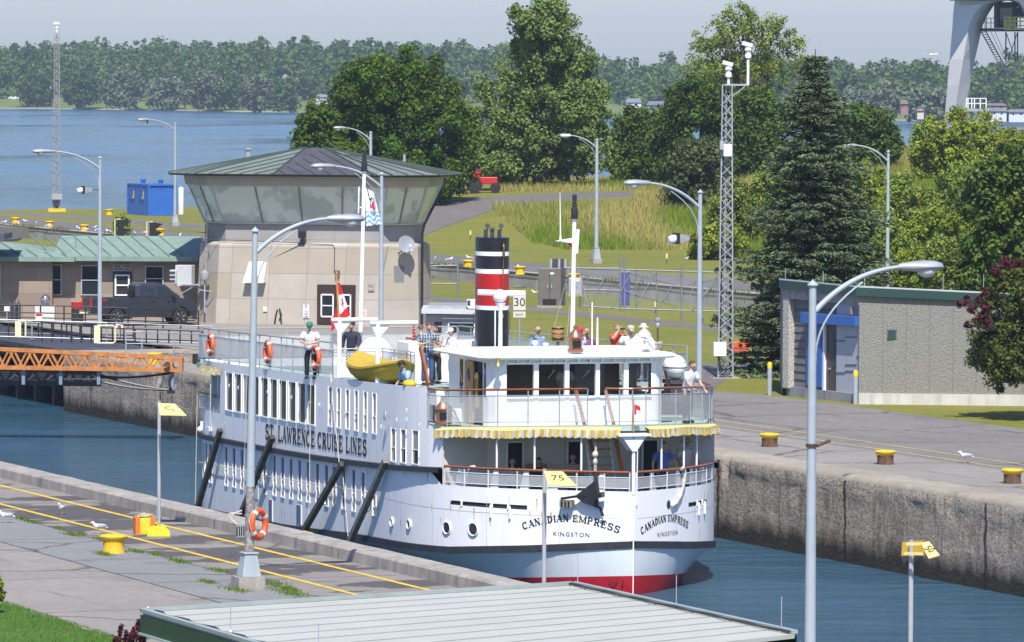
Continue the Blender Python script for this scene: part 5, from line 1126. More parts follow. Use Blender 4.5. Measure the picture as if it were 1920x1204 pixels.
# planter, lamp stand
c=groundhit(1222,660);t=thing('planter_tub','round stone planter tub with a rusty post lamp behind the passengers','planter',c);k=dict(parent=t,world=False);MB().lathe([(.38,0),(.45,.1),(.47,.4),(.44,.45),(.38,.42),(0,.4)],n=18).obj('tub',M('tub_stone',(.42,.38,.30),.85,var=.15,bump=.3),smooth=True,**k);MB().tube([(.25,0,.4),(.25,0,1.0)],.04,6).obj('post',M_rust,**k);MB().lathe([(.06,1.),(.1,1.05),(.1,1.2),(.05,1.28)],(.25,0,0),10).lathe([(.1,1.3),(.13,1.36),(.11,1.45),(0,1.48)],(.25,0,0),12).obj('lamp',M_galv,smooth=True,**k)
for px,py,D,lb in ((882,450,352,'thin yellow-topped stake on the lawn left of the funnel'),(1250,495,340,'thin yellow-topped stake on the lawn right of the box-headed lamp'),(1229,588,255,'short yellow-topped stake near the braced fence')):
    c=groundhit(px,py);t=thing('marker_stake',lb,'stake',c,0,'yellow-topped marker stakes');k=dict(parent=t,world=False);MB().tube([(0,0,0),(0,0,.35)],.03,5).obj('stem',M_dark,**k);MB().box((0,0,.5),(.11,.05,.32)).obj('head',M('stake_yellow',(.7,.6,.2),.6),**k)
# mower
def mower():
    c=atZ(1408,668);t=thing('ride_on_mower','orange ride-on mower parked beside the lattice mast base','mower',c);k=dict(parent=t,world=False);Mo=M('mower_orange',(.65,.10,.015),.4,var=.1)
    b=MB();b.ext([(-.95,-.3,.35),(-.9,-.3,.6),(-.2,-.3,.62),(.1,-.3,.72),(.85,-.3,.66),(.9,-.3,.4)],(0,.7,0));b.obj('chassis',Mo,bevel=.03,**k)
    MB().box((-.55,-.1,.22),(.9,1.1,.16)).obj('mower_deck',M('deck_red',(.5,.05,.02),.5),bevel=.03,**k);MB().box((.1,.05,.75),(.42,.45,.12)).box((.3,.05,.95),(.1,.42,.4)).obj('seat',M_black,bevel=.04,**k);MB().box((.72,.05,.62),(.45,.6,.4)).obj('engine',M_dark,bevel=.03,**k)
    for x,r in((.35,.3),(-.85,.16)):
        for y in(-.42,.5): w=MB().lathe([(r*.5,-.09),(r*.95,-.09),(r,-.05),(r,.05),(r*.95,.09),(r*.5,.09)],(x,y,r),18,Matrix.Rotation(R(90),3,'X')).obj('wheel',M_tyre,smooth=True,**k);MB().lathe([(0,-.07),(r*.5,-.07),(r*.5,.07),(0,.07)],(x,y,r),14,Matrix.Rotation(R(90),3,'X')).obj('rim',M_cream,parent=w,world=False)
    for y in(-.2,.3): MB().tube([(-.25,y,.6),(-.4,y,1.0),(-.15,y,1.05)],.025,6).obj('lever',M_black,**k)
mower()
# ---- gulls
def gull(loc,rz,label,group,sc=1,proto=[None]):
    if proto[0] is None:
        t=thing('gull',label,'gull',loc,rz,group);k=dict(parent=t,world=False);Mg=M('gull_grey',(.35,.36,.38),.7)
        b=MB();P=[(-.24,0,.17),(-.14,0,.18),(-.02,0,.20),(.08,0,.22),(.13,0,.27),(.155,0,.31),(.20,0,.315)];b.tube(P,[.012,.045,.068,.062,.036,.037,.012],10);b.obj('body',M('gull_white',(.8,.8,.8),.6,var=.03),smooth=True,**k)
        for s in(-1,1): b=MB();b.sph((-.06,s*.052,.215),(.14,.022,.05),10,6,Matrix.Rotation(R(6),3,'Y'));b.obj('wing',Mg,smooth=True,**k)
        MB().tube([(.19,0,.312),(.245,0,.30)],[.012,.003],6).obj('beak',M('beak_yellow',(.7,.45,.05),.5),**k)
        for s in(-1,1): MB().tube([(0,s*.025,.16),(.0,s*.025,.0),(.04,s*.025,.004)],.006,5).obj('leg',M('gull_leg',(.6,.4,.1),.6),**k)
        for s in(-1,1): MB().sph((.175,s*.03,.325),.006,6,4).obj('eye',M_ink,**k)
        t.scale=(sc,)*3;proto[0]=t
    else: t=dup(proto[0],loc,rz,label,sc);t['group']=group
    return t
gull(atZ(185,1002),R(200),'white gull on the pier facing left, inside the yellow lines',"gulls",1)
gull(atZ(115,966),R(250),'white gull standing farthest left up the pier near the outer line',"gulls",1)
gull(atZ(11,981),R(190),'white gull at the left edge of the pier beside the weeds',"gulls",1)
gull(atZ(1810,868),R(190),'white gull on the far quay between the second and third black bollards',"gulls",1.1)
GLB=['white gull at the very left end of the canal wall, left of the first bollard','white gull right in front of the first yellow bollard on the canal wall','white gull on the grass just above the first canal bollard, to its right','white gull midway between the first two yellow canal bollards','white gull at the foot of the second yellow canal bollard','white gull on the wall just left of the third yellow canal bollard','white gull at the right foot of the third yellow canal bollard','white gull in the cluster left of the lamp pole, upper left one','white gull in the cluster left of the lamp pole, lowest one','white gull on the canal wall right of the floodlit lamp pole','white gull between the two signal heads, the right one','white gull between the two signal heads, the left one','white gull on the canal wall close to the tower, right of both signals','white gull perched behind the canal bollard left of the funnel','white gull on the canal wall nearest the tower downpipe','white gull on the canal wall midway between the downpipe and the funnel','white gull in front of the canal bollard right of the funnel','white gull on the lower grass left of the bronze cabinet','white gull on the lawn left of the lattice mast, under the floodlight','white gull on the grass behind the braced wire fence']
gl='white gulls dotted along the old canal wall'
for i,(px,py) in enumerate(((8,422),(35,424),(48,420),(68,424),(90,429),(146,433),(163,436),(178,432),(182,437),(203,439),(253,443),(272,442),(338,447),(880,490),(816,492),(843,493),(973,508),(1003,556),(1287,492),(1245,557))):
    gull(atZ(px,py,2.65) if px<1000 and py<520 and px!=973 else groundhit(px,py),R((i*97)%360),GLB[i],gl,1.12)
t=thing('flying_gull','white gull gliding in the sky left of the bridge tower','gull',at(1750,102,300));k=dict(parent=t,world=False);MB().tube([(-.22,0,-.02),(-.1,0,0),(.1,0,.0),(.2,0,.02),(.25,0,.0)],[.015,.06,.06,.035,.006],8).obj('body',MATS['gull_white'],smooth=True,**k)
for s in(-1,1):
    P=[(0.05,0,.03),(.02+.2*s,0.1,.12),(.0+.42*s,.0,.10),(-.02+.6*s,-.1,.04)];w=MB();w.strip([Vector(p)+Vector((0,.09,0)) for p in P],[Vector(p)-Vector((0,.09,0)) for p in P[:-1]]+[Vector(P[-1])]);w.strip([Vector(p)+Vector((0,.09,.012)) for p in P],[Vector(p)-Vector((0,.09,-.012)) for p in P[:-1]]+[Vector(P[-1])]);w.obj('wing',MATS['gull_white'],**k)
t=thing('cormorant','black bird perched on the street lamp by the blue container','bird',at(276.5,231.5,424.4));k=dict(parent=t,world=False);MB().tube([(0,0,0),(-.02,0,.15),(0,0,.3),(.02,0,.38),(.1,0,.42)],[.03,.08,.07,.035,.012],8).obj('body',M_black,smooth=True,**k)
# red tractor and hut under the trees
t=thing('red_tractor','red tractor parked in the shade of the big maple','tractor',groundhit(908,362));k=dict(parent=t,world=False)
b=MB();b.box((.1,0,.95),(1.8,.9,.55));b.box((-.65,0,1.3),(.8,1.1,.9));b.obj('body',M_red,bevel=.05,**k);MB().box((-.65,0,1.8),(.85,1.15,.08)).obj('roof',M_dark,**k)
for x,r in((-.75,.6),(.85,.4)):
    for y in(-.6,.6): MB().lathe([(r*.4,-.14),(r,-.12),(r,.12),(r*.4,.14)],(x,y,r),18,Matrix.Rotation(R(90),3,'X')).obj('wheel',M_tyre,smooth=True,**k)
t=thing('hut','small pale hut with a reddish door standing among the trees','hut',at(888,360,440));k=dict(parent=t);
b=MB();b.ext([at(881,345,440),at(905,345,440),at(905,300,440),at(881,300,440)],(0,2,0));b.obj('wall',M('hut_pale',(.5,.48,.46),.7),**k);b=MB();b.ext([at(886,322,439.9),at(891,322,439.9),at(891,303,439.9),at(886,303,439.9)],(0,.1,0));b.obj('door',M('hut_door',(.35,.12,.04),.6),**k);b=MB();b.ext([at(878,300,439.6),at(908,300,439.6),at(905,296,439.6),at(881,296,439.6)],(0,3,0));b.obj('roof',M_dark,**k)
# far houses
for px,py,w_,h_,D,lb,c1,c2 in ((1188,201,28,16,1950,'long white house on the far shore right of the tall maple',(.7,.7,.7),(.2,.2,.22)),(1231,206,34,16,1900,'grey-roofed house on the far shore behind the trees',(.4,.4,.38),(.15,.15,.18)),(604,189,22,12,2200,'grey-roofed house on the far shore left of the first maple',(.5,.52,.55),(.2,.21,.23)),(88,161,16,10,2350,'small white house in the far wood behind the thin mast',(.7,.65,.6),(.25,.12,.1)),(58,160,16,10,2350,'brown-roofed house in the far wood at the left',(.3,.17,.13),(.25,.12,.1)),(1696,204,14,16,1760,'small brown house on the far shore left of the bridge leg',(.28,.17,.14),(.2,.12,.1)),(1726,212,12,8,1760,'tiny cream cottage on the far shore beside the bridge leg',(.6,.52,.4),(.3,.2,.15)),(1872,216,30,13,1730,'white boathouse row on the far shore right of the bridge leg, left one',(.6,.6,.6),(.17,.17,.18)),(1908,217,32,12,1730,'white boathouse row on the far shore right of the bridge leg, right one',(.6,.6,.6),(.17,.17,.18)),(1870,203,34,9,1790,'brown-roofed bungalow above the white boathouses',(.35,.28,.25),(.2,.14,.14))):
    s=D/F;c=at(px,py,D-30);t=thing('far_house',lb,'house',c,0,'houses on the far shore');k=dict(parent=t,world=False);W_=w_*s;Hh=h_*s;b=MB();b.box((0,4,Hh*.3-1),(W_,8,Hh*.6+2));b.obj('wall',M('house_wall_%d'%px,c1,.8,var=.1),**k)
    b=MB();b.add([(-W_*.55,-.5,Hh*.55),(W_*.55,-.5,Hh*.55),(W_*.4,4,Hh),(-W_*.4,4,Hh),(W_*.55,8.5,Hh*.55),(-W_*.55,8.5,Hh*.55)],[(0,1,2,3),(3,2,4,5),(0,3,5),(1,4,2)]);b.obj('roof',M('house_roof_%d'%px,c2,.8,var=.1),**k)
    for q in(-.25,.2): MB().box((W_*q,-.05,Hh*.28),(W_*.12,.1,Hh*.28)).obj('window',M_glassd,**k)
c=at(26,187,2300);t=thing('parked_car','tiny white car parked on the far meadow at the left','car',c);k=dict(parent=t,world=False);b=MB();b.ext([(-2.2,-.9,.3),(2.2,-.9,.3),(2.2,-.9,.9),(1.2,-.9,1.0),(.6,-.9,1.5),(-1.2,-.9,1.5),(-2.1,-.9,.95)],(0,1.8,0));b.obj('body',M_white,**k)
for x in(-1.4,1.4): MB().lathe([(.33,-.1),(.33,.1)],(x,-.85,.33),12,Matrix.Rotation(R(90),3,'X')).obj('wheel',M_tyre,**k)
MB().box((-.3,-.92,1.22),(1.6,.05,.35)).obj('window',M_glassd,**k)
# ================================================================ vegetation
def leaf_mat(name,col,trans=.25,rough=.65,spec=.2,und=None):
    m,n,l,b=nodes(name);b.inputs['Roughness'].default_value=rough;b.inputs['Specular IOR Level'].default_value=spec
    at_=n.new('ShaderNodeAttribute');at_.attribute_name='tint';x=n.new('ShaderNodeMix');x.data_type='RGBA';x.blend_type='MULTIPLY';x.inputs[0].default_value=1;x.inputs[6].default_value=(*[q*.82 for q in col],1);l.new(at_.outputs[0],x.inputs[7])
    c=x.outputs[2]
    if und:
        g=n.new('ShaderNodeNewGeometry');y=n.new('ShaderNodeMix');y.data_type='RGBA';l.new(g.outputs['Backfacing'],y.inputs[0]);l.new(c,y.inputs[6]);y.inputs[7].default_value=(*und,1);c=y.outputs[2]
    l.new(c,b.inputs['Base Color']);ts=n.new('ShaderNodeBsdfTranslucent');l.new(c,ts.inputs[0]);ms=n.new('ShaderNodeMixShader');ms.inputs[0].default_value=trans;l.new(b.outputs[0],ms.inputs[1]);l.new(ts.outputs[0],ms.inputs[2]);l.new(ms.outputs[0],n['Material Output'].inputs[0])
    return m
L_maple=leaf_mat('leaf_maple',(.09,.16,.014));L_silver=leaf_mat('leaf_silver_maple',(.12,.20,.022),.2,.55,.2,und=(.17,.235,.06));L_dark=leaf_mat('leaf_dark',(.095,.155,.022));L_yel=leaf_mat('leaf_yellow_green',(.27,.34,.035));L_light=leaf_mat('leaf_light',(.24,.31,.05))
L_spruce=leaf_mat('needle_blue',(.135,.185,.10),.05,.7,.25);L_crab=leaf_mat('leaf_crab',(.115,.135,.03),.2);L_far=leaf_mat('leaf_far',(.115,.18,.03),.15,.8,.1);L_red=leaf_mat('leaf_burgundy',(.10,.022,.03),.2);L_grass=leaf_mat('tall_grass_blade',(.38,.38,.11),.25,.8,.1)
M_bark=M('bark',(.12,.095,.075),.95,var=.35,scale=5,bump=.5)
def quads(C,nl,size,rc,rng,up=.3,asp=1.6,flat=1.,tvar=.25,cvar=.25,droop=0):
    """leaf clusters: C (n,3) centres, rc (n,) radii"""
    n=len(C);N=n*nl;ci=np.repeat(np.arange(n),nl)
    d=rng.normal(size=(N,3));d/=np.linalg.norm(d,axis=1)[:,None];r=rng.random(N)**.45
    off=d*r[:,None]*rc[ci][:,None];off[:,2]*=flat;P=C[ci]+off
    nrm=d*.6+rng.normal(size=(N,3))*.6+np.array([0,0,up]);nrm/=np.linalg.norm(nrm,axis=1)[:,None]
    a=np.cross(nrm,rng.normal(size=(N,3)));a/=np.linalg.norm(a,axis=1)[:,None]+1e-9;b=np.cross(nrm,a)
    s=size*(.6+.8*rng.random(N))[:,None];a=a*s*.5*asp;b=b*s*.5
    a[:,2]-=droop*s[:,0]
    V=np.empty((N,4,3));V[:,0]=P-a;V[:,1]=P+b;V[:,2]=P+a;V[:,3]=P-b
    ct=1+cvar*(rng.random(n)-.5)*2;lt=1+tvar*(rng.random(N)-.5)*2;T=(ct[ci]*lt)[:,None]*np.ones(3)
    T[:,0]*=1+.25*(rng.random(n)[ci]-.5);T=np.repeat(T,4,0)
    return V.reshape(-1,3),np.arange(N*4).reshape(-1,4),T
def tree(name,label,base,h,w,lobes,mat,leaf=.22,nl=90,nc=260,seed=1,trunk=.22,rc=.75,cat='tree',group=None,trunkh=.3,up=.35,crownname='crown',limbs=14,cvar=.25,sh=.8):
    """lobes: (x,z,rx,rz) in fractions of w and h, y depth follows rx"""
    rng=np.random.default_rng(seed);base=Vector(base);t=thing(name,label,cat,base,0,group);k=dict(parent=t)
    vol=np.array([l[2]**2*l[3] for l in lobes])**.67;vol/=vol.sum();C=[]
    for l,v in zip(lobes,vol):
        m=max(4,int(nc*v));d=rng.normal(size=(m,3));d/=np.linalg.norm(d,axis=1)[:,None];r=sh+(1.02-sh)*rng.random(m)**.7;r[rng.random(m)<.22]*=.6
        # lumpy outline
        lump=1+.13*np.sin(d[:,0]*5+l[0]*9)*np.cos(d[:,2]*6+l[1]*7)+.07*rng.normal(size=m)
        yo=rng.uniform(-.15,.15)*w
        C.append(np.stack([(l[0]+d[:,0]*r*lump*l[2])*w,yo+d[:,1]*r*lump*l[2]*w*.85,(l[1]+d[:,2]*r*lump*l[3])*h],1))
    C=np.concatenate(C);C=C[C[:,2]>h*.04]
    Cw=C+np.array(base);V,Q,T=quads(Cw,nl,leaf,rc*(.6+.8*rng.random(len(C))),rng,up=up,cvar=cvar)
    tag(bigmesh(crownname,V,Q,mat,parent=t,col=T))
    rr=random.Random(seed);mb=MB();z1=h*trunkh
    pts=[(0,0,-.3),(0,0,0),(w*.008,0,z1*.5),(0,0,z1),(w*.01,0,h*.6),(0,0,h*.82)];mb.tube([base+Vector(p) for p in pts],[trunk*1.35,trunk*1.1,trunk*.9,trunk*.8,trunk*.4,trunk*.1],10)
    idx=rng.choice(len(C),min(limbs,len(C)),replace=False)
    for i in idx:
        c=Vector(C[i]);z=min(max(z1*.8,c.z*.45),h*.6);mb.tube([base+p for p in curve((0,0,z),(c.x*.35,c.y*.35,z+(c.z-z)*.65),c*.97,7)],[trunk*.42*(1-.13*q) for q in range(7)],6)
    mb.obj('trunk',M_bark,smooth=True,**k);return t
def pxtree(name,label,box,D,mat,lobes,zb=None,**k):
    """box = pixel bounds of the crown; zb = height of the ground at the trunk"""
    x0,y0,x1,y1=box;a=at((x0+x1)/2,y1,D);s=D/F
    if zb is None: zb=ZQ-.08+hillz(a.x,a.y) if hillz(a.x,a.y)>.05 else ZQ
    top=at((x0+x1)/2,y0,D).z;return tree(name,label,(a.x,D,zb),top-zb,(x1-x0)*s,lobes,mat,**k)
r_=[(0,.5,.36,.4),(-.3,.42,.2,.3),(.28,.45,.2,.3),(-.1,.74,.26,.22),(.14,.7,.22,.22),(-.33,.25,.17,.2),(.3,.22,.18,.2),(0,.2,.3,.18)]
pxtree('maple_tree','broad dark green maple rising right behind the control tower',(560,80,895,372),404,L_maple,[(-.02,.55,.30,.30),(.2,.5,.25,.33),(-.26,.40,.22,.26),(0,.78,.20,.18),(.16,.72,.18,.20),(-.12,.68,.17,.2),(.34,.4,.15,.27),(-.38,.3,.12,.2),(-.1,.22,.3,.2),(.2,.2,.27,.18)],nc=560,nl=150,leaf=.165,seed=3,rc=.75,group='trees beyond the lawns',cvar=.35)
pxtree('maple_tree','smaller leafy tree low at the left foot of the big maple',(545,190,650,330),398,L_maple,r_,nc=120,nl=100,leaf=.2,seed=13,rc=.65,group='trees beyond the lawns')
pxtree('silver_maple','tallest tree, a pale-leaved maple with its top at the picture edge',(862,-6,1152,372),425,L_silver,[(.05,.42,.32,.22),(-.2,.38,.24,.22),(.27,.38,.2,.22),(0,.62,.26,.2),(.14,.6,.24,.18),(.05,.8,.2,.16),(-.06,.86,.13,.11),(.1,.92,.1,.07),(-.22,.22,.2,.16),(.05,.2,.33,.14),(.33,.24,.17,.18),(-.34,.17,.15,.09),(-.2,.13,.15,.07)],nc=640,nl=150,leaf=.17,seed=4,rc=.7,trunk=.4,group='trees beyond the lawns',cvar=.3,up=.2)
pxtree('broadleaf_tree','dense dark tree between the tall pale maple and the poplar',(1135,195,1285,380),436,L_dark,r_,nc=280,nl=130,seed=5,rc=.65,leaf=.17,group='trees beyond the lawns')
pxtree('broadleaf_tree','dark green tree beside the lattice mast, left of the spruce',(1225,140,1400,400),428,L_dark,r_,nc=320,nl=130,seed=6,rc=.65,leaf=.17,group='trees beyond the lawns')
pxtree('poplar_tree','loose light green tree rising against the sky behind the mast cameras',(1284,0,1512,330),470,L_light,[(-.02,.6,.32,.2),(-.27,.6,.22,.14),(.3,.6,.2,.14),(-.14,.8,.2,.14),(.12,.8,.2,.14),(-.05,.92,.12,.08),(.36,.74,.13,.07),(-.33,.74,.14,.08),(0,.38,.3,.2),(.22,.88,.1,.06)],nc=470,nl=40,seed=7,rc=.5,leaf=.145,trunk=.26,limbs=80,group='trees beyond the lawns',sh=.5)
pxtree('broadleaf_tree','mid green tree in front of the poplar, right of the lattice mast',(1370,160,1480,400),420,L_dark,r_,nc=220,nl=120,seed=8,rc=.65,leaf=.17,group='trees beyond the lawns')
pxtree('broadleaf_tree','grey-green willow-like bush behind the lattice mast',(1245,262,1370,400),400,leaf_mat('leaf_greyish',(.12,.15,.05)),r_,nc=150,nl=80,seed=9,rc=.6,leaf=.2,group='trees beyond the lawns')
pxtree('broadleaf_tree','dusky green tree just right of the spruce top against the river',(1560,200,1682,400),405,L_dark,r_,nc=210,nl=100,seed=10,rc=.65,leaf=.2,group='trees beyond the lawns')
pxtree('sumac_tree','yellow-green spreading tree in front of the bridge leg',(1702,208,1892,345),380,L_yel,[(-.25,.62,.24,.3),(.1,.68,.3,.3),(.32,.55,.18,.25),(-.38,.5,.12,.2),(0,.4,.3,.2)],nc=230,nl=100,seed=11,rc=.45,leaf=.14,group='trees beyond the lawns',trunk=.14,limbs=26)
pxtree('broadleaf_tree','big glossy green tree at the right edge above the burgundy one',(1795,275,2010,610),232,leaf_mat('leaf_glossy',(.10,.16,.025),.2,.5,.3),[(0,.55,.42,.38),(-.25,.5,.25,.3),(-.1,.78,.3,.2),(-.3,.32,.18,.22),(.1,.3,.4,.25)],nc=300,nl=110,seed=12,rc=.42,leaf=.15,zb=2.6,group='trees beyond the lawns',cvar=.35)
# crab-apple with burgundy shoots
t=pxtree('crab_apple_tree','green and burgundy crab-apple tree overhanging the right corner building',(1812,478,2110,700),188,L_crab,[(.0,.55,.42,.3),(.1,.75,.35,.22),(-.3,.4,.16,.2),(-.05,.36,.36,.16)],nc=420,nl=110,seed=14,rc=.28,leaf=.085,zb=2.6,trunk=.12,cvar=.3,group='trees beyond the lawns')
rng=np.random.default_rng(4);C=np.array([tuple(at(x,y,186.6)) for x,y in ((1812,563),(1822,580),(1835,560),(1848,575),(1830,600),(1842,590),(1800,570),(1815,610),(1880,500),(1895,495),(1865,505),(1910,492),(1870,515),(1845,548),(1850,605),(1885,488))])
V,Q,T=quads(C,60,.09,np.full(len(C),.16),rng);bigmesh('red_shoots',V,Q,L_red,parent=t,col=T);mb=MB()
for c in C[:8]: mb.tube([at(1870,620,187.2),Vector(c)],[.03,.008],5)
mb.obj('twig',M_bark,parent=t)
# blue spruce
def spruce(label,base,h,w,seed=2):
    rng=np.random.default_rng(seed);t=thing('blue_spruce',label,'tree',base,0,'trees beyond the lawns');B=np.array(base);Vs=[];Ts=[];mb=MB()
    zz=.5
    while zz<h*.985:
        f=zz/h;R0=w*.5*((1-f)**.72)*(1.+.16*math.sin(zz*3.1))*(.96 if f>.1 else .85)+.12;nb=int(9+9*(1-f))
        for i in range(nb):
            an=2*math.pi*(i+rng.random()*.8)/nb+zz*1.7;L=R0*rng.uniform(.62,1.08);m=max(4,int(L/.11))
            u=(np.arange(m)+rng.random(m))/m;u=.18+.84*u;r=L*u;z=zz+.1-.34*L*u**1.1*.55+.22*L*np.maximum(0,u-.6)**1.2+rng.normal(size=m)*.03
            P=np.stack([r*math.cos(an)+rng.normal(size=m)*.05*r,r*math.sin(an)+rng.normal(size=m)*.05*r,z],1)
            k=16;ci=np.repeat(np.arange(m),k);N=m*k;wd=(.10+.24*(1-u[ci]))*min(1,.45+L*.3)
            side=rng.normal(size=N)*wd*1.1;d=np.array([math.cos(an),math.sin(an),0.]);sd=np.array([-d[1],d[0],0]);Q0=P[ci]+sd*side[:,None]+np.stack([np.zeros(N),np.zeros(N),-np.abs(rng.normal(size=N))*.07+.03-abs(side)*.22],1)
            a=d*rng.uniform(.3,1,N)[:,None]+sd*np.sign(side)[:,None]*rng.uniform(0,.9,N)[:,None]+np.array([0,0,1])*rng.normal(0,.28,N)[:,None];a/=np.linalg.norm(a,axis=1)[:,None]
            n_=rng.normal(size=(N,3))*.7+np.array([0,0,.8]);b=np.cross(n_,a);b/=np.linalg.norm(b,axis=1)[:,None];s=rng.uniform(.09,.17,N)[:,None]
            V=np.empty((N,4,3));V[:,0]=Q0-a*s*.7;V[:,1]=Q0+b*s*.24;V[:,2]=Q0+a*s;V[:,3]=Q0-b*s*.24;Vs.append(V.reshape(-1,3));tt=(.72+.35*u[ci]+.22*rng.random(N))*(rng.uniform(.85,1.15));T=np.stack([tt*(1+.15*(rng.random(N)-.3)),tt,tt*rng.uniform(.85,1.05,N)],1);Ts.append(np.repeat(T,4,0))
            if i%2==0: mb.tube([base+Vector((0,0,zz)),base+Vector((L*.9*math.cos(an),L*.9*math.sin(an),zz-.12*L))],[.035,.01],4)
        zz+=.27+.05*rng.random()-.06*f
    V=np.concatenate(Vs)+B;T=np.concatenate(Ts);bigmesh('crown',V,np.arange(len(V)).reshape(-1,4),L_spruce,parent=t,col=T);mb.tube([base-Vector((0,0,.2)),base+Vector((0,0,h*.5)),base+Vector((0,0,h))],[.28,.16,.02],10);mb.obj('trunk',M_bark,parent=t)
spruce('blue-green spruce with a conical crown behind the lattice mast and the low building',Vector((at(1525,600,216).x,216,2.6)),atY(1525,92,216).z-2.6,8.2)
# bushes on the right-hand slope and along the hill
bush=[(1560,300,1700,400,352,L_yel),(1640,330,1760,430,338,L_light),(1690,380,1850,480,322,L_yel),(1600,400,1720,500,318,L_light),(1720,440,1830,540,300,L_light),(1640,470,1760,540,296,L_yel),(1745,300,1880,400,360,L_light),(1550,440,1640,540,292,L_yel),(1400,300,1480,420,368,L_light),(1330,330,1420,440,372,L_light),(1840,235,1960,330,400,L_yel),(1760,350,1860,450,335,L_dark),(1290,420,1400,500,352,L_yel)]
for i,(a,b,c,d,D,m) in enumerate(bush):
    place=['behind the spruce','right of the spruce','above the low building','right of the street lamp in the bushes','over the building roof middle','over the building roof','below the yellow-green tree','between spruce and building roof','left of the spruce crown','behind the lattice mast','at the right edge by the river','beside the glossy tree','at the foot of the lattice mast'][i]
    pxtree('shrub','leafy %s shrub %s on the slope'%('yellow-green' if m is L_yel else 'green' if m is L_light else 'dark green',place),(a,b,c,d),D,m,[(0,.5,.4,.4),(-.25,.4,.25,.35),(.25,.4,.25,.35),(0,.75,.25,.22)],nc=130,nl=90,seed=40+i,rc=.42,leaf=.13,trunk=.06,cat='shrub',group='shrubs on the slope',limbs=6)
pxtree('shrub','green bush growing on the canal wall behind the left signal head',(210,405,250,440),390,L_yel,[(0,.5,.4,.45),(.1,.8,.2,.25)],nc=26,nl=60,seed=77,rc=.3,leaf=.13,trunk=.03,cat='shrub',group='shrubs on the slope',limbs=3,zb=2.6)
pxtree('shrub','leafy green bush peeping in at the left edge by the lawn',(-22,1085,6,1140),118,L_yel,[(0,.5,.45,.5)],nc=20,nl=50,seed=78,rc=.1,leaf=.07,trunk=.02,cat='shrub',limbs=3,zb=2.6)
t=thing('burgundy_shrub','dark red leafy stems growing beside the foreground shed','shrub',atZ(235,1215));mb=MB();C=[]
for i,(px,y0,y1) in enumerate(((222,1220,1176),(232,1220,1185),(240,1225,1190),(255,1215,1165),(262,1218,1172),(213,1222,1196),(246,1222,1180),(268,1215,1180))):
    p=atZ(px,y0);q=p+Vector((.05,0,(y0-y1)/90.));mb.tube([p,q],.007,4)
    for f in np.linspace(.35,1,8): C.append(tuple(p.lerp(q,f)))
mb.obj('stem',M_bark,parent=t);V,Q,T=quads(np.array(C),14,.05,np.full(len(C),.055),np.random.default_rng(3));bigmesh('foliage',V,Q,L_red,parent=t,col=T)
# tall grass on the hill side
def grass(name,n,fn,hh,wd,mat,seed,kind='stuff',tintf=None,lean=.25):
    rng=np.random.default_rng(seed);P=fn(rng,n);n=len(P);h=hh*(.5+.8*rng.random(n));an=rng.random(n)*6.28;d=np.stack([np.cos(an),np.sin(an),np.zeros(n)],1);ln=rng.normal(size=(n,3))*lean;ln[:,2]=1
    V=np.empty((n,3,3));V[:,0]=P-d*wd;V[:,1]=P+d*wd;V[:,2]=P+ln*h[:,None];T=tintf(P,rng) if tintf else np.ones((n,3))*(.75+.5*rng.random(n))[:,None]
    return tag(bigmesh(name,V.reshape(-1,3),np.arange(n*3).reshape(-1,3),mat,nper=3,col=np.repeat(T,3,0)),kind=kind)
def hillpts(rng,n):
    x=rng.uniform(-1.5,40,n);y=rng.uniform(340,452,n);z=np.array([hillz(a,b) for a,b in zip(x,y)]);c=x*.926+y*.378
    front=371-np.clip(x-2,0,12)*1.0;front=np.where(x>14,322+np.maximum(0,20-x)*2,front);left=-1.0+np.clip((y-395)*-.12,-3,3)
    k=(z>.12)&(y>front+3*np.sin(x*.9))&(x>left+ .0)&((y<402)|(x>9)|(y>418));return np.stack([x,y,ZQ-.1+z],1)[k]
def hilltint(P,rng):
    n=len(P);g=np.array([mnoise.noise(Vector((p[0]*.16,p[1]*.05,1))) for p in P]);top=np.clip((P[:,1]-392)/18,0,1);v=.75+.5*rng.random(n)
    gr=np.clip(.5+1.6*g-.5*top+.3*np.clip((P[:,0]-8)/8,0,1),0,1)[:,None];c=np.array([[1.25,1.1,1.25]])*(1-gr)+np.array([[.55,.78,.28]])*gr
    return c*v[:,None]
tag(grass('tall_grass',130000,hillpts,.62,.035,L_grass,5,tintf=hilltint),label='tall straw and green grass on the hillside')
# weeds along the pier joint and in cracks
def weedpts(rng,n):
    P=[]
    spots=[(rng.uniform(112,150),42.2+rng.normal()*.03,rng.uniform(.06,.25)) for _ in range(11)]+[(118.4,42.35,.55),(117.7,42.2,.6),(116.2,41.9,.6),(115.5,41.9,.5),(119.0,41.0,.25),(124.3,42.1,.35),(121.7,42.2,.3),(130.7,42.3,.3),(127.2,42.,.25),(126.8,41.,.25),(132.5,42,.3),(136.5,42.2,.3),(117.,41.0,.4)]
    for _ in range(n):
        a,nn,r=spots[rng.integers(len(spots))];q=lk(a+rng.normal()*r,nn+rng.normal()*min(.13,r*.3),ZQ+.004);P.append(q[:])
    return np.array(P)
tag(grass('weeds',4200,weedpts,.075,.012,leaf_mat('weed_green',(.16,.25,.035)),6),label='green weeds in the pier joint')
def lawnpts(rng,n):
    a=rng.uniform(100,116,n);b=35.2-rng.random(n)**1.4*6;return np.array([lk(x,y,ZQ+.02)[:] for x,y in zip(a,b)])
tag(grass('lawn_blades',16000,lawnpts,.05,.010,leaf_mat('lawn_blade',(.12,.24,.03)),7),label='short lush lawn grass in the corner')
def farpts(rng,n):
    a=rng.uniform(60,460,n);b=123.9+rng.normal(size=n)*.35;P=np.array([lk(x,y,ZQ)[:] for x,y in zip(a,b)]);g=np.array([mnoise.noise(Vector((x*.12,1,2))) for x in a]);return P[g>.02]
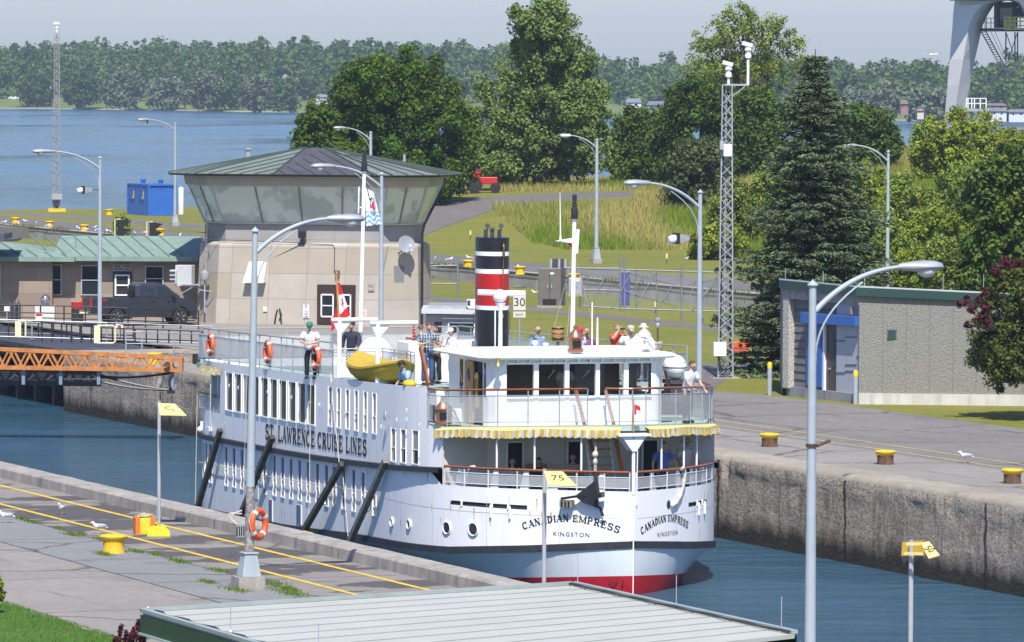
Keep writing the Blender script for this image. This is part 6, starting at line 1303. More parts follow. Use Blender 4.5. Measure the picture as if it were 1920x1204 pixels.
tag(grass('canal_weeds',5000,farpts,.3,.035,leaf_mat('weed_canal',(.14,.19,.04)),8),label='weeds along the canal wall')
# ---- far forest
rng=np.random.default_rng(21)
def far_forest():
    C=[];tn=[];rcs=[]
    for i in range(2300):
        t=rng.uniform(-.22,1.25);p=shore_pt(t);dep=rng.random()**1.2*520+(95 if t<.55 else 60);x=p.x+rng.normal()*3;y=p.y+dep
        z=.7+min(12,dep*.03)*(1.35 if t<.5 else .75);hgt=rng.uniform(7,14)*(1.1 if t<.45 else .95)*(1 if rng.random()>.04 else 1.4)
        w=rng.uniform(4.5,8);nb=16;d=rng.normal(size=(nb,3));d/=np.linalg.norm(d,axis=1)[:,None]
        c=np.stack([x+d[:,0]*w*.7,y+d[:,1]*w*.7,z+hgt*.5+d[:,2]*hgt*.46],1);C.append(c);rcs.append(np.full(nb,w*.30));k=rng.random();tv=np.array([1,1,1.])*rng.uniform(.72,1.12)*(np.array([1.25,1.2,1.35]) if k<.12 else np.array([.8,.95,1.0]) if k<.5 else np.array([1,1,.85]));tn.append(np.repeat(tv[None],nb,0))
    C=np.concatenate(C);V,Q,T=quads(C,16,1.25,np.concatenate(rcs),rng,up=.7,cvar=.10);T*=np.repeat(np.concatenate(tn),16*4,0)
    return tag(bigmesh('far_forest',V,Q,L_far,col=T),kind='stuff',label='hazy green woodland along the far shore')
far_forest()
LSD=leaf_mat('leaf_shore_dark',(.07,.12,.03),.15,.8,.1);LWI=leaf_mat('leaf_willow',(.16,.20,.11),.15,.8,.1)
i=0
for px,w_,h_,D,m,lb in ((68,70,60,2310,0,'dark bush at the left end of the far shore'),(155,64,62,2270,0,'dark round tree on the far shore right of the thin mast'),(235,84,66,2240,1,'grey-green willow on the far shore, left of the sand spit'),(310,70,55,2230,1,'silvery willow on the far shore right of the sand spit'),(382,72,66,2190,1,'palest willow on the far shore, midway to the maple'),(432,50,58,2190,0,'green tree on the far shore right of the palest willow'),(482,66,60,2150,1,'greyish willow on the far shore left of the first maple'),(532,46,50,2140,0,'last shore tree before the first maple'),(1602,70,50,1800,1,'grey willow on the far shore right of the spruce'),(1655,80,62,1790,1,'willow on the far shore left of the bridge tower'),(1742,70,60,1760,1,'willow on the far shore touching the bridge leg'),(1590,60,80,1840,0,'tall round-topped tree on the far shore right of the spruce tip')):
    c=at(px,212 if px<700 else 226,D);s=D/F
    tree('shore_tree',lb,(c.x,D,1.2),h_*s*1.0+1,w_*s*1.1,[(0,.5,.35,.38),(-.25,.42,.22,.3),(.25,.42,.22,.32),(0,.75,.22,.2),(-.1,.25,.35,.2)],[LSD,LWI][m],leaf=1.0,nl=40,nc=70,seed=60+i,rc=2.6,trunk=.4,group='trees on the far shore',limbs=3);i+=1
for px,h_,D,lb in ((486,14,2500,'bare-topped tree standing above the far wood'),(547,12,2500,'ragged pine above the far wood, left one of the pair'),(570,14,2500,'ragged pine above the far wood, right one of the pair'),(830,28,2300,'dark conifer on the far skyline between the maples'),(1372,30,2000,'dark tree top on the far skyline behind the poplar')):
    c=at(px,150,D);s=D/F;top=at(px,(72 if px<700 else 92 if px<900 else 110),D).z
    tree('far_pine',lb,(c.x,D,8),top-8,5.5+ (2 if px>800 else 0),[(0,.8,.35,.18),(0,.6,.4,.12),(.1,.93,.2,.08)],L_far,leaf=1.3,nl=20,nc=24,seed=80+i,rc=1.3,trunk=.35,group='tall trees on the far skyline',limbs=4);i+=1
# ================================================================ the ship  (local frame: x to port, y aft of the stem, z up from the water)
TH=R(17.7);S0=atZ(1187,1117,0);SHM=Matrix.Translation(S0)@Matrix.Rotation(TH,4,'Z');SHI=SHM.inverted()
def sw(x,y,z): return SHM@Vector((x,y,z))
def sray(px,py): return SHI@Vector((0,0,H)),(SHI.to_3x3()@ray(px,py))
def onX(px,py,x): o,d=sray(px,py);return o+d*((x-o.x)/d.x)
def onY(px,py,y): o,d=sray(px,py);return o+d*((y-o.y)/d.y)
def onZ(px,py,z): o,d=sray(px,py);return o+d*((z-o.z)/d.z)
def bt(t): return 4.55*(1-(1-min(max(t,0),9)/9)**3)-.25*max(0,(t-29)/2)**2
def interp(t,T,Zs): return float(np.interp(t,T,Zs))
def zrub(t): return interp(t,[0,2,4.5,11.6,19,31],[1.52,1.29,1.08,.88,.52,.22])
def zkn(t): return interp(t,[4.8,8.7,14,20,31],[3.30,3.14,2.94,2.80,2.62])
def zwt(t): return interp(t,[5.4,10,16.2,27.3,31],[5.52,5.41,5.28,5.08,5.04])
def zbw(t): return interp(t,[0,3,5],[2.88,2.83,2.80])
def zud(t): return interp(t,[.5,4.7,9],[4.68,4.45,4.42])
ship=thing('cruise_ship','white multi-deck river cruise ship with striped yellow awning and a black, white and red funnel','ship',S0,TH)
SK=dict(parent=ship,world=False)
W_ship=M('ship_white',(.88,.87,.855),.42,var=.03,scale=.8,streak=.2,dirt=(.5,.46,.4))
W_house=M('house_white',(.84,.84,.83),.4,var=.02,scale=1)
M_rub=M('rub_black',(.03,.032,.037),.6,var=.3,scale=4)
M_boot=M('boot_red',(.42,.012,.02),.45,var=.12,scale=2)
M_hullg=M('hull_pale_grey',(.66,.70,.71),.4,var=.04,scale=.6,streak=.12)
M_deckg=M('deck_green',(.30,.40,.35),.7,var=.08)
M_wood=M('varnished_wood',(.28,.085,.03),.35,var=.2,scale=3)
M_oak=M('golden_wood',(.42,.22,.07),.4,var=.2,scale=4)
M_brass=M('brass',(.55,.38,.12),.3,.8,var=.1)
M_copper=M('copper',(.45,.20,.12),.35,.7,var=.15)
M_rope=M('rope',(.50,.46,.38),.9,var=.2,scale=10)
M_glassw=M('cabin_window_glass',(.035,.04,.045),.06,var=.4,scale=1,spec=.6)
M_glassg=M('saloon_glass_reflection',(.26,.28,.25),.08,var=.5,scale=1.3,spec=.7,col2=(.13,.14,.11))  # grey-green blotches put reflections into the saloon pane colour
M_curt=M('curtain',(.28,.27,.25),.7,var=.15,scale=5)
M_int=M('interior_dark',(.03,.03,.032),.8)
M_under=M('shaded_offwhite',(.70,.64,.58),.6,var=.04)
TS=[0,.12,.3,.6,1,1.4,1.8,2.2,2.7,3.2,3.8,4.4,5,5.6,6.2,6.8,7.4,8.2,9,12,16,20,24,27.5,29.5,31]
# ---- hull
def hull():
    def ring(t,sg):
        b=bt(t);zr=zrub(t);bw=b*(.985-.16*min(1,t/3.))-.12*min(1,t/4);bw=max(bw,0.0);boot=interp(t,[0,1.5,3.5,6,31],[.55,.42,.25,.06,-.1])
        return [Vector((sg*x,y,z)) for x,y,z in ((bw*.80,t+.25,-.9),(bw*.93,t+.08,0),(bw*.99,t,boot),(b-(b-bw)*.42,t,(boot+zr)*.5+.1),(b-.02*min(1,t),t,zr-.20))]
    for sg in(-1,1):
        mb=MB();n=5;Rg=[ring(t,sg) for t in TS]
        for r in Rg: mb.v+=[tuple(p) for p in r]
        for i in range(len(TS)-1):
            for j in range(n-1):
                f=(i*n+j,(i+1)*n+j,(i+1)*n+j+1,i*n+j+1);mb.f.append(f if sg<0 else f[::-1]);mb.m.append(1 if j<2 else 0)
        mb.obj('lower_hull',[M_hullg,M_boot],smooth=True,**SK)
    # transom
    mb=MB();mb.quad((-4.3,31,-.5),(4.3,31,-.5),(4.3,31,2.6),(-4.3,31,2.6));mb.obj('transom',W_ship,**SK)
    # rub rails
    def band(fz,th,prot,t0=0,t1=31,sides=(-1,1)):
        mb=MB()
        T=[t for t in TS if t0<t<t1];T=[t0]+T+[t1]
        for sg in sides:
            A=[];
            for t in T:
                b=bt(t);z=fz(t);A.append([(sg*(b-.05),t,z),(sg*(b+prot),t-.0,z-.015),(sg*(b+prot),t,z-th),(sg*(b-.05),t,z-th-.01)])
            n=4
            for a,b_ in zip(A[:-1],A[1:]): mb.add(a+b_,[(i,(i+1)%n,n+(i+1)%n,n+i) if sg<0 else (n+i,n+(i+1)%n,(i+1)%n,i) for i in range(n)])
        return mb
    for sg in(-1,1): band(zrub,.2,.07,sides=(sg,)).obj('rub_rail',M_rub,**SK);band(zkn,.16,.13,4.75,31,(sg,)).obj('knuckle_rail',M_rub,**SK)
    mb=MB();mb.bar((0,.01,1.3),(0,.01,2.86),.03);mb.bar((0,.01,-.3),(0,.01,1.3),.025);mb.obj('stem_bar',W_ship,**SK)
hull()
def px_t(px,py): return onX(px,py,-4.55).y
def wallside(sg,T0,T1,zb,zt,holes,name='side_wall',depth=.028,glass=None,mat=None):
    """holes: (ta,tb,z0,z1,kind) sorted; leaves real recesses"""
    mb=MB();X=lambda t,d=0:sg*(bt(t)-d)
    cuts=sorted(set([T0,T1]+[t for t in TS if T0<t<T1]+[h for q in holes for h in q[:2]]))
    def q(a,b,z0a,z0b,z1a,z1b,d=0,m=0):
        mb.mi=m;P=[(X(a,d),a,z0a),(X(b,d),b,z0b),(X(b,d),b,z1b),(X(a,d),a,z1a)];mb.quad(*(P[::-1] if sg<0 else P))
    for a,b in zip(cuts[:-1],cuts[1:]):
        hh=[h for h in holes if h[0]<=a+1e-6 and h[1]>=b-1e-6]
        if not hh: q(a,b,zb(a),zb(b),zt(a),zt(b))
        else: h=hh[0];q(a,b,zb(a),zb(b),h[2],h[2]);q(a,b,h[3],h[3],zt(a),zt(b))
    w=mb.obj(name,mat or W_ship,smooth=2,merge=True,**SK)
    for (ta,tb,z0,z1,kind) in holes:
        if kind=='open': continue
        f=MB();A=lambda t,d,z:(X(t,d),t,z)
        for (t,_) in((ta,0),(tb,0)): f.quad(A(t,-.005,z0),A(t,depth,z0),A(t,depth,z1),A(t,-.005,z1))
        for z in(z0,z1): f.quad(A(ta,-.005,z),A(tb,-.005,z),A(tb,depth,z),A(ta,depth,z))
        # thin casing
        for t in(ta,tb): f.bar(A(t,-.008,z0-.02),A(t,-.008,z1+.02),.03,.02)
        f.bar(A(ta,-.01,z0-.015),A(tb,-.01,z0-.015),.04,.03)
        fo=f.obj('window_frame',W_house,parent=w,world=False)
        g=MB();zm=z0+(z1-z0)*.42
        if kind=='saloon': g.mi=0;g.quad(A(ta,depth,z0),A(tb,depth,z0),A(tb,depth,z1),A(ta,depth,z1));mats=[M_glassg]
        else:
            g.mi=0;g.quad(A(ta,depth,z0),A(tb,depth,z0),A(tb,depth,zm),A(ta,depth,zm));g.mi=1;g.quad(A(ta,depth,zm),A(tb,depth,zm),A(tb,depth,z1),A(ta,depth,z1))
            mats=[M_glassw,M_curt if kind=='curt' else M_glassw]
        go=g.obj('window_pane',mats,parent=w,world=False)
        if kind!='saloon': m=MB();m.bar(A(ta,depth-.01,zm),A(tb,depth-.01,zm),.025,.02);m.obj('sash_bar',W_house,parent=w,world=False)
    return w
# starboard holes
UH=[]
n=10;tf,ta=16.25,27.1
for i in range(n):
    a=tf+(ta-tf)*i/n;b=a+(ta-tf)/n;g=.13;z=interp((a+b)/2,[16.2,27.1],[3.77,3.60]);UH.append((a+g,b-g*.6,z,z+1.2,'saloon'))
for i in range(6):
    c=9.98+i*(14.72-9.98)/5;z=interp(c,[9.9,14.9],[3.93,3.84]);UH.append((c-.2,c+.2,z,z+1.16,'curt'))
for px in(788.5,771,754,737.5):
    t=px_t(px,840);z=3.2+.02*(8-t);UH.append((t-.23,t+.23,z,z+.94,'curt'))
# px_t is for the flat side; correct on the curved part
UH=[h if h[0]>8.8 else (lambda c:(c-.22,c+.22,3.24+.025*(8.5-c),4.17+.03*(8.5-c),'curt'))((h[0]+h[1])/2+.0) for h in UH]
UH.append((27.75,30.9,3.45,4.72,'open'))
zcut=lambda t: zwt(t) if t>=5.42 else 4.45
UH=sorted(UH)
wallside(-1,5.42,31,lambda t:zkn(t)-.05,zwt,[h for h in UH if h[0]>=5.42],'upper_side_wall')
wallside(-1,4.75,5.42,lambda t:zkn(t)-.05,lambda t:4.47,[h for h in UH if h[1]<=5.42],'upper_side_wall')
wallside(1,4.75,31,lambda t:zkn(t)-.05,lambda t:zwt(t) if t>5.42 else 4.47,[(27.75,30.9,3.45,4.72,'open')],'upper_side_wall')
LH=[]
for px in(378,386.5,395,424.8,439.6,454.4,469,496.7,515.2,530.8,546.5,562.7,578.5,596,613,627.5,645,664,681.7,702.5):
    z=interp(px,[378,663],[1.72,2.09]);c=onX(px,143+(14.3-z)*59.,-4.55).y
    z0,z1=interp(px,[378,663],[1.11,1.50]),interp(px,[378,663],[2.34,2.70])
    if px>700: z0,z1=1.52,2.12
    LH.append((c-.19,c+.19,z0,z1,'plain'))
LH=sorted(LH);LH=[(a,b if i==len(LH)-1 or b<LH[i+1][0] else LH[i+1][0]-.02,*r) for i,(a,b,*r) in enumerate(LH)]
wallside(-1,9,31,lambda t:zrub(t)-.03,lambda t:zkn(t)-.1,LH,'lower_side_wall')
wallside(1,9,31,lambda t:zrub(t)-.03,lambda t:zkn(t)-.1,[],'lower_side_wall')
# bow plating (both sides) from the rub rail to the bulwark top, with the fairlead slots left open
def bow(sg):
    mb=MB();T=[0,.12,.3,.6,1,1.4,1.8,2.2,2.7,3.2,3.8,4.4,4.8,5.4,6,6.6,7.2,8,9]
    def zt(t): return zbw(t) if t<=4.8 else zkn(t)-.1
    sl=(2.03,4.4) if sg<0 else (1.85,3.05)
    T=sorted(set(T+list(sl)))
    for a,b in zip(T[:-1],T[1:]):
        A=lambda t,z:(sg*bt(t),t,z)
        zs=[(zrub(a)-.03,zrub(b)-.03),(zt(a),zt(b))]
        if a>=sl[0]-.01 and b<=sl[1]+.01: L=[(zs[0],(2.27,2.27)),((2.39,2.39),zs[1])]
        else: L=[(zs[0],zs[1])]
        for lo,hi in L: P=[A(a,lo[0]),A(b,lo[1]),A(b,hi[1]),A(a,hi[0])];mb.quad(*(P[::-1] if sg<0 else P))
    o=mb.obj('bow_plating',W_ship,smooth=2,merge=True,**SK)
    m=MB();A=lambda t,z,d=.04:(sg*(bt(t)-d),t,z)
    P=[t for t in T if sl[0]<=t<=sl[1]]
    m.strip([A(t,2.24) for t in P],[A(t,2.42) for t in P]);m.obj('fairlead_slot',M_int,parent=o,world=False)
    m=MB()
    for t in ([3.95,2.95,2.5] if sg<0 else [2.3,2.65]): m.bar(A(t,2.26,-.01),A(t,2.40,-.01),.05,.04)
    m.obj('slot_divider',W_house,parent=o,world=False)
    for t in ([2.95,2.42] if sg<0 else [2.35,2.75]): MB().lathe([(.03,0),(.035,.3),(.015,.36)],A(t,2.0,-.05),8).obj('fender_tube',W_house,parent=o,world=False)
    return o
bs=bow(-1);bp_=bow(1)
def hn(t,sg):
    e=1e-3;d=Vector((sg*(bt(t+e)-bt(t)),e,0)).normalized();n=Vector((d.y,-d.x,0));return (n if n.x*sg>0 else -n),d
# portholes
for t,z,r in((8.12,1.49,.11),(6.66,1.54,.115),(4.53,1.6,.15),(3.53,1.63,.16)):
    nn,d=hn(t,-1);c=Vector((-bt(t),t,z));M3=nn.to_track_quat('Z','Y').to_matrix()
    o=MB().lathe([(r*1.3,-.02),(r*1.3,.03),(r*1.12,.05),(r*.98,.02),(r*.98,-.02)],c,20,M3).obj('porthole',W_house,smooth=True,**SK)
    MB().lathe([(0,.0),(r*.98,.0),(r*.98,.022),(0,.022)],c,20,M3).obj('porthole_glass',M_glassw,parent=o,world=False)
# plate seams and rust runs
def seams():
    m=MB();rs=random.Random(8)
    for t in np.arange(9.6,31,2.35): m.quad((-4.5535,t,zrub(t)),(-4.5535,t+.02,zrub(t)),(-4.5535,t+.02,zkn(t)-.1),(-4.5535,t,zkn(t)-.1))
    for t in (6.1,10.4,15.6,27.3): x=-bt(t)-.004;m.quad((x,t,zkn(t)),(x,t+.018,zkn(t)),(x,t+.018,zwt(t)),(x,t,zwt(t)))
    for sg in(-1,1):
        for t in(1.3,3.1,5.2,7.3): n,d=hn(t,sg);p=Vector((sg*bt(t),t,0))+n*.004;q=p+d*.018;m.quad((p.x,p.y,zrub(t)),(q.x,q.y,zrub(t)),(q.x,q.y,2.6),(p.x,p.y,2.6))
        T=np.linspace(.1,9,40);f=lambda t,z:(Vector((sg*bt(t),t,z))+hn(t,sg)[0]*.004)[:];m.strip([f(t,2.12+.0*t) for t in T if 1],[f(t,2.132) for t in T])
    m.obj('plate_seam',M('seam_pale_grey',(.52,.53,.55),.6),**SK)  # thin plate seams, a little greyer than the hull paint
    m=MB()
    for i in range(46):
        sg=-1 if rs.random()<.8 else 1;t=rs.uniform(.6,8.6) if rs.random()<.5 or sg>0 else rs.uniform(9,30);n,d=hn(t,sg);z1=rs.choice([2.24,zrub(t)+rs.uniform(.3,.9),zkn(t)-.2 if t>5 else 2.6]);L=rs.uniform(.12,.5);w=rs.uniform(.008,.03);p=Vector((sg*bt(t),t,z1))+n*.006
        m.quad((p-d*w)[:],(p+d*w)[:],(p+d*w*.3-Vector((0,0,L)))[:],(p-d*w*.3-Vector((0,0,L)))[:])
    m.obj('rust_run',M('rust_stain',(.50,.40,.31),.8,var=.3,scale=12),**SK)
seams()
# ---- slab-serif lettering
def glyphs():
    TK,TN=.22,.09;G={}
    def ser(x,y,w=.34): return [('l',x-w/2,y,x+w/2,y,TN)]
    def L(*a): return [('l',*a)]
    def arc(cx,cy,rx,ry,a0,a1,w,n=10):
        P=[(cx+rx*math.cos(R(a)),cy+ry*math.sin(R(a))) for a in np.linspace(a0,a1,n)];return [('l',*P[i],*P[i+1],w*(.55+.45*abs(math.cos(R((a0+(a1-a0)*(i+.5)/(n-1))))))) for i in range(n-1)]
    S_=lambda x,y0=0,y1=1,w=TK:L(x,y0,x,y1,w)
    G['T']=S_(.5)+L(.05,.95,.95,.95,TN*1.2)+L(.07,.72,.07,.95,TN)+L(.93,.72,.93,.95,TN)+ser(.5,.04)
    G['L']=S_(.28)+ser(.28,.96)+L(.1,.05,.9,.05,TN*1.2)+L(.9,.05,.9,.32,TN)
    G['A']=L(.14,0,.48,1,TN)+L(.86,0,.5,1,TK)+L(.25,.33,.75,.33,TN)+ser(.12,.04,.3)+ser(.86,.04,.32)
    G['W']=L(.1,1,.3,0,TK*.8)+L(.3,0,.5,.95,TN)+L(.5,.95,.7,0,TK*.8)+L(.7,0,.92,1,TN)+ser(.1,.96,.3)+ser(.92,.96,.26)
    G['E']=S_(.28)+L(.1,.05,.88,.05,TN*1.2)+L(.1,.95,.86,.95,TN*1.2)+L(.28,.5,.68,.5,TN)+L(.88,.05,.88,.3,TN)+L(.86,.72,.86,.95,TN)+L(.68,.38,.68,.62,TN)
    G['N']=S_(.2,w=TN)+S_(.82,w=TN)+L(.2,1,.82,0,TK)+ser(.18,.04,.3)+ser(.82,.96,.3)+ser(.14,.96,.2)
    G['I']=S_(.5)+ser(.5,.04,.46)+ser(.5,.96,.46)
    G['U']=S_(.22,.3,1)+S_(.8,.3,1,TN)+arc(.51,.32,.29,.29,180,360,TK*.7)+ser(.22,.96)+ser(.8,.96,.3)
    G['C']=arc(.52,.5,.38,.46,50,310,TK)+L(.78,.68,.78,.98,TN)+L(.78,.05,.78,.25,TN*.8)
    G['S']=arc(.5,.73,.30,.23,20,270,TK*.9)+arc(.5,.27,.32,.24,90,-160,TK*.9)+L(.8,.72,.8,.98,TN)+L(.17,.02,.17,.28,TN)
    G['R']=S_(.25)+arc(.45,.74,.32,.22,-90,90,TK*.9)+L(.25,.95,.47,.95,TN)+L(.25,.5,.47,.5,TN)+L(.5,.5,.85,0,TK)+ser(.24,.04,.36)+ser(.9,.04,.2)+ser(.18,.96,.2)
    G['P']=S_(.25)+arc(.45,.72,.33,.24,-90,90,TK*.9)+L(.25,.95,.47,.95,TN)+L(.25,.48,.47,.48,TN)+ser(.26,.04,.38)+ser(.18,.96,.2)
    G['D']=S_(.25)+arc(.38,.5,.44,.45,-90,90,TK)+L(.12,.95,.4,.95,TN)+L(.12,.05,.4,.05,TN)
    G['M']=S_(.13,w=TN)+S_(.87)+L(.15,1,.5,.1,TK*.8)+L(.5,.1,.86,1,TN)+ser(.13,.04,.26)+ser(.87,.04,.28)+ser(.88,.96,.26)+ser(.1,.96,.2)
    G['.']=S_(.5,0,.14,.2)
    return G
GL=glyphs()
def letters(mb,txt,f,total_w,adv=1.):
    """f(u,v): u in 0..1 along the word, v in 0..1 up -> Vector ; glyph strokes mapped through it"""
    wd=[(.45 if c in ' .I' else 1.25 if c in 'MW' else 1.) for c in txt];tot=sum(wd);u=0
    for c,w in zip(txt,wd):
        if c in GL:
            for _,x0,y0,x1,y1,th in GL[c]:
                asp=total_w*w/tot  # cell width in units of letter height
                dx,dy=(x1-x0)*asp,(y1-y0);l=math.hypot(dx,dy)+1e-9
                th_=th*adv ;nx,ny=-dy/l*th_/2/asp,dx/l*th_/2
                ex,ey=(x1-x0)/l*th_*.18,(y1-y0)/l*th_*.18
                P=[(x0-ex+nx,y0-ey+ny),(x0-ex-nx,y0-ey-ny),(x1+ex-nx,y1+ey-ny),(x1+ex+nx,y1+ey+ny)]
                mb.quad(*[f((u+p[0]*w*.94)/tot,p[1]) for p in P])
        u+=w
mb=MB()
def fside(u,v):
    t=22.15-(22.15-10.7)*u;z=2.98+(3.22-2.98)*u+v*.47;return Vector((-4.562-.002*((u*977)%1),t,z))
letters(mb,'ST. LAWRENCE CRUISE LINES',fside,25,1.25);mb.obj('lettering',M_ink,**SK)
def arclen(sg):
    T=np.linspace(0,6,600);P=np.array([(sg*bt(t),t) for t in T]);s=np.concatenate([[0],np.cumsum(np.linalg.norm(np.diff(P,axis=0),axis=1))]);return T,s
def bowf(sg,ta,tb,zf,hh):
    T,s=arclen(sg);sa,sb=np.interp([ta,tb],T,s)
    def f(u,v):
        # letters tilt with the arc
        e=.01;z=zf(u);sl=(zf(min(1,u+e))-zf(max(0,u-e)))/(2*e*abs(sb-sa));S=sa+(sb-sa)*u - (1 if sb>sa else -1)*sl*v*hh*.9;t=float(np.interp(S,s,T));n,d=hn(t,sg)
        p=Vector((sg*bt(t),t,z+v*hh))+n*.012;return p
    return f
arcz=lambda z0,zm: (lambda u: z0+(zm-z0)*math.sin(math.pi*u)**.85*1.0 if 0<u<1 else z0)
mb=MB();letters(mb,'CANADIAN EMPRESS',bowf(-1,2.12,.22,lambda u:1.70+.30*max(0,math.sin(math.pi*min(max(u,0),1)))**.9,.185),16*.87);mb.obj('lettering',M_ink,parent=bs,world=False)
mb=MB();letters(mb,'CANADIAN EMPRESS',bowf(1,.20,1.80,lambda u:1.66+.30*max(0,math.sin(math.pi*min(max(u,0),1)))**.9,.185),16*.8);mb.obj('lettering',M_ink,parent=bp_,world=False)
def sans(mb,txt,f,w):
    vs,fs=text_mesh(txt,1.,0,spacing=1.25);xs=[v.x for v in vs];ys=[v.y for v in vs];x0,x1,y0,y1=min(xs),max(xs),min(ys),max(ys);mb.add([f((v.x-x0)/(x1-x0),(v.y-y0)/(y1-y0)) for v in vs],fs)
for sg,ta,tb,par in((-1,1.44,.74,bs),(1,.66,1.36,bp_)):
    mb=MB();sans(mb,'KINGSTON',bowf(sg,ta,tb,lambda u:1.585 if sg<0 else 1.56,.115),8);mb.obj('lettering',M_ink,parent=par,world=False)
mb=MB()
sans(mb,'VI',bowf(-1,.42,.16,lambda u:.27,.14),2)
mb.v=[(v[0]*.965,v[1]-.01,v[2]) for v in mb.v]
mb.obj('draught_mark',M_ink,**SK)
# ---- decks
def outline(fn,t0,t1,inset,n=26,z=None):
    T=np.linspace(t0,t1,n);A=[(-(bt(t)-inset),t,fn(t)) for t in T];B=[(bt(t)-inset,t,fn(t)) for t in T];return A,B
A,B=outline(lambda t:2.34,.1,9,.04);mb=MB();mb.strip(A,B);mb.obj('foredeck',M_deckg,**SK)
A,B=outline(lambda t:zud(t),.35,12,.03,30)
mb=MB();mb.strip(A,B);mb.strip([(x,y,z-.09) for x,y,z in B],[(x,y,z-.09) for x,y,z in A]);mb.strip([(x,y,z-.14) for x,y,z in A],A);mb.strip(B,[(x,y,z-.14) for x,y,z in B]);mb.quad(A[0],B[0],(B[0][0],B[0][1],B[0][2]-.14),(A[0][0],A[0][1],A[0][2]-.14));mb.obj('upper_deck',M_deckg,**SK)
mb=MB();d0=lambda x0,x1,y0,y1:mb.prism([(x0,y0),(x1,y0),(x1,y1),(x0,y1)],5.0,5.02)
def slab(x0,x1,ys):
    m=MB()
    for a,b in zip(ys[:-1],ys[1:]):
        za,zb=zwt(a)-.13,zwt(b)-.13;m.add([(x0,a,za),(x1,a,za),(x1,b,zb),(x0,b,zb),(x0,a,za-.15),(x1,a,za-.15),(x1,b,zb-.15),(x0,b,zb-.15)],[(0,1,2,3),(7,6,5,4),(0,4,5,1),(1,5,6,2),(2,6,7,3),(3,7,4,0)])
    return m
slab(-3.25,4.5,[8.1,10,12]).obj('sun_deck',M_deckg,**SK);slab(-4.5,4.5,[12,16.2,20,27.3,31]).obj('sun_deck',M_deckg,**SK);slab(-4.5,-3.25,[9.9,12]).obj('sun_deck',M_deckg,**SK)
mb=MB();mb.box((0,8.1,4.85),(6.5,.05,.9));mb.quad((-3.25,8.1,4.4),(-3.25,12,4.4),(-3.25,12,5.25),(-3.25,8.1,5.25));mb.quad((-4.5,9.9,4.4),(-3.25,9.9,4.4),(-3.25,9.9,5.3),(-4.5,9.9,5.3));mb.obj('deck_bulkhead',W_house,**SK)
mb=MB();mb.box((0,27.7,3.9),(8.9,.05,2.4));mb.box((0,30.9,4.88),(8.8,.1,.3));mb.box((0,30.95,3.0),(8.6,.08,.9));mb.obj('stern_bulkhead',W_house,**SK)
mb=MB();mb.prism([(-4.4,27.7),(4.4,27.7),(4.3,31),(-4.3,31)],2.7,2.75);mb.obj('stern_deck',M_deckg,**SK)
for y in(28.6,29.3,30.1): MB().box((-4.1,y,4.1),(.25,.16,1.7)).obj('stern_column',M_hullg,**SK)
# stern fringe of the rolled canvas
def wavy(mb,P,z0,z1,amp=.03,per=.12,scal=0):
    pass
mb=MB();n=60
a=[];b=[]
for i in range(n+1):
    t=27.4+3.5*i/n;o=.05+.05*abs(math.sin(i*.9));a.append((-bt(t)-.06,t,4.92));b.append((-bt(t)-.06-o,t,4.68+.04*math.sin(i*2.1)))
mb.strip(a,b);mb.obj('stern_fringe',M('fringe_gold',(.45,.36,.12),.8,var=.4,scale=9,col2=(.65,.58,.35)),**SK)
# ---- house front under the awning
HF=[(-4.07,4.75),(-2.5,5.55),(2.7,5.55),(4.07,4.75)]
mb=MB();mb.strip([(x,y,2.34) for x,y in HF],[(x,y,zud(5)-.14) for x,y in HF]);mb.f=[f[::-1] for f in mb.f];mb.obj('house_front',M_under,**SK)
for xa,xb,zt in((-1.93,-1.45,3.93),(-.12,.30,3.93),(2.15,2.62,3.93)):
    d=MB().box(((xa+xb)/2,5.53,(2.36+zt)/2),(xb-xa,.06,zt-2.36)).obj('doorway',M_int,**SK)
    f=MB()
    for x in(xa,xb): f.box((x,5.5,(2.36+zt)/2),(.05,.06,zt-2.36+.03))
    f.box(((xa+xb)/2,5.5,zt),(xb-xa,.06,.05));f.obj('door_frame',W_house,parent=d,world=False)
MB().box((-1.1,5.3,3.25),(.5,.3,.12)).obj('wall_shelf',M_oak,**SK)
# ---- mesh railings
def mesh_panel(mb,P,Q,h0,h1,pitch=.075,w=.009):
    """diamond mesh between two stanchion tops P,Q (deck level points)"""
    P=Vector(P);Q=Vector(Q);L=(Q-P).length;d=(Q-P)/L;up=Vector((0,0,1));hh=h1-h0;nn=Vector((d.y,-d.x,0))
    k=int(L/pitch)
    for sgn in(1,-1):
        for i in range(-int(hh/pitch)-1,k+int(hh/pitch)+2):
            x0=i*pitch;x1=x0+sgn*hh;z0,z1=0,hh
            # clip in x
            pts=[(x0,z0),(x1,z1)]
            def cl(pts,xm,keep):
                (xa,za),(xb,zb)=pts
                ina=(xa>=xm) if keep else (xa<=xm);inb=(xb>=xm) if keep else (xb<=xm)
                if ina and inb: return pts
                if not ina and not inb: return None
                f=(xm-xa)/(xb-xa);c=(xm,za+f*(zb-za));return [(xa,za),c] if ina else [c,(xb,zb)]
            pts=cl(pts,0,True)
            if pts: pts=cl(pts,L,False)
            if not pts: continue
            (xa,za),(xb,zb)=pts
            a=P+d*xa+up*(h0+za);b=P+d*xb+up*(h0+zb);s=(b-a).normalized();n=nn.cross(s)*w
            mb.quad(a-n,b-n,b+n,a+n)
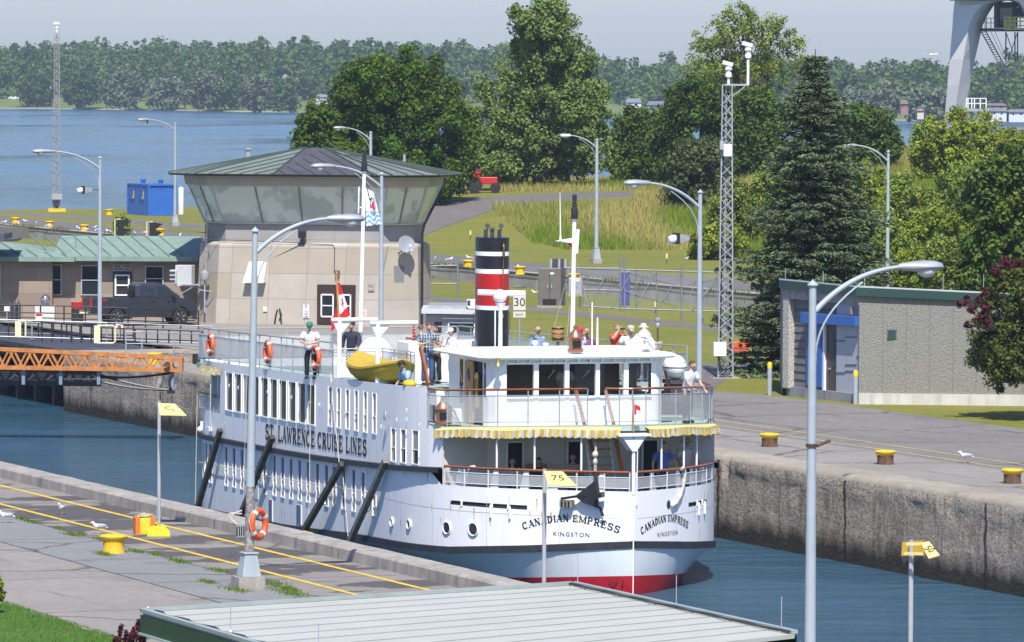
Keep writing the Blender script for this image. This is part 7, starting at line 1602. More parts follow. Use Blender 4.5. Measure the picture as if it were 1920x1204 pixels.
def railrun(name,pts,h,rails,mesh,top_mat=None,mat=None,cap=.03,sp=1.2,post=.02,pitch=.075,w=.009,cap_name='handrail',tile=False):
    mat=mat or M_galv;pts=[Vector(p) for p in pts]
    pl=[pts[0]]
    for a,b in zip(pts[:-1],pts[1:]):
        n=max(1,round((b-a).length/sp));pl+=[a.lerp(b,i/n) for i in range(1,n+1)]
    mb=MB()
    for p in pl: mb.tube([p,p+Vector((0,0,h))],post,6)
    po=mb.obj('stanchions',mat,**SK)
    for r in rails: MB().tube([p+Vector((0,0,r)) for p in pl],.014,5).obj('rail',mat,**SK)
    MB().tube([p+Vector((0,0,h)) for p in pl],cap,6).obj(cap_name,top_mat or M_galv,**SK)
    if mesh:
        mb=MB()
        for a,b in zip(pl[:-1],pl[1:]): mesh_panel(mb,a,b,mesh[0],mesh[1],pitch,w)
        mb.obj('mesh_panel',M('mesh_white',(.62,.62,.60),.5,var=.05),**SK)
# foredeck rail on the bulwark
for sg in(-1,1):
    T=[.08,.5,1.0,1.6,2.3,3.1,3.9,4.7];P=[(sg*(bt(t)-.03),t,zbw(t)) for t in T]
    railrun('r',P,.53,[.08,.38],(.08,.38),M_wood,M('rail_white',(.6,.62,.64),.4,var=.05),.04,5,.022,.06,.007)
    m=MB()
    for t in(.55,1.45,2.1,2.9,4.1):
        nn,d=hn(t,sg);p=Vector((sg*(bt(t)-.06),t,zbw(t)));m.ext([p-d*.07,p+d*.22,p+d*.07+Vector((0,0,.5)),p-d*.07+Vector((0,0,.5))],-nn*.03)
        m.obj('rail_bracket',W_house,**SK);m=MB()
    for t in([2.87,1.9,.93] if sg<0 else [.83,1.69,2.38]): MB().tube([(sg*(bt(t)-.05),t,zbw(t)+.5),(sg*(bt(t)-.05),t,zud(t)-.1)],.03,8).obj('deck_post',W_house,smooth=True,**SK)
    T=[.85,1.4,2.1,2.9,3.8,4.7] if sg<0 else [.4,.8,1.4,2.1,2.9,3.8,4.7];P=[(sg*(bt(t)-.1),t,zud(t)) for t in T]
    if sg>0: P=[(-.62,.62,zud(.5)),(-.3,.38,zud(.4)),(.05,.3,zud(.3))]+P
    if sg<0: P+=[(-4.2,5.0,4.45),(-4.3,5.45,4.47)]
    else: P+=[(4.2,5.3,4.45),(4.42,6.5,4.45),(4.42,8,4.45)]
    railrun('r',P,1.03,[.12,.86],(.12,.86),M_wood,M_galv,.035,1.1,.018,.075,.008)
# sun deck rails
P=[(-4.45,t,zwt(t)-.02) for t in(14.8,18,22,27,30.9)];railrun('r',P,1.05,[.1,.82],(.1,.82),M('rail_dull',(.3,.29,.28),.5),M_galv,.025,1.3,.018,.075,.012)
P=[(-4.45,14.8,5.2),(-2.9,14.8,5.2),(-2.9,12.3,5.25),(-3.3,10.1,5.3)];railrun('r',P,.95,[.08,.86],(.08,.86),M('rail_dull2',(.45,.44,.42),.5),M_galv,.02,1.3,.018,.085,.011)
P=[(-4.4,30.9,4.97),(4.4,30.9,4.97)];railrun('r',P,1.05,[.1,.82],(.1,.82),MATS['rail_dull'],M_galv,.025,1.5,.018,.075,.010)
P=[(4.45,t,zwt(t)-.02) for t in(30.9,24,18,12,8.2)];railrun('r',P,1.02,[.1,.82],(.1,.82),MATS['rail_dull'],M_galv,.025,1.3,.018,.09,.010)
# brown turned balusters of the port stair-well rail
P=[Vector((-.3,21,5.2)),Vector((-.3,13.2,5.25))]
mb=MB()
for i in range(26):
    p=P[0].lerp(P[1],i/25);mb.lathe([(.04,0),(.03,.2),(.055,.45),(.03,.6),(.045,.9)],p,6)
mb.bar(P[0]+Vector((0,0,.95)),P[1]+Vector((0,0,.95)),.08,.05);mb.bar(P[0]+Vector((0,0,.12)),P[1]+Vector((0,0,.12)),.05);mb.obj('baluster_rail',M_wood,smooth=True,**SK)
mb=MB();P=[Vector((1.2,13,5.25)),Vector((1.2,9.8,5.3))]
for i in range(14): mb.lathe([(.04,0),(.03,.2),(.055,.45),(.03,.6),(.045,.8)],P[0].lerp(P[1],i/13),6)
mb.bar(P[0]+Vector((0,0,.85)),P[1]+Vector((0,0,.85)),.08,.05);mb.obj('baluster_rail',M_wood,smooth=True,**SK)
# stern side rail
railrun('r',[(-4.5,27.8,3.42),(-4.45,30.8,3.4)],.55,[.05,.45],(.05,.45),M_dark,M_galv,.02,1.,.016,.06,.009)
# ---- awning
def awning(sg,t0,t1):
    T=np.linspace(t0,t1,150);top=MB();val=MB();A=[];B=[];C=[];s=0;prev=None
    for i,t in enumerate(T):
        n,d=hn(t,sg);e=Vector((sg*bt(t),t,0));p=e+n*.11
        if prev is not None: s+=(p-prev).length
        prev=p.copy();fold=.035*math.sin(s*21)+.02*math.sin(s*47+1)
        zt=zud(t)-.09-.02*math.sin(s*2.2);sc=abs(math.sin(s*math.pi/.2))
        A.append(e-n*.02+Vector((0,0,zud(t)-.02)));B.append(p+Vector((0,0,zt)));C.append((p+n*(fold+.02)+Vector((0,0,zt-.19-.045*sc)),s))
    top.strip(A,B);top.obj('awning_top',M('canvas_yellow',(.60,.49,.19),.7,var=.06,scale=4),**SK)
    for i in range(len(T)-1): val.mi=int((C[i][1])/.125)%2;val.quad(B[i],B[i+1],C[i+1][0],C[i][0])
    val.obj('awning_valance',[M('stripe_yellow',(.50,.36,.07),.75,var=.15,scale=6),M('stripe_white',(.52,.48,.37),.75,var=.1,scale=6)],**SK)
awning(-1,.2,5.0);awning(1,.3,4.6)
mb=MB();mb.ext([(-.42,-.02,4.42),(.42,-.02,4.42),(.30,-.02,4.34),(.06,-.05,4.0),(-.06,-.05,4.0),(-.30,-.02,4.34)],(0,.5,0));mb.box((0,.2,4.45),(.95,.6,.06));mb.obj('stem_gusset',W_house,**SK)
MB().tube([(0,.03,2.8),(0,.03,4.1)],.05,8).tube([(.1,.02,2.5),(.1,-.02,4.4)],.015,6).obj('stem_post',W_house,smooth=True,**SK)
MB().tube([(-.02,-.02,4.35),(-.02,-.03,5.45)],.018,6).obj('jackstaff',M_oak,**SK)
mb=MB()
for i in range(0): a,b=i/6,(i+1)/6;mb.mi=i%2;mb.quad((0+.18*a,-.03+.03*math.sin(a*5),5.28-.03*a),(.18*b,-.03+.03*math.sin(b*5),5.28-.03*b),(.18*b,-.03+.03*math.sin(b*5),5.02+.02*math.sin(b*3)),(.18*a,-.03+.03*math.sin(a*5),5.02+.02*math.sin(a*3)))

# ---- forward ladder and handrails
def lad(xa,xb,y0,z0,y1,z1,n,tread,string):
    m=MB()
    for i in range(n): f=(i+.5)/n;m.box(((xa+xb)/2,y0+(y1-y0)*f,z0+(z1-z0)*f),(xb-xa,.2,.035))
    o=m.obj('ladder_treads',tread,**SK);m=MB()
    for x in(xa,xb): m.bar((x,y0,z0),(x,y1,z1),.04,.14)
    m.obj('ladder_strings',string,**SK)
pa=onY(1104,830,3.0);pb=onY(1150,885,2.2);lad(pa.x,pa.x+.68,3.4,4.4,2.5,2.4,9,M_oak,W_house)
for px0,py0,px1,py1,y in((1079,730,1097,800,3.6),(1135,731,1152,800,3.6)):
    a=onY(px0,py0,y+.1);b=onY(px1,py1,y-.5);MB().bar(a,b,.05,.13).obj('ladder_handrail',M_wood,**SK)
a=onY(1152,815,2.4);b=onY(1168,888,1.9);MB().bar(a,b,.05,.13).obj('ladder_handrail',M('orange_wood',(.5,.15,.03),.35,var=.1),**SK)
a=onY(1106,826,2.6);b=onY(1118,870,2.2);MB().bar(a,b,.04,.1).obj('ladder_handrail',M_wood,**SK)
a=onX(788,650,-3.4);b=onX(803,722,-3.4);MB().bar(a,b,.06,.2).obj('stair_handrail',M_wood,**SK)
lad(-3.9,-3.3,9.7,5.25,8.2,4.5,4,M_galv,M_galv)
a=onX(1249,690,3.5) if False else onY(1247,696,5.2);b=onY(1254,725,4.9);MB().bar(a,b,.04,.1).obj('stair_handrail',M_wood,**SK)
# ---- pilothouse
def pilothouse():
    o=thing_part=None
    zf,zs,zw,ztop=4.42,5.28,6.24,6.38
    rc=[(2.45,8.),(2.45,5.0)]+[(2.45-.55*(1-math.cos(a)),5.0-.95*math.sin(a)) for a in np.linspace(.2,math.pi/2,6)]+[(-2.45,4.05),(-2.72,4.12),(-2.85,4.35)]
    base=rc+[(-2.9,5.4)]
    mb=MB();P=rc+[(-2.9,4.6),(-2.9,8.0)]
    # sill wall: whole front and port, starboard until the door
    def wall(pts,z0,z1,m=mb): m.strip([(x,y,z0) for x,y in pts],[(x,y,z1) for x,y in pts])
    wall(P[:-1],zf,zs);wall([(-2.9,4.6),(-2.9,4.72)],zf,zs);wall([(-2.9,6.25),(-2.9,8.0)],zf,zs)
    wall(P[:-2]+[(-2.9,4.6)],zw,ztop);wall([(-2.9,4.6),(-2.9,8.0)],6.25,ztop)
    # window piers
    xs=[-2.41,-1.62,-1.48,-.70,-.57,.22,.34,1.06,1.2,1.9]
    wall([(2.45,8),(2.45,6.9)],zs,zw);wall([(2.45,5.9),(2.45,5.0)],zs,zw);wall(rc[1:8]+[(1.9,4.05)],zs,zw)
    for a,b in((-1.62,-1.48),(-.70,-.57),(.22,.34),(1.06,1.2)): mb.box(((a+b)/2,4.05,(zs+zw)/2),(b-a,.12,zw-zs+.02))
    wall([(-2.41,4.05),(-2.45,4.05),(-2.72,4.12),(-2.85,4.35),(-2.9,4.42)],zs,zw);wall([(-2.9,4.62),(-2.9,4.74)],zs,6.25);wall([(-2.9,6.22),(-2.9,6.6)],zs,6.25);wall([(-2.9,6.95),(-2.9,8.0)],zs,6.25)
    w=mb.obj('pilothouse_wall',W_house,**SK)
    fr=MB()
    for a,b in zip(xs[::2],xs[1::2]):
        for z in(zs,zw): fr.box(((a+b)/2,4.03,z),(b-a,.1,.05))
        g=MB().quad((a,4.09,zs),(b,4.09,zs),(b,4.09,zw),(a,4.09,zw))
        m,n,l,bb=(MATS['clear_glass'],0,0,0) if 'clear_glass' in MATS else nodes('clear_glass')
        if n: bb.inputs['Base Color'].default_value=(.02,.025,.025,1);bb.inputs['Roughness'].default_value=.03;bb.inputs['Alpha'].default_value=.22;bb.inputs['Specular IOR Level'].default_value=.7
        g.obj('front_window',m,parent=w,world=False)
    fr.obj('window_rim',W_house,parent=w,world=False)
    MB().quad((-2.9,4.42,zs),(-2.9,4.62,zs),(-2.9,4.62,zw-.1),(-2.9,4.42,zw-.1)).obj('side_window',M_glassw,parent=w,world=False)
    MB().quad((-2.9,6.6,zs-.3),(-2.9,6.95,zs-.3),(-2.9,6.95,6.25),(-2.9,6.6,6.25)).obj('side_window',M_glassw,parent=w,world=False)
    dr=MB().box((-2.95,5.82,(zf+6.25)/2),(.06,.8,6.22-zf)).obj('pilothouse_door',M_oak,**SK)
    MB().lathe([(.1,0),(.12,.01),(.1,.02),(0,.02)],(-2.985,5.85,5.85),16,Matrix.Rotation(R(-90),3,'Y'),sx=1.6).obj('door_port',M_glassd,parent=dr,world=False);MB().box((-3.0,6.12,5.3),(.05,.06,.1)).obj('handle',M_white,parent=dr,world=False)
    MB().box((-2.86,5.05,(zf+6.25)/2),(.04,.62,6.22-zf)).obj('door_opening',M_int,parent=w,world=False)
    MB().lathe([(.08,0),(.085,.1),(.06,.2),(.06,.75),(.09,.8),(.09,.9),(.05,1.)],(-2.98,5.0,4.95),12).obj('brass_horn',M_brass,smooth=True,**SK)
    # roof
    def ro(e,z): return [(x+(e if x>0 else -e),y+(-e if y<5 else 0),z) for x,y in [(2.45,8.5),(2.45,5.0)]+rc[2:8]+[(-2.45,4.05),(-2.75,4.15),(-2.9,4.6),(-2.9,8.5)]]
    A,B,C,D=ro(.28,ztop-.02),ro(.34,ztop+.04),ro(.30,ztop+.09),ro(-.1,ztop+.12)
    m=MB();n=len(A)
    m.add(A+B+C+D,[(i+k*n,(i+1)%n+k*n,(i+1)%n+(k+1)*n,i+(k+1)*n) for k in range(3) for i in range(n)]+[tuple(range(n-1,-1,-1)),tuple(range(3*n,4*n))]);r=m.obj('pilothouse_roof',W_house,**SK)
    m=MB()
    for x in np.arange(-2.5,2.4,.36): m.ext([(x,4.03,ztop-.03),(x,3.80,ztop-.02),(x,4.03,ztop-.16)],(.03,0,0))
    m.obj('roof_brackets',W_house,parent=r,world=False)
    # inside
    MB().box((-.2,5.0,5.12),(3.6,.7,.08)).box((-.2,5.2,4.8),(3.4,.3,.6)).obj('console',M_oak,**SK);MB().box((-.6,4.75,5.25),(1.0,.4,.12)).obj('chart',M_white,**SK)
    MB().box((-.2,7.9,5.5),(4.9,.05,2.0)).obj('rear_wall',M('panel_brown',(.26,.18,.12),.7,var=.4,scale=1.5),**SK)
    for x,z,c in((-1.9,5.9,M_white),(-1.45,5.9,M_white),(1.3,5.6,M_galv),(-1.8,5.4,M_galv)): MB().box((x,7.8,z),(.3 if c==M_white else .9,.04,.35 if c==M_white else .8)).obj('wall_chart',c,**SK)
    MB().prism([(-2.8,4.3),(2.3,4.3),(2.3,8),(-2.8,8)],4.44,4.46).obj('pilothouse_floor',M_int,**SK)
    for px in(1040,1105): a=onY(px,670,4.0);MB().tube([a,a+Vector((-.06,-.02,-.42))],.012,5).bar(a+Vector((-.2,-.03,-.58)),a+Vector((-.0,-.03,-.36)),.02).obj('wiper',M_dark,**SK)
    # bell, lantern, domes, whips
    c=onY(934,678,3.72);MB().lathe([(.0,.12),(.05,.1),(.06,.0),(.1,-.09),(.11,-.11),(.1,-.12),(0,-.1)],c,14).bar(c+Vector((0,0,.12)),c+Vector((0,.3,.16)),.02).tube([c,c-Vector((0,0,.3))],.008,5).obj('bell',M_brass,smooth=True,**SK)
    def lantern(c,s=1,nm='lantern'):
        l=MB().lathe([(.21*s,-.02*s),(.23*s,0),(.23*s,.07*s),(.19*s,.09*s),(.19*s,.36*s),(.23*s,.38*s),(.23*s,.42*s),(.09*s,.6*s),(.07*s,.62*s),(.075*s,.72*s),(0,.76*s)],c,18).obj(nm,M_copper,smooth=True,**SK)
        m=MB();m.box(Vector(c)+Vector((-.03*s,-.19*s,.22*s)),(.24*s,.06*s,.2*s));m.obj('lens',M_glassd,parent=l,world=False)
    lantern(onY(1079,659,4.2)+Vector((0,0,.0)),1.0)
    lantern(Vector((-4.0,4.95,4.52)),1.05)
    MB().box((-4.22,5.28,4.78),(.04,.5,.5)).obj('lantern_screen',M('screen_dark',(.06,.06,.06),.6),**SK);MB().box((-3.62,5.0,4.72),(.3,.3,.42)).obj('locker',W_house,bevel=.02,**SK)
    # radar column
    c=onY(938,656,5.4);zb=6.50;x,y=c.x,5.4
    rp=MB().lathe([(.18,zb),(.06,zb+.12),(.058,zb+1.22),(.13,zb+1.35),(.15,zb+1.4),(0,zb+1.4)],(x,y,0),14).obj('radar_column',W_house,smooth=True,**SK)
    MB().lathe([(.10,0),(.16,.05),(.2,.13),(.2,.2),(.16,.27),(.07,.31),(.07,.36),(0,.36)],(x-.02,y,zb+1.42),18).obj('radar_dome',W_house,parent=rp,world=False,smooth=True)
    a=onY(896,548,5.4);b=onY(983,551,5.4);m=MB();m.tube([a,b],.085,10);m.obj('radar_bar',W_house,parent=rp,world=False,smooth=True)
    for x_,hh in((1003,.2),(1023,.14)):
        c=onY(x_,652,4.7);MB().lathe([(.05,-.05),(.04,hh*.4),(.08,hh*.5),(.1,hh*.8),(.06,hh),(0,hh)],c,10).obj('antenna_dome',W_house,smooth=True,**SK)
    c=onY(1110,655,5.5);MB().tube([c,c+Vector((0,0,1.35))],.018,6).obj('whip_aerial',W_house,**SK)
    c=onY(1120,658,4.8);MB().tube([c,c+Vector((0,0,.75)),c+Vector((0,0,.95))],[.03,.025,.02],6).obj('whip_aerial',W_house,**SK)
    # searchlight housing (white dome) at the front right and horn
    c=onY(1205,657,4.6);MB().sph(c+Vector((0,.3,.12)),(.36,.3,.26),16,10).obj('searchlight_dome',W_house,smooth=True,**SK);m=MB();m.lathe([(.16,0),(.05,.1),(.06,.22),(.12,.26)],c+Vector((.12,-.02,.05)),10);m.obj('loudhailer',M_hullg,smooth=True,**SK)
    c=onY(1208,632,4.9);MB().lathe([(.22,0),(.2,.1),(.08,.22),(.02,.28)],c,12).obj('canvas_cover',M('canvas_grey',(.45,.44,.40),.8,var=.1),smooth=True,**SK)
pilothouse()
# life-raft canister beside the pilothouse
def raft():
    c=sw(*onY(1265,688,6.0));t=thing('liferaft_canister','white liferaft canister with a green badge hung beside the pilothouse','liferaft',c,TH,None);k=dict(parent=t,world=False)
    MB().sph((0,0,0),(.33,.5,.36),20,12).obj('shell',W_house,smooth=True,**k);m=MB();m.lathe([(.335,-.012),(.345,0),(.335,.012)],(0,0,0),24,sy=1.5);m.obj('strap',M_dark,**k)
    m=MB();m.lathe([(0,0),(.05,.0),(.05,.01),(0,.01)],(.13,-.38,.14),14,Matrix.Rotation(R(75),3,'X'));m.obj('badge',M('badge_green',(.02,.25,.12),.5),**k)
    m=MB();m.box((0,0,-.42),(.5,.7,.12));m.box((0,0,-.75),(.45,.6,.5));m.obj('cradle',M_dark,**k)
raft()
# ---- funnel
def funnel():
    x,y=-.95,10.1;n=28;lv=[(5.2,M_black),(7.51,W_house),(7.63,M_red),(8.57,W_house),(8.70,M_black),(9.09,W_house),(9.21,M_black),(9.62,None)]
    Mk=M('funnel_black',(.012,.013,.018),.3,var=.2);Mr=M('funnel_red',(.40,.010,.012),.32,var=.08);mats=[Mk,W_house,Mr]
    mb=MB()
    for (z0,m),(z1,_) in zip(lv[:-1],lv[1:]):
        mb.mi=0 if m is M_black else 1 if m is W_house else 2;mb.lathe([(.47 if mb.mi!=1 else .475,z0),(.47 if mb.mi!=1 else .475,z1)],(x,y,0),n,sy=1.5)
    f=mb.obj('funnel',mats,smooth=True,**SK)
    for dx,top in((-.2,1),(0,0),(.22,1)):
        m=MB();m.lathe([(.06,9.6),(.06,9.85)],(x+dx,y,0),10)
        if top: m.tube([(x+dx+.05,y,9.8),(x+dx+.05,y,9.9)],.02,5);m.lathe([(0,0),(.075,0),(.075,.02),(0,.02)],(x+dx+.05,y,9.95),14,Matrix.Rotation(R(80),3,'X'))
        else: m.lathe([(.1,9.85),(.09,9.87),(0,9.93)],(x+dx,y,0),10)
        m.obj('exhaust_pipe',M_dark,parent=f,world=False)
    m=MB();m.lathe([(.03,0),(.045,.05),(.04,.3),(.05,.32),(.02,.38),(0,.45)],(x+.12,y-.74,9.05),10);m.tube([(x+.12,y-.72,9.05),(x+.1,y-.72,8.3),(x+.08,y-.72,7.7)],.02,6);m.obj('whistle',M('whistle_bronze',(.16,.12,.06),.4,.5),parent=f,world=False,smooth=True)
    MB().tube([(x-.12,y-.70,7.5),(x-.12,y-.72,5.3)],.02,6).obj('white_pipe',W_house,parent=f,world=False);MB().lathe([(0,0),(.08,0),(.09,.03),(0,.04)],(x+.03,y-.74,7.35),14,Matrix.Rotation(R(90),3,'X')).obj('funnel_badge',M_brass,parent=f,world=False)
    for s in(-1,1): MB().tube([(x+s*.47,y,7.4),(x+s*.56,y,7.4),(x+s*.56,y,6.9),(x+s*.47,y,6.9)],.012,5).obj('grab_rail',M_dark,parent=f,world=False)
funnel()
# ---- masts
def mast(px0,py0,px1,py1,y,r,name):
    a=onY(px0,py0,y);b=onY(px1,py1,y);m=MB().tube([a,b],[r,r*.85],10).obj(name,W_house,smooth=True,**SK)
    MB().lathe([(.13,0),(.14,.03),(.09,.04),(.1,.08),(.1,.3),(.06,.34),(.08,.36),(.08,.42),(.05,.44),(.07,.46),(.06,.62),(.08,.66),(.05,.7),(0,.72)],b-Vector((0,0,.05)),12).obj('mast_lantern',M('lantern_black',(.04,.045,.05),.4,.3),parent=m,world=False,smooth=True)
    return m,a,b
m,a,b=mast(1073,655,1077,407,7.0,.07,'fore_mast')
c=onY(1043,452,7.0);d=onY(1078,452,7.0);q=MB();q.add([c,d+Vector((0,0,.09)),d-Vector((0,0,.07)),c+Vector((0,.15,0)),d+Vector((0,.15,.09)),d+Vector((0,.15,-.07))],[(0,2,1),(3,4,5),(0,1,4,3),(1,2,5,4),(2,0,3,5)]);q.obj('crosstree',W_house,parent=m,world=False)
c=onY(1051,451,7.0);e=onY(1050,361,7.0);MB().tube([c,c.lerp(e,.15),e],[.04,.02,.008],6).obj('whip_aerial',W_house,parent=m,world=False)
e=onY(1084,430,7.05);g=onY(1081,475,7.05);MB().tube([g,e],.05,8).obj('mast_tube',W_house,parent=m,world=False)
def flag(P,nu,nv,colf,mats,par,amp=.05,seed=0):
    """P: four corners tl,tr,br,bl"""
    P=[Vector(p) for p in P];mb=MB();n=(P[1]-P[0]).cross(P[3]-P[0]).normalized();G=[]
    for j in range(nv+1):
        for i in range(nu+1):
            u,v=i/nu,j/nv;p=P[0].lerp(P[1],u).lerp(P[3].lerp(P[2],u),v)+n*amp*math.sin(u*7+v*2.5+seed)*(.3+u);G.append(p)
    mb.v=[tuple(p) for p in G]
    for j in range(nv):
        for i in range(nu): mb.f.append((j*(nu+1)+i,j*(nu+1)+i+1,(j+1)*(nu+1)+i+1,(j+1)*(nu+1)+i));mb.m.append(colf((i+.5)/nu,(j+.5)/nv))
    return mb.obj('flag',mats,parent=par,world=False,smooth=True)
M_fr=M('flag_red',(.55,.02,.03),.8,var=.1);M_fw=M('flag_white',(.75,.75,.77),.8,var=.04);M_fb=M('flag_blue',(.12,.30,.55),.8,var=.1)
flag([(-.0,-.04,5.30),(.16,-.04,5.24),(.22,-.04,5.0),(.0,-.04,5.02)],8,8,lambda u,v:0 if v<.55 or u<.2 else 1,[M_fr,M_fw],ship,.03).name='pennant'
flag([onY(1061,452,7.1),onY(1075,452,7.1),onY(1078,475,7.1),onY(1072,466,7.1)],6,6,lambda u,v:0,[M_fr],m,.04)
for px,py in((1040,610),(1110,600),(1062,648)): MB().tube([onY(1076,470,7),onY(px,py,8)],.006,4).obj('halyard',M_rope,parent=m,world=False)
m,a,b=mast(676,622,683,318,26.6,.07,'aft_mast')
def leafy(u,v):
    cx,cy=.55,.45;x,y=(u-cx)*1.3,(v-cy)
    if v>.62: return 2 if (int((v-.62)*14+.9*math.sin(u*9))%2==0) else 1
    r=math.hypot(x,y*1.1);a=math.atan2(y,x)
    if r<.12+.07*abs(math.sin(a*2.5+.4)): return 0
    if .21<r<.27: return 3
    if v<.3 and abs(u-.25-.4*v)<.05: return 3
    return 1
flag([onY(685,352,26.6),onY(703,362,26.6),onY(716,420,26.6),onY(687,424,26.6)],30,36,leafy,[M_fr,M_fw,M_fb,M_ink],m,.07)
MB().tube([onY(673,350,26.6),onY(672,400,26.6)],.025,5).bar(onY(672,390,26.6),onY(681,388,26.6),.03).obj('mast_light',W_house,parent=m,world=False)
a=onY(637,640,30.4);b=onY(631,512,30.4);st=MB().tube([a,b],.035,8).sph(b,.05,8,6).obj('ensign_staff',M_oak,smooth=True,**SK)
def ens(u,v):
    if v<.3 or v>.74: return 0
    x,y=(v-.52)*2.2,(u-.5)*1.2;r=math.hypot(x,y);a=math.atan2(y,x);return 0 if r<.16+.14*abs(math.cos(a*2.5)) else 1
flag([onY(634,528,30.4),onY(640,535,30.4),onY(656,590,30.4),onY(638,612,30.4)],16,30,ens,[M_fr,M_fw],st,.06,1)
flag([onY(622,598,30.5),onY(632,575,30.5),onY(634,612,30.5),onY(620,622,30.5)],6,8,lambda u,v:0,[M_fr],st,.05,2)
# ---- davits
for i,(pb,pt,xr) in enumerate(((( 636,708),(638,600),708),((708,718),(709,606),782))):
    b=onX(*pb,-4.3);tp=Vector((-4.3,b.y,onX(*pt,-4.3).z));m=MB();m.tube([b,tp],.075,10);e=onY(xr,pt[1]+6,b.y);e=Vector((e.x,b.y,tp.z));xl=tp+Vector((-.25,0,0));m.tube([xl,e],.065,10)
    m.ext([tp+Vector((-.22,0,-.02)),tp+Vector((.42,0,-.02)),tp+Vector((.05,0,-.42)),tp+Vector((-.02,0,-.42))],(0,.02,0));m.ext([b+Vector((-.04,0,0)),b+Vector((.5,0,0)),b+Vector((.04,0,.5)),b+Vector((-.04,0,.5))],(0,.02,0));dv=m.obj('davit',W_house,smooth=True,**SK)
    m=MB();m.tube([e+Vector((-.1,0,-.02)),e+Vector((-.1,0,-.15))],.02,5)
    for q in range(4): m.sph(e+Vector((-.1,0,-.2-.09*q)),(.045,.045,.05),8,5)
    m.obj('tackle',M_red if i else M_rope,parent=dv,world=False)
# white inverted dinghy / vent behind the tender
c=onX(702,672,-2.4);MB().sph(c+Vector((0,0,.05)),(.55,.5,.62),18,12,Matrix.Rotation(R(12),3,'Y')).obj('raft_cover',W_house,smooth=True,**SK)
# ---- small side fittings
def fit(px,py): return onX(px,py,-4.57)
c=fit(729,779);m=MB();m.lathe([(0,-.02),(.09,-.02),(.1,0),(.09,.02),(0,.02)],c+Vector((-.12,0,0)),16,Matrix.Rotation(R(-80),3,'Y'),sx=1.4);m.bar(c+Vector((0,0,-.25)),c+Vector((-.1,0,-.15)),.03);m.obj('mirror_lamp',M_galv,**SK)
m=MB()
for px,py in((716,803),(764,772),(764,790),(788,800),(745,790),(650,770),(668,772),(686,775),(620,765),(600,762),(583,757),(565,752),(548,748),(503,738),(448,730),(431,726)): c=fit(px,py);m.tube(curve(c,c+Vector((-.08,0,.04)),c+Vector((0,0,.1)),5),.012,4)
m.obj('window_hooks',W_house,**SK)
for (px0,py0,px1,py1) in((505,936,510,978),(557,946,564,984)):
    a=fit(px0,py0);b=fit(px1,py1);g=MB().box(((a.x+b.x)/2,(a.y+b.y)/2,(a.z+b.z)/2),(.02,abs(a.y-b.y)+.1,abs(a.z-b.z))).obj('vent_grille',W_house,**SK);m=MB();z=min(a.z,b.z)+.03
    while z<max(a.z,b.z): m.box((a.x-.012,(a.y+b.y)/2,z),(.01,abs(a.y-b.y)+.04,.02));z+=.045
    m.obj('grille_slot',M_dark,parent=g,world=False)
MB().tube([onX(373,866,-4.62),onX(424,877,-4.62),onX(496,892,-4.62),onX(580,906,-4.62),onX(690,924,-4.62)],.012,5).obj('guard_wire',M_rope,**SK)
for x0,y0,x1,y1 in((370,740,366,945),(463,705,456,960),(583,700,579,965),(619,700,636,868),(642,880,653,1010),(395,720,394,800),(622,702,622,716)): MB().tube([onX(x0,y0,-4.63),onX(x1,y1,-4.72)],.014,5).obj('hanging_line',M_rope,**SK)
m=MB();m.box(fit(479,900)+Vector((.02,0,0)),(.03,.55,1.2));m.obj('side_door',M_hullg,**SK)
m=MB();m.tube([fit(378,802),fit(378,790)],.05,8);m.sph(fit(378,805)+Vector((-.05,0,0)),.1,10,6);m.box(fit(395,804)+Vector((-.05,0,0)),(.1,.35,.12));m.obj('stern_fitting',W_house,**SK)
# fore hose pipes and hawser
P=[(867,942),(871,912),(876,885),(882,875),(889,874),(894,880)];MB().tube([onY(px,py,4.0-.05*i) for i,(px,py) in enumerate(P)],.03,8).obj('mooring_pipe',M_hullg,smooth=True,**SK)
def onhull(px,py,sg,off=.05):
    o,d=sray(px,py);k=120
    while k<200:
        p=o+d*k
        if sg*p.x>=0 and p.y>0 and sg*p.x<bt(p.y)+off: return p
        k+=.02
    return o+d*150
P=[(1259,950),(1268,944),(1276,930),(1283,905),(1285,885),(1281,877),(1277,880)];MB().tube([onhull(px,py,1,.08) for px,py in P],.045,8).obj('hawser',M_rope,smooth=True,**SK)
n_,d_=hn(1.6,1);c=onhull(1253,946,1,0);MB().lathe([(.0,0),(.11,0),(.11,.02),(0,.02)],c,16,n_.to_track_quat('Z','Y').to_matrix(),sy=1.1,sx=.9).obj('hawse_hole',M_int,**SK)
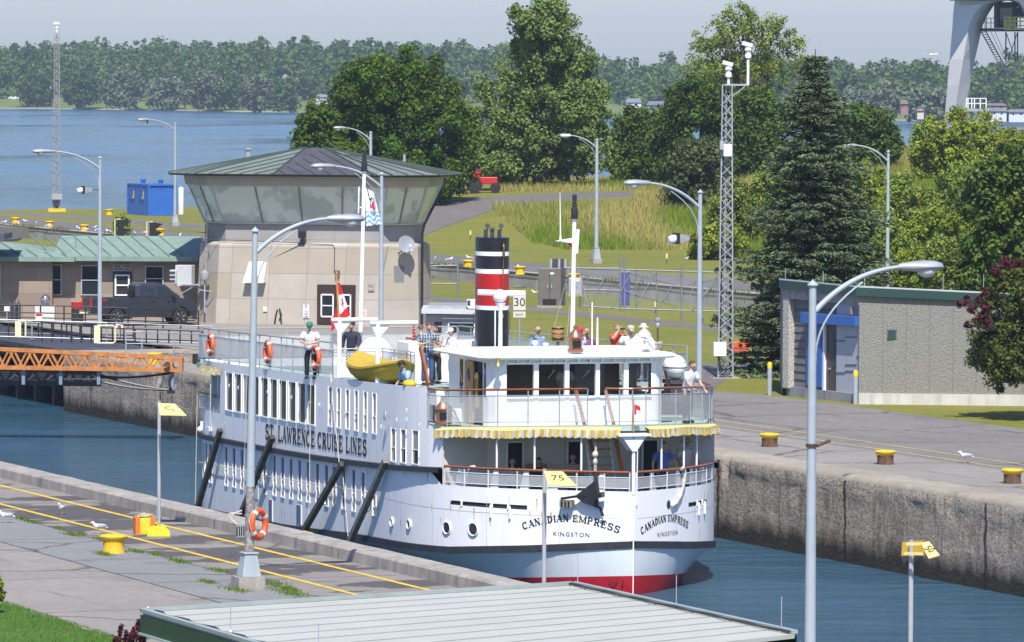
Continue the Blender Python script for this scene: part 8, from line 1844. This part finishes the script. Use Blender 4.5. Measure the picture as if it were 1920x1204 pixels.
# anchor on the starboard bow
def anchor():
    o=[onhull(px,py,-1,.3) for px,py in ((1079,930),(1117,901),(1121,925),(1123,953),(1093,942))]
    n_,d_=hn(.9,-1);m=MB();m.ext(o,n_*.05);m.ext([onhull(px,py,-1,.32) for px,py in((1120,924),(1134,922),(1134,932),(1122,934))],n_*.25)
    m.bar(onhull(1052,935,-1,.36),onhull(1100,928,-1,.36),.07);m.bar(onhull(1116,888,-1,.3),onhull(1121,925,-1,.34),.09);m.bar(onhull(1124,950,-1,.3),onhull(1131,968,-1,.2),.06)
    a=m.obj('anchor',M_black,**SK)
    c=onhull(1064,944,-1,.15);m=MB();m.box(c,(.36,.3,.2),rz=math.atan2(d_.y,d_.x));m.obj('anchor_bed',M('aged_steel',(.25,.22,.18),.7,var=.4,scale=12),parent=a,world=False)
    m=MB()
    for q in(-.1,0,.1): m.box(c+d_*q+n_*.17,(.05,.03,.14),rz=math.atan2(d_.y,d_.x))
    m.obj('bed_slot',M_black,parent=a,world=False)
    c=onhull(1131,974,-1,.05);m=MB();m.box(c,(.15,.12,.04),rz=math.atan2(d_.y,d_.x));m.obj('anchor_stop',W_house,parent=a,world=False)
    m=MB();p=onhull(1116,884,-1,.25);q=p+Vector((.05,.15,.75))
    for i in range(3): m.tube([p+Vector((.03*i-.03,0,0)),q+Vector((.02*i,0,0))],.01,4)
    m.sph(p.lerp(q,.35),(.07,.06,.09),8,6);m.sph(p.lerp(q,.62),(.09,.07,.1),8,6);m.tube([q,q+Vector((.02,.3,.35))],.012,4);m.obj('anchor_tackle',M_rope,parent=a,world=False,smooth=True)
anchor()
# white gear bits on the sun deck
MB().box((.9,9.6,5.75),(1.1,.7,.35)).box((.9,9.6,5.98),(1.2,.8,.06)).obj('deck_locker',W_house,bevel=.03,**SK)
MB().box((-1.5,13.0,5.85),(2.6,1.2,1.2)).obj('stair_house',W_house,bevel=.03,**SK)
MB().box((-2.55,12.2,5.55),(.9,.1,.8)).obj('white_screen',W_house,**SK)
c=onY(1046,640,11.5);MB().lathe([(.16,0),(.18,.1),(.19,.22),(.18,.34),(.16,.44)],c,16).obj('barrel',M_oak,smooth=True,**SK);m=MB()
for z in(.06,.2,.36): m.lathe([(.185,z),(.195,z+.03),(.185,z+.05)],c,16)
m.obj('barrel_hoop',M_black,**SK)
MB().tube([c-Vector((0,0,.6)),c],.05,6).obj('barrel_stand',M_galv,**SK)
# ================================================================ things hung on or carried by the ship
def lifering(loc,M3,label,rot):
    t=thing('life_ring',label,'life ring',loc,0,'orange life rings');k=dict(parent=t,world=False);Ro=.30;ro=.075
    def tor(a0,a1,r_,n=28):
        m=MB();pts=[M3@Vector((Ro*math.cos(a),Ro*math.sin(a),0)) for a in np.linspace(a0,a1,n)];m.tube(pts,r_,10);return m
    tor(0,2*math.pi,ro,40).obj('ring',M('ring_orange',(.68,.10,.02),.5,var=.1),smooth=True,**k)
    for q in range(4): a=q*math.pi/2+.5;tor(a,a+.25,ro*1.04,6).obj('band',M_white,smooth=True,**k)
    m=MB();pts=[M3@Vector(((Ro+.09)*math.cos(a),(Ro+.09)*math.sin(a),.03*math.sin(4*a))) for a in np.linspace(0,2*math.pi,40)];m.tube(pts,.008,5);m.obj('grab_line',M_rope,**k)
    return t
sideM=(SHM.to_3x3())@Matrix.Rotation(R(90),3,'Y')@Matrix.Rotation(R(0),3,'Z')
for px,py,lb in((395,646,'orange life ring on the stern rail mesh, farthest aft of the three'),(502,660,'orange life ring on the deck rail mesh, the middle one of three'),(593,671,'orange life ring on the deck rail mesh, nearest the davits')):
    p=onX(px,py,-4.56);lifering(sw(*p),sideM,lb,0);MB().bar(p+Vector((.02,-.1,-.42)),p+Vector((-.1,.1,-.42)),.05,.03).obj('ring_holder',M_galv,**SK)
c=atZ(466,1104);p=Vector((c.x+.22,c.y+.12,2.6+(1104-983)/82.));lifering(p,Matrix.Rotation(R(62),3,'Z')@Matrix.Rotation(R(90),3,'X'),'orange life ring hanging on the near lamp pole above the pier',0)
t=thing('coiled_line','white mooring line looped on the near lamp pole','line',(c.x-.1,c.y-.1,4.3));MB().tube(curve((-.05,0,.1),(-.5,0,-.05),(-.15,0,-.22))+curve((-.15,0,-.22),(-.6,0,.1),(-.05,0,.02)),.02,6).obj('line',M_rope,parent=t,world=False,smooth=True)
# fender timbers
for i,(a,b,lb) in enumerate((((413,806),(369,957),'dark slanting fender timber on the ship side, farthest aft'),((511,819),(452,965),'dark slanting fender timber behind the near lamp pole'),((642,870),(571,993),'dark slanting fender timber under the word CRUISE'),((723,864),(653,1022),'dark slanting fender timber nearest the bow'))):
    p=onX(*a,-4.72);q=onX(*b,-4.9);t=thing('fender_timber',lb,'timber fender',sw(*q),TH,'slanting fender timbers along the ship side');m=MB();m.bar(sw(*q),sw(*p),.16,.16);m.obj('timber',M('fender_wood',(.075,.07,.055),.85,var=.4,scale=5,bump=.5) if i<3 else M('fender_wood_grey',(.16,.15,.125),.85,var=.3,scale=5),parent=t);m=MB();pp=sw(*p.lerp(q,.06));m.tube([pp,sw(-4.58,p.y,p.z+.25)],.012,4);m.tube([sw(*(p.lerp(q,.45)+Vector((.1,.1,0)))),sw(*(p.lerp(q,.45)+Vector((.12,.25,-.35)))),sw(*(p.lerp(q,.62)+Vector((.12,.1,0))))],.015,4);m.obj('lashing',M_rope,parent=t)
# tender
def tender():
    y0,y1=14.1,9.5;t=thing('covered_tender','small tender under a yellow canvas cover slung between the white davits','boat',sw(-3.85,11.8,5.3),TH);k=dict(parent=t,world=False)
    L=2.3;rows=[];mb=MB();N=15;K=13
    for i in range(N):
        f=i/(N-1)*2-1;b=.72*(1-abs(f)**3.2)+.06;sh=.10+.30*f*f;dp=.50*(1-abs(f)**4)+.05
        row=[]
        for j in range(K):
            a=math.pi*j/(K-1);yy=math.sin(a);row.append((-b*math.cos(a)*1.0,-f*L,.38+sh-dp*yy**.8))
        ridge=[(b*math.cos(math.pi*j/6)*1.03,-f*L,.38+sh+.16*math.sin(math.pi*j/6)*(1-abs(f)*.5)-.02) for j in range(1,6)]
        row=[(x,y,z) for x,y,z in row]+ridge;rows.append(row)
    n=len(rows[0])
    for r in rows: mb.v+=r
    for i in range(N-1):
        for j in range(n): mb.f.append((i*n+j,i*n+(j+1)%n,(i+1)*n+(j+1)%n,(i+1)*n+j));mb.m.append(0)
    mb.f+=[tuple(range(n-1,-1,-1)),tuple((N-1)*n+j for j in range(n))];mb.m+=[0,0]
    mb.obj('cover',M('boat_cover_yellow',(.50,.35,.03),.7,var=.1,scale=3,bump=.6,bscale=5),smooth=True,**k)
    MB().tube([(r[0][0]-.01,r[0][1],r[0][2]-.05) for r in rows],.02,5).obj('lacing',M('lacing_yellow',(.4,.28,.04),.8),**k)
    for y in(-1.3,1.2): MB().box((0,y,-.12),(1.2,.2,.3)).obj('chock',M_black,**k)
tender()
t=thing('yellow_fender','round yellow fender lying on the deck edge by the crewman in blue','fender',sw(*onX(768,722,-4.35)),TH);MB().sph((0,0,.03),(.2,.26,.13),14,9).obj('body',M_yel,parent=t,world=False,smooth=True)
# ================================================================ people
SKN={'a':M('skin_light',(.55,.33,.24),.5,var=.06,scale=8),'b':M('skin_tan',(.42,.23,.15),.5,var=.06,scale=8)}
def skinmesh(V,Ed,Rd,lv=1):
    import bmesh
    me=bpy.data.meshes.new('s');bm=bmesh.new();ly=bm.verts.layers.skin.verify();vs=[bm.verts.new(v) for v in V]
    for i,(v,r) in enumerate(zip(vs,Rd)): v[ly].radius=r if isinstance(r,tuple) else (r,r);v[ly].use_root=(i==0)
    for a,b in Ed: bm.edges.new((vs[a],vs[b]))
    bm.to_mesh(me);bm.free();o=bpy.data.objects.new('s',me);COL.objects.link(o)
    sk=o.modifiers.new('s','SKIN');sk.use_smooth_shade=True;sk.branch_smoothing=.6;ss=o.modifiers.new('u','SUBSURF');ss.levels=lv
    dg=bpy.context.evaluated_depsgraph_get();m2=bpy.data.meshes.new_from_object(o.evaluated_get(dg));v=[tuple(q.co) for q in m2.vertices];f=[tuple(p.vertices) for p in m2.polygons]
    bpy.data.objects.remove(o);bpy.data.meshes.remove(m2);return v,f
ARM={'fold':((.27,-.08,1.17),(-.03,-.27,1.16)),'rail':((.28,-.17,1.17),(.22,-.42,1.04)),'chest':((.29,-.06,1.13),(.07,-.30,1.24)),'eyes':((.30,-.22,1.33),(.07,-.20,1.60)),'down':((.26,.03,1.14),(.27,-.05,.90)),'lap':((.25,-.05,1.16),(.10,-.28,1.02)),'shade':((.33,-.18,1.38),(.05,-.19,1.655))}
def person(label,loc,rz,h=1.75,la='down',ra='down',lean=0,skin='a',shirt=None,sleeve='short',pants=None,hair=(.15,.1,.06),hat=None,sit=False,wid=1.,tilt=0,items=(),turn=0,bald=False,longhair=False,glasses=False,shoe=(.03,.03,.03),group='people aboard the ship',step=0):
    t=thing('person',label,'person',loc,rz,group);sc=h/1.75;t.scale=(sc*wid,sc*wid,sc);k=dict(parent=t,world=False)
    LM=Matrix.Translation((0,0,.95))@Matrix.Rotation(R(lean),4,'X')@Matrix.Translation((0,0,-.95))
    up=lambda p:LM@Vector(p)
    pel=Vector((0,0,.95));sp=up((0,.01,1.12));ch=up((0,.015,1.32));nk=up((0,.02,1.47));hb=up((0,.0,1.56))
    V=[pel,sp,ch,nk,hb];Ed=[(0,1),(1,2),(2,3),(3,4)];Rd=[(.13,.09),(.115,.08),(.13,.085),(.052,.052),(.056,.056)]
    arms=[]
    for s,mode in((1,la),(-1,ra)):
        e,w=ARM[mode];sh=up((s*.185,.015,1.415));el=up((s*e[0],e[1],e[2]));wr=up((s*w[0],w[1],w[2]));i=len(V);V+=[sh,el,wr];Ed+=[(2,i),(i,i+1),(i+1,i+2)];Rd+=[.045,.042,.03];arms.append((sh,el,wr,s))
    legs=[]
    for s in(1,-1):
        if sit: hp,kn,an=Vector((s*.10,-.02,.90)),Vector((s*.12,-.42,.92)),Vector((s*.12,-.42,.50))
        else: hp,kn,an=Vector((s*.10,0,.88)),Vector((s*.11,-.02-step*s,.50)),Vector((s*.115,.03-step*s*1.4,.09))
        i=len(V);V+=[hp,kn,an];Ed+=[(0,i),(i,i+1),(i+1,i+2)];Rd+=[.095,.065,.045];legs.append((hp,kn,an,s))
    if sit: off=Vector((0,0,-.47));V=[v+off for v in V];arms=[(a+off,b+off,c+off,s) for a,b,c,s in arms];legs=[(a+off,b+off,c+off,s) for a,b,c,s in legs];pel,sp,ch,nk,hb=[v+off for v in(pel,sp,ch,nk,hb)]
    mb=MB();v,f=skinmesh(V,Ed,Rd);mb.add(v,f)
    # head
    HM=Matrix.Rotation(R(turn),3,'Z')@Matrix.Rotation(R(lean*.35+tilt),3,'X');hc=hb+HM@Vector((0,-.012,.075))
    m=MB();m.sph((0,0,0),(.075,.092,.115),18,14);hv=[]
    for x,y,z in m.v:
        if z<0: q=1-.30*(-z/.115)**1.5;x*=q;y=y*q if y>0 else y*(1-.12*(-z/.115))
        if y<-.05 and abs(x)<.02 and -.045<z<.02: y-=.022*(1-abs(x)/.02)*(1-abs(z+.02)/.04)
        if y<-.05 and .012<abs(x)<.05 and .0<z<.03: y+=.008
        hv.append(hc+HM@Vector((x,y,z)))
    mb.add(hv,m.f);mb.tube([hc+HM@Vector((0,-.088,.01)),hc+HM@Vector((0,-.112,-.025)),hc+HM@Vector((0,-.09,-.032))],[.008,.015,.006],6)
    for s in(-1,1): mb.sph(hc+HM@Vector((s*.076,.005,-.005)),(.012,.022,.032),8,6)
    # hands
    for sh,el,wr,s in arms:
        d=(wr-el).normalized();u=Vector((0,0,1)).cross(d);u=u.normalized() if u.length>.1 else Vector((1,0,0));n=d.cross(u);pc=wr+d*.045
        mb.sph(pc,(.04,.018,.052),10,7,Matrix((u,n,d)).transposed())
        for q in range(4):
            b=pc+u*(-.027+.018*q)+d*.035;L=(.03,.036,.034,.026)[q];mb.tube([b,b+d*L-n*.006*s,b+d*L*1.7-n*.028],[.0095,.009,.006],5)
        b=pc-u*.035*(-s)+d*-.01;mb.tube([b,b+u*s*.022+d*.02,b+u*s*.02+d*.045-n*.01],[.011,.010,.007],5)
    body=mb.obj('body',SKN[skin],smooth=2,**k)
    f=MB()
    for s in(-1,1): f.sph(hc+HM@Vector((s*.029,-.083,.012)),(.010,.006,.006),8,5)
    f.box(hc+HM@Vector((0,-.086,-.055)),(.04,.012,.008));f.obj('face_feature',M('eye_dark',(.06,.03,.025),.4),**k)
    # clothes
    sl={'short':.62,'long':1.0,'none':.0}[sleeve];V2=[pel+Vector((0,0,-.10)),pel+Vector((0,0,.04)),sp,ch,nk-Vector((0,0,.05)),nk+Vector((0,0,.005))];E2_=[(0,1),(1,2),(2,3),(3,4),(4,5)];R2=[(.19,.15),(.19,.15),(.19,.15),(.21,.15),(.14,.115),(.075,.075)]
    for sh,el,wr,s in arms:
        i=len(V2);V2.append(sh);E2_.append((3,i));R2.append(.10)
        if sl:
            if sl<1: V2.append(sh.lerp(el,.8));E2_.append((i,i+1));R2.append(.075)
            else: V2+=[el,el.lerp(wr,.92)];E2_+=[(i,i+1),(i+1,i+2)];R2+=[.066,.05]
    v,fc=skinmesh(V2,E2_,R2);shm=MB().add(v,fc).obj('shirt',shirt,smooth=2,**k)
    m=MB();m.lathe([(.07,-.015),(.075,.02),(.06,.025)],nk-Vector((0,0,.02)),12);m.obj('collar',shirt,parent=shm,world=False,smooth=True)
    V2=[pel+Vector((0,0,.08)),pel-Vector((0,0,.06))];E2_=[(0,1)];R2=[(.165,.125),(.18,.14)]
    for hp,kn,an,s in legs: i=len(V2);V2+=[hp,kn,an];E2_+=[(1,i),(i,i+1),(i+1,i+2)];R2+=[.105,.078,.066]
    v,fc=skinmesh(V2,E2_,R2);MB().add(v,fc).obj('trousers',pants or M('navy_cloth',(.02,.025,.05),.8),smooth=2,**k)
    for hp,kn,an,s in legs: MB().sph(an+Vector((0,-.06,-.045)),(.05,.13,.045),12,7).obj('shoe',M('shoe_%d'%int(shoe[0]*100),shoe,.5),smooth=True,**k)
    hm=M('hair_%d_%d'%(hair[0]*100,hair[2]*100),hair,.7,var=.3,scale=30)
    if not bald:
        m=MB();m.sph((0,0,0),(.084,.098,.105),16,12);hv=[];
        for x,y,z in m.v:
            lim=.028 if y<-.02 else (-.05 if not longhair else -.16)
            if z<lim: z=lim*(.98 if z>-.1 else 1)
            if z<=lim and y<-.03: y=max(y,-.075)
            hv.append(hc+HM@Vector((x*(1.08 if longhair and z<0 else 1),y+.012+(.0 if y<0 else .01),z+.02)))
        m.v=[tuple(p) for p in hv];m.obj('hair',hm,smooth=2,**k)
    if hat:
        c,brim,nm=hat;mt=M('hat_%d_%d_%d'%tuple(int(q*100) for q in c),c,.8,var=.06);m=MB();Ht=HM
        m.lathe([(.096,.035),(.098,.06),(.09,.11),(.06,.14),(0,.148)],hc,18,Ht,sy=1.12)
        if brim=='cap': m.add([hc+Ht@Vector(p) for p in((-.06,-.085,.045),(.06,-.085,.045),(.045,-.18,.03),(-.045,-.18,.03),(0,-.19,.03))],[(0,1,2,4,3)]);
        else: m.lathe([(.09,.045),(.165,.03),(.168,.036),(.09,.055)],hc,20,Ht,sy=1.08)
        m.obj(nm,mt,smooth=True,**k)
    if glasses: m=MB();m.box(hc+HM@Vector((0,-.096,.014)),(.12,.012,.026),M3=HM);m.obj('sunglasses',M_black,**k)
    for it in items:
        if it=='binoculars':
            c=(arms[0][2]+arms[1][2])/2+Vector((0,-.03,.03));m=MB()
            for s in(-1,1): m.tube([c+Vector((s*.035,.05,0)),c+Vector((s*.04,-.09,0))],[.02,.03],8)
            m.box(c,(.06,.05,.04));m.obj('binoculars',M_black,**k)
        if it=='neckbino':
            c=ch+Vector((0,-.15,-.1));m=MB();m.box(c,(.12,.07,.1));m.tube([c+Vector((-.04,0,.04)),nk+Vector((-.05,-.04,0))],.008,4);m.tube([c+Vector((.04,0,.04)),nk+Vector((.05,-.04,0))],.008,4);m.obj('binoculars',M_black,**k)
        if it=='phone': c=(arms[0][2]+arms[1][2])/2+Vector((0,-.05,.03));MB().box(c,(.12,.02,.07)).obj('camera',M_black,**k)
        if it=='epaulet':
            for s in(-1,1): MB().box(up((s*.16,.0,1.49))-(Vector((0,0,.47)) if sit else Vector()),(.09,.06,.015)).obj('epaulette',M('epaulette_navy',(.02,.02,.06),.6),parent=shm,world=False)
        if it=='tie': MB().bar(ch+Vector((.02,-.14,.1)),sp+Vector((.02,-.14,0)),.06,.01).obj('neck_scarf',M('scarf_grey',(.25,.28,.33),.8),**k)
    return t
C_=lambda n,c,**k:M(n,c,.8,**{**dict(var=.06,scale=5),**k})
Wh=C_('shirt_white',(.74,.74,.76));Wh2=C_('shirt_pale',(.68,.68,.72),col2=(.74,.74,.78));Bl=C_('shirt_sky_blue',(.30,.42,.68));Br=C_('shirt_royal_blue',(.10,.17,.45));Nv=C_('sweater_navy',(.025,.027,.05));Or=C_('shirt_orange_red',(.62,.07,.03));Pu=C_('shirt_purple',(.20,.06,.17));De=C_('denim_shirt',(.24,.34,.48));Pk=C_('shirt_pinkish',(.55,.45,.42));Je=C_('jeans',(.045,.09,.20),var=.25);Bk=C_('black_cloth',(.015,.015,.018));Be=C_('beige_shirt',(.42,.32,.26));Kh=C_('khaki_cloth',(.38,.33,.24));Blt=C_('bright_blue_trousers',(.03,.045,.30));Gy=C_('grey_cloth',(.2,.2,.22))
def plaid():
    m,n,l,b=nodes('plaid_shirt');b.inputs['Roughness'].default_value=.85;tc=n.new('ShaderNodeTexCoord');sp=n.new('ShaderNodeSeparateXYZ');l.new(tc.outputs['Object'],sp.inputs[0]);cur=None
    base=(.05,.09,.14,1)
    for ax,per,col in((0,.075,(.5,.55,.6,1)),(2,.09,(.38,.43,.48,1))):
        p=n.new('ShaderNodeMath');p.operation='PINGPONG';p.inputs[1].default_value=per/2;l.new(sp.outputs[ax],p.inputs[0]);g=n.new('ShaderNodeMath');g.operation='LESS_THAN';g.inputs[1].default_value=.008;l.new(p.outputs[0],g.inputs[0])
        x=n.new('ShaderNodeMix');x.data_type='RGBA';l.new(g.outputs[0],x.inputs[0]);x.inputs[7].default_value=col
        if cur is None: x.inputs[6].default_value=base
        else: l.new(cur,x.inputs[6])
        cur=x.outputs[2]
    l.new(cur,b.inputs['Base Color']);return m
Pl=plaid()
def on(px,t,z,py=None):
    o=onY(px,650 if py is None else py,t);return sw(o.x,t,z)
def sd(t): return zwt(t)-.12
person('man in a white shirt and green cap resting folded arms on the stern deck rail',on(583,16.6,sd(16.6)),R(-12),1.74,'fold','fold',14,shirt=Wh,pants=Bk,hat=((.03,.2,.13),'cap','cap'),wid=1.08,skin='a',glasses=True)
person('person in a dark navy sweater with one arm along the rail, behind the left davit',on(660,19.2,sd(19.2)),R(-10),1.62,'rail','down',10,shirt=Nv,sleeve='long',pants=Bk,skin='b',hair=(.03,.02,.02),wid=1.12)
person('man in a plaid shirt and jeans looking down at his hands at the stair head',on(802,10.6,sd(10.6)),R(25),1.84,'chest','chest',4,shirt=Pl,pants=Je,hair=(.10,.06,.03),tilt=14,wid=1.05,items=('phone',),shoe=(.05,.04,.03))
person('person in black trousers and pale top close behind the plaid-shirted man',on(818,11.5,sd(11.5)),R(-35),1.72,'rail','chest',3,shirt=Be,pants=Bk,hair=(.1,.05,.04),skin='b')
person('woman in a white top, bright blue trousers and white cap facing left',on(849,10.4,sd(10.4)),R(-60),1.66,'chest','chest',5,shirt=Wh,sleeve='long',pants=Blt,hat=((.6,.68,.72),'cap','cap'),hair=(.06,.04,.03),tilt=8,wid=.95,shoe=(.45,.35,.3))
person('person with curly brown hair half hidden left of the plaid-shirted man',on(789,13.2,sd(13.2)),R(160),1.72,'down','down',0,shirt=Gy,pants=Gy,hair=(.14,.07,.05))
person('crewman in pale blue shirt and dark cap bending over the deck edge by the tender',on(770,8.6,4.44,700),R(-62),1.72,'rail','rail',24,shirt=Bl,pants=Nv,hat=((.02,.02,.03),'cap','cap'),skin='b',hair=(.03,.02,.02),tilt=10,items=('epaulet',),wid=1.05)
person('grey-haired person in a denim shirt standing alone right of the funnel',on(1008,11.2,sd(11.2)),R(30),1.66,'down','down',2,shirt=De,sleeve='long',pants=Nv,hair=(.32,.30,.29),skin='b',longhair=True,glasses=True,wid=1.05)
person('person in a red cap and white shirt partly behind the fore mast',on(1084,11.0,sd(11.)-.05),R(40),1.70,'down','down',3,shirt=Wh2,pants=Nv,hat=((.5,.03,.06),'cap','cap'),hair=(.35,.33,.32),wid=1.1,tilt=10)
person('woman in a purple top shading her eyes with one hand',on(1100,11.2,sd(11.2)-.08),R(5),1.68,'down','shade',2,shirt=Pu,pants=Nv,hair=(.33,.28,.25),skin='b')
person('person in an orange-red shirt looking through binoculars',on(1155,11.8,sd(11.8)-.03),R(35),1.74,'eyes','eyes',4,shirt=Or,pants=Kh,hair=(.22,.13,.08),items=('binoculars',))
person('man in a white polo and pale cap with binoculars round his neck',on(1181,9.9,sd(10)-.05),R(10),1.76,'down','down',8,shirt=Wh,pants=Nv,hat=((.40,.38,.32),'cap','cap'),hair=(.4,.38,.36),wid=1.16,tilt=12,items=('neckbino','tie'),glasses=True)
person('person in a wide-brimmed pale sun hat and white shirt at the right of the passengers',on(1204,11.3,sd(11.3)-.02),R(20),1.74,'rail','rail',8,shirt=Wh2,sleeve='long',pants=Nv,hat=((.62,.56,.42),'brim','sun_hat'),hair=(.4,.38,.36),items=('tie',),glasses=True)
person('ship officer in white shirt and black trousers leaning on the rail by the liferaft',on(1289,3.1,zud(3.)-.0,760),R(52),1.80,'rail','rail',14,shirt=Wh,pants=Bk,hair=(.07,.04,.03),items=('epaulet',),tilt=4)
person('helmsman in a white shirt bent over the chart inside the pilothouse',on(1057,6.2,4.46,700),R(20),1.72,'lap','lap',16,shirt=Wh,pants=Nv,hair=(.05,.03,.02))
person('person in a pale shirt seated under the awning in front of the left doorway',on(961,3.9,2.34,880),R(8),1.72,'lap','lap',0,shirt=Pk,pants=Nv,hair=(.12,.07,.05),sit=True,skin='b')
person('person in dark clothes seated under the awning between the two left awning posts',on(1010,3.7,2.34,880),R(-5),1.72,'lap','lap',0,shirt=Bk,pants=Nv,hair=(.04,.03,.03),sit=True,skin='b')
person('person in a beige shirt seated under the awning left of the ladder',on(1074,3.6,2.40,880),R(5),1.80,'chest','chest',0,shirt=Be,pants=Nv,hair=(.10,.06,.04),sit=True,skin='b')
person('man in a royal blue shirt with one hand on the port bow rail',on(1242,2.6,2.34,860),R(20),1.74,'rail','down',6,shirt=Br,pants=Nv,hair=(.10,.05,.03),items=('epaulet',),skin='a',wid=1.1)
person('man in a straw hat and pinkish shirt leaning on the port bow rail',on(1283,3.4,2.34,860),R(28),1.76,'rail','lap',8,shirt=Pk,pants=Nv,hat=((.45,.30,.12),'brim','straw_hat'),skin='b',hair=(.2,.15,.1),wid=1.12)
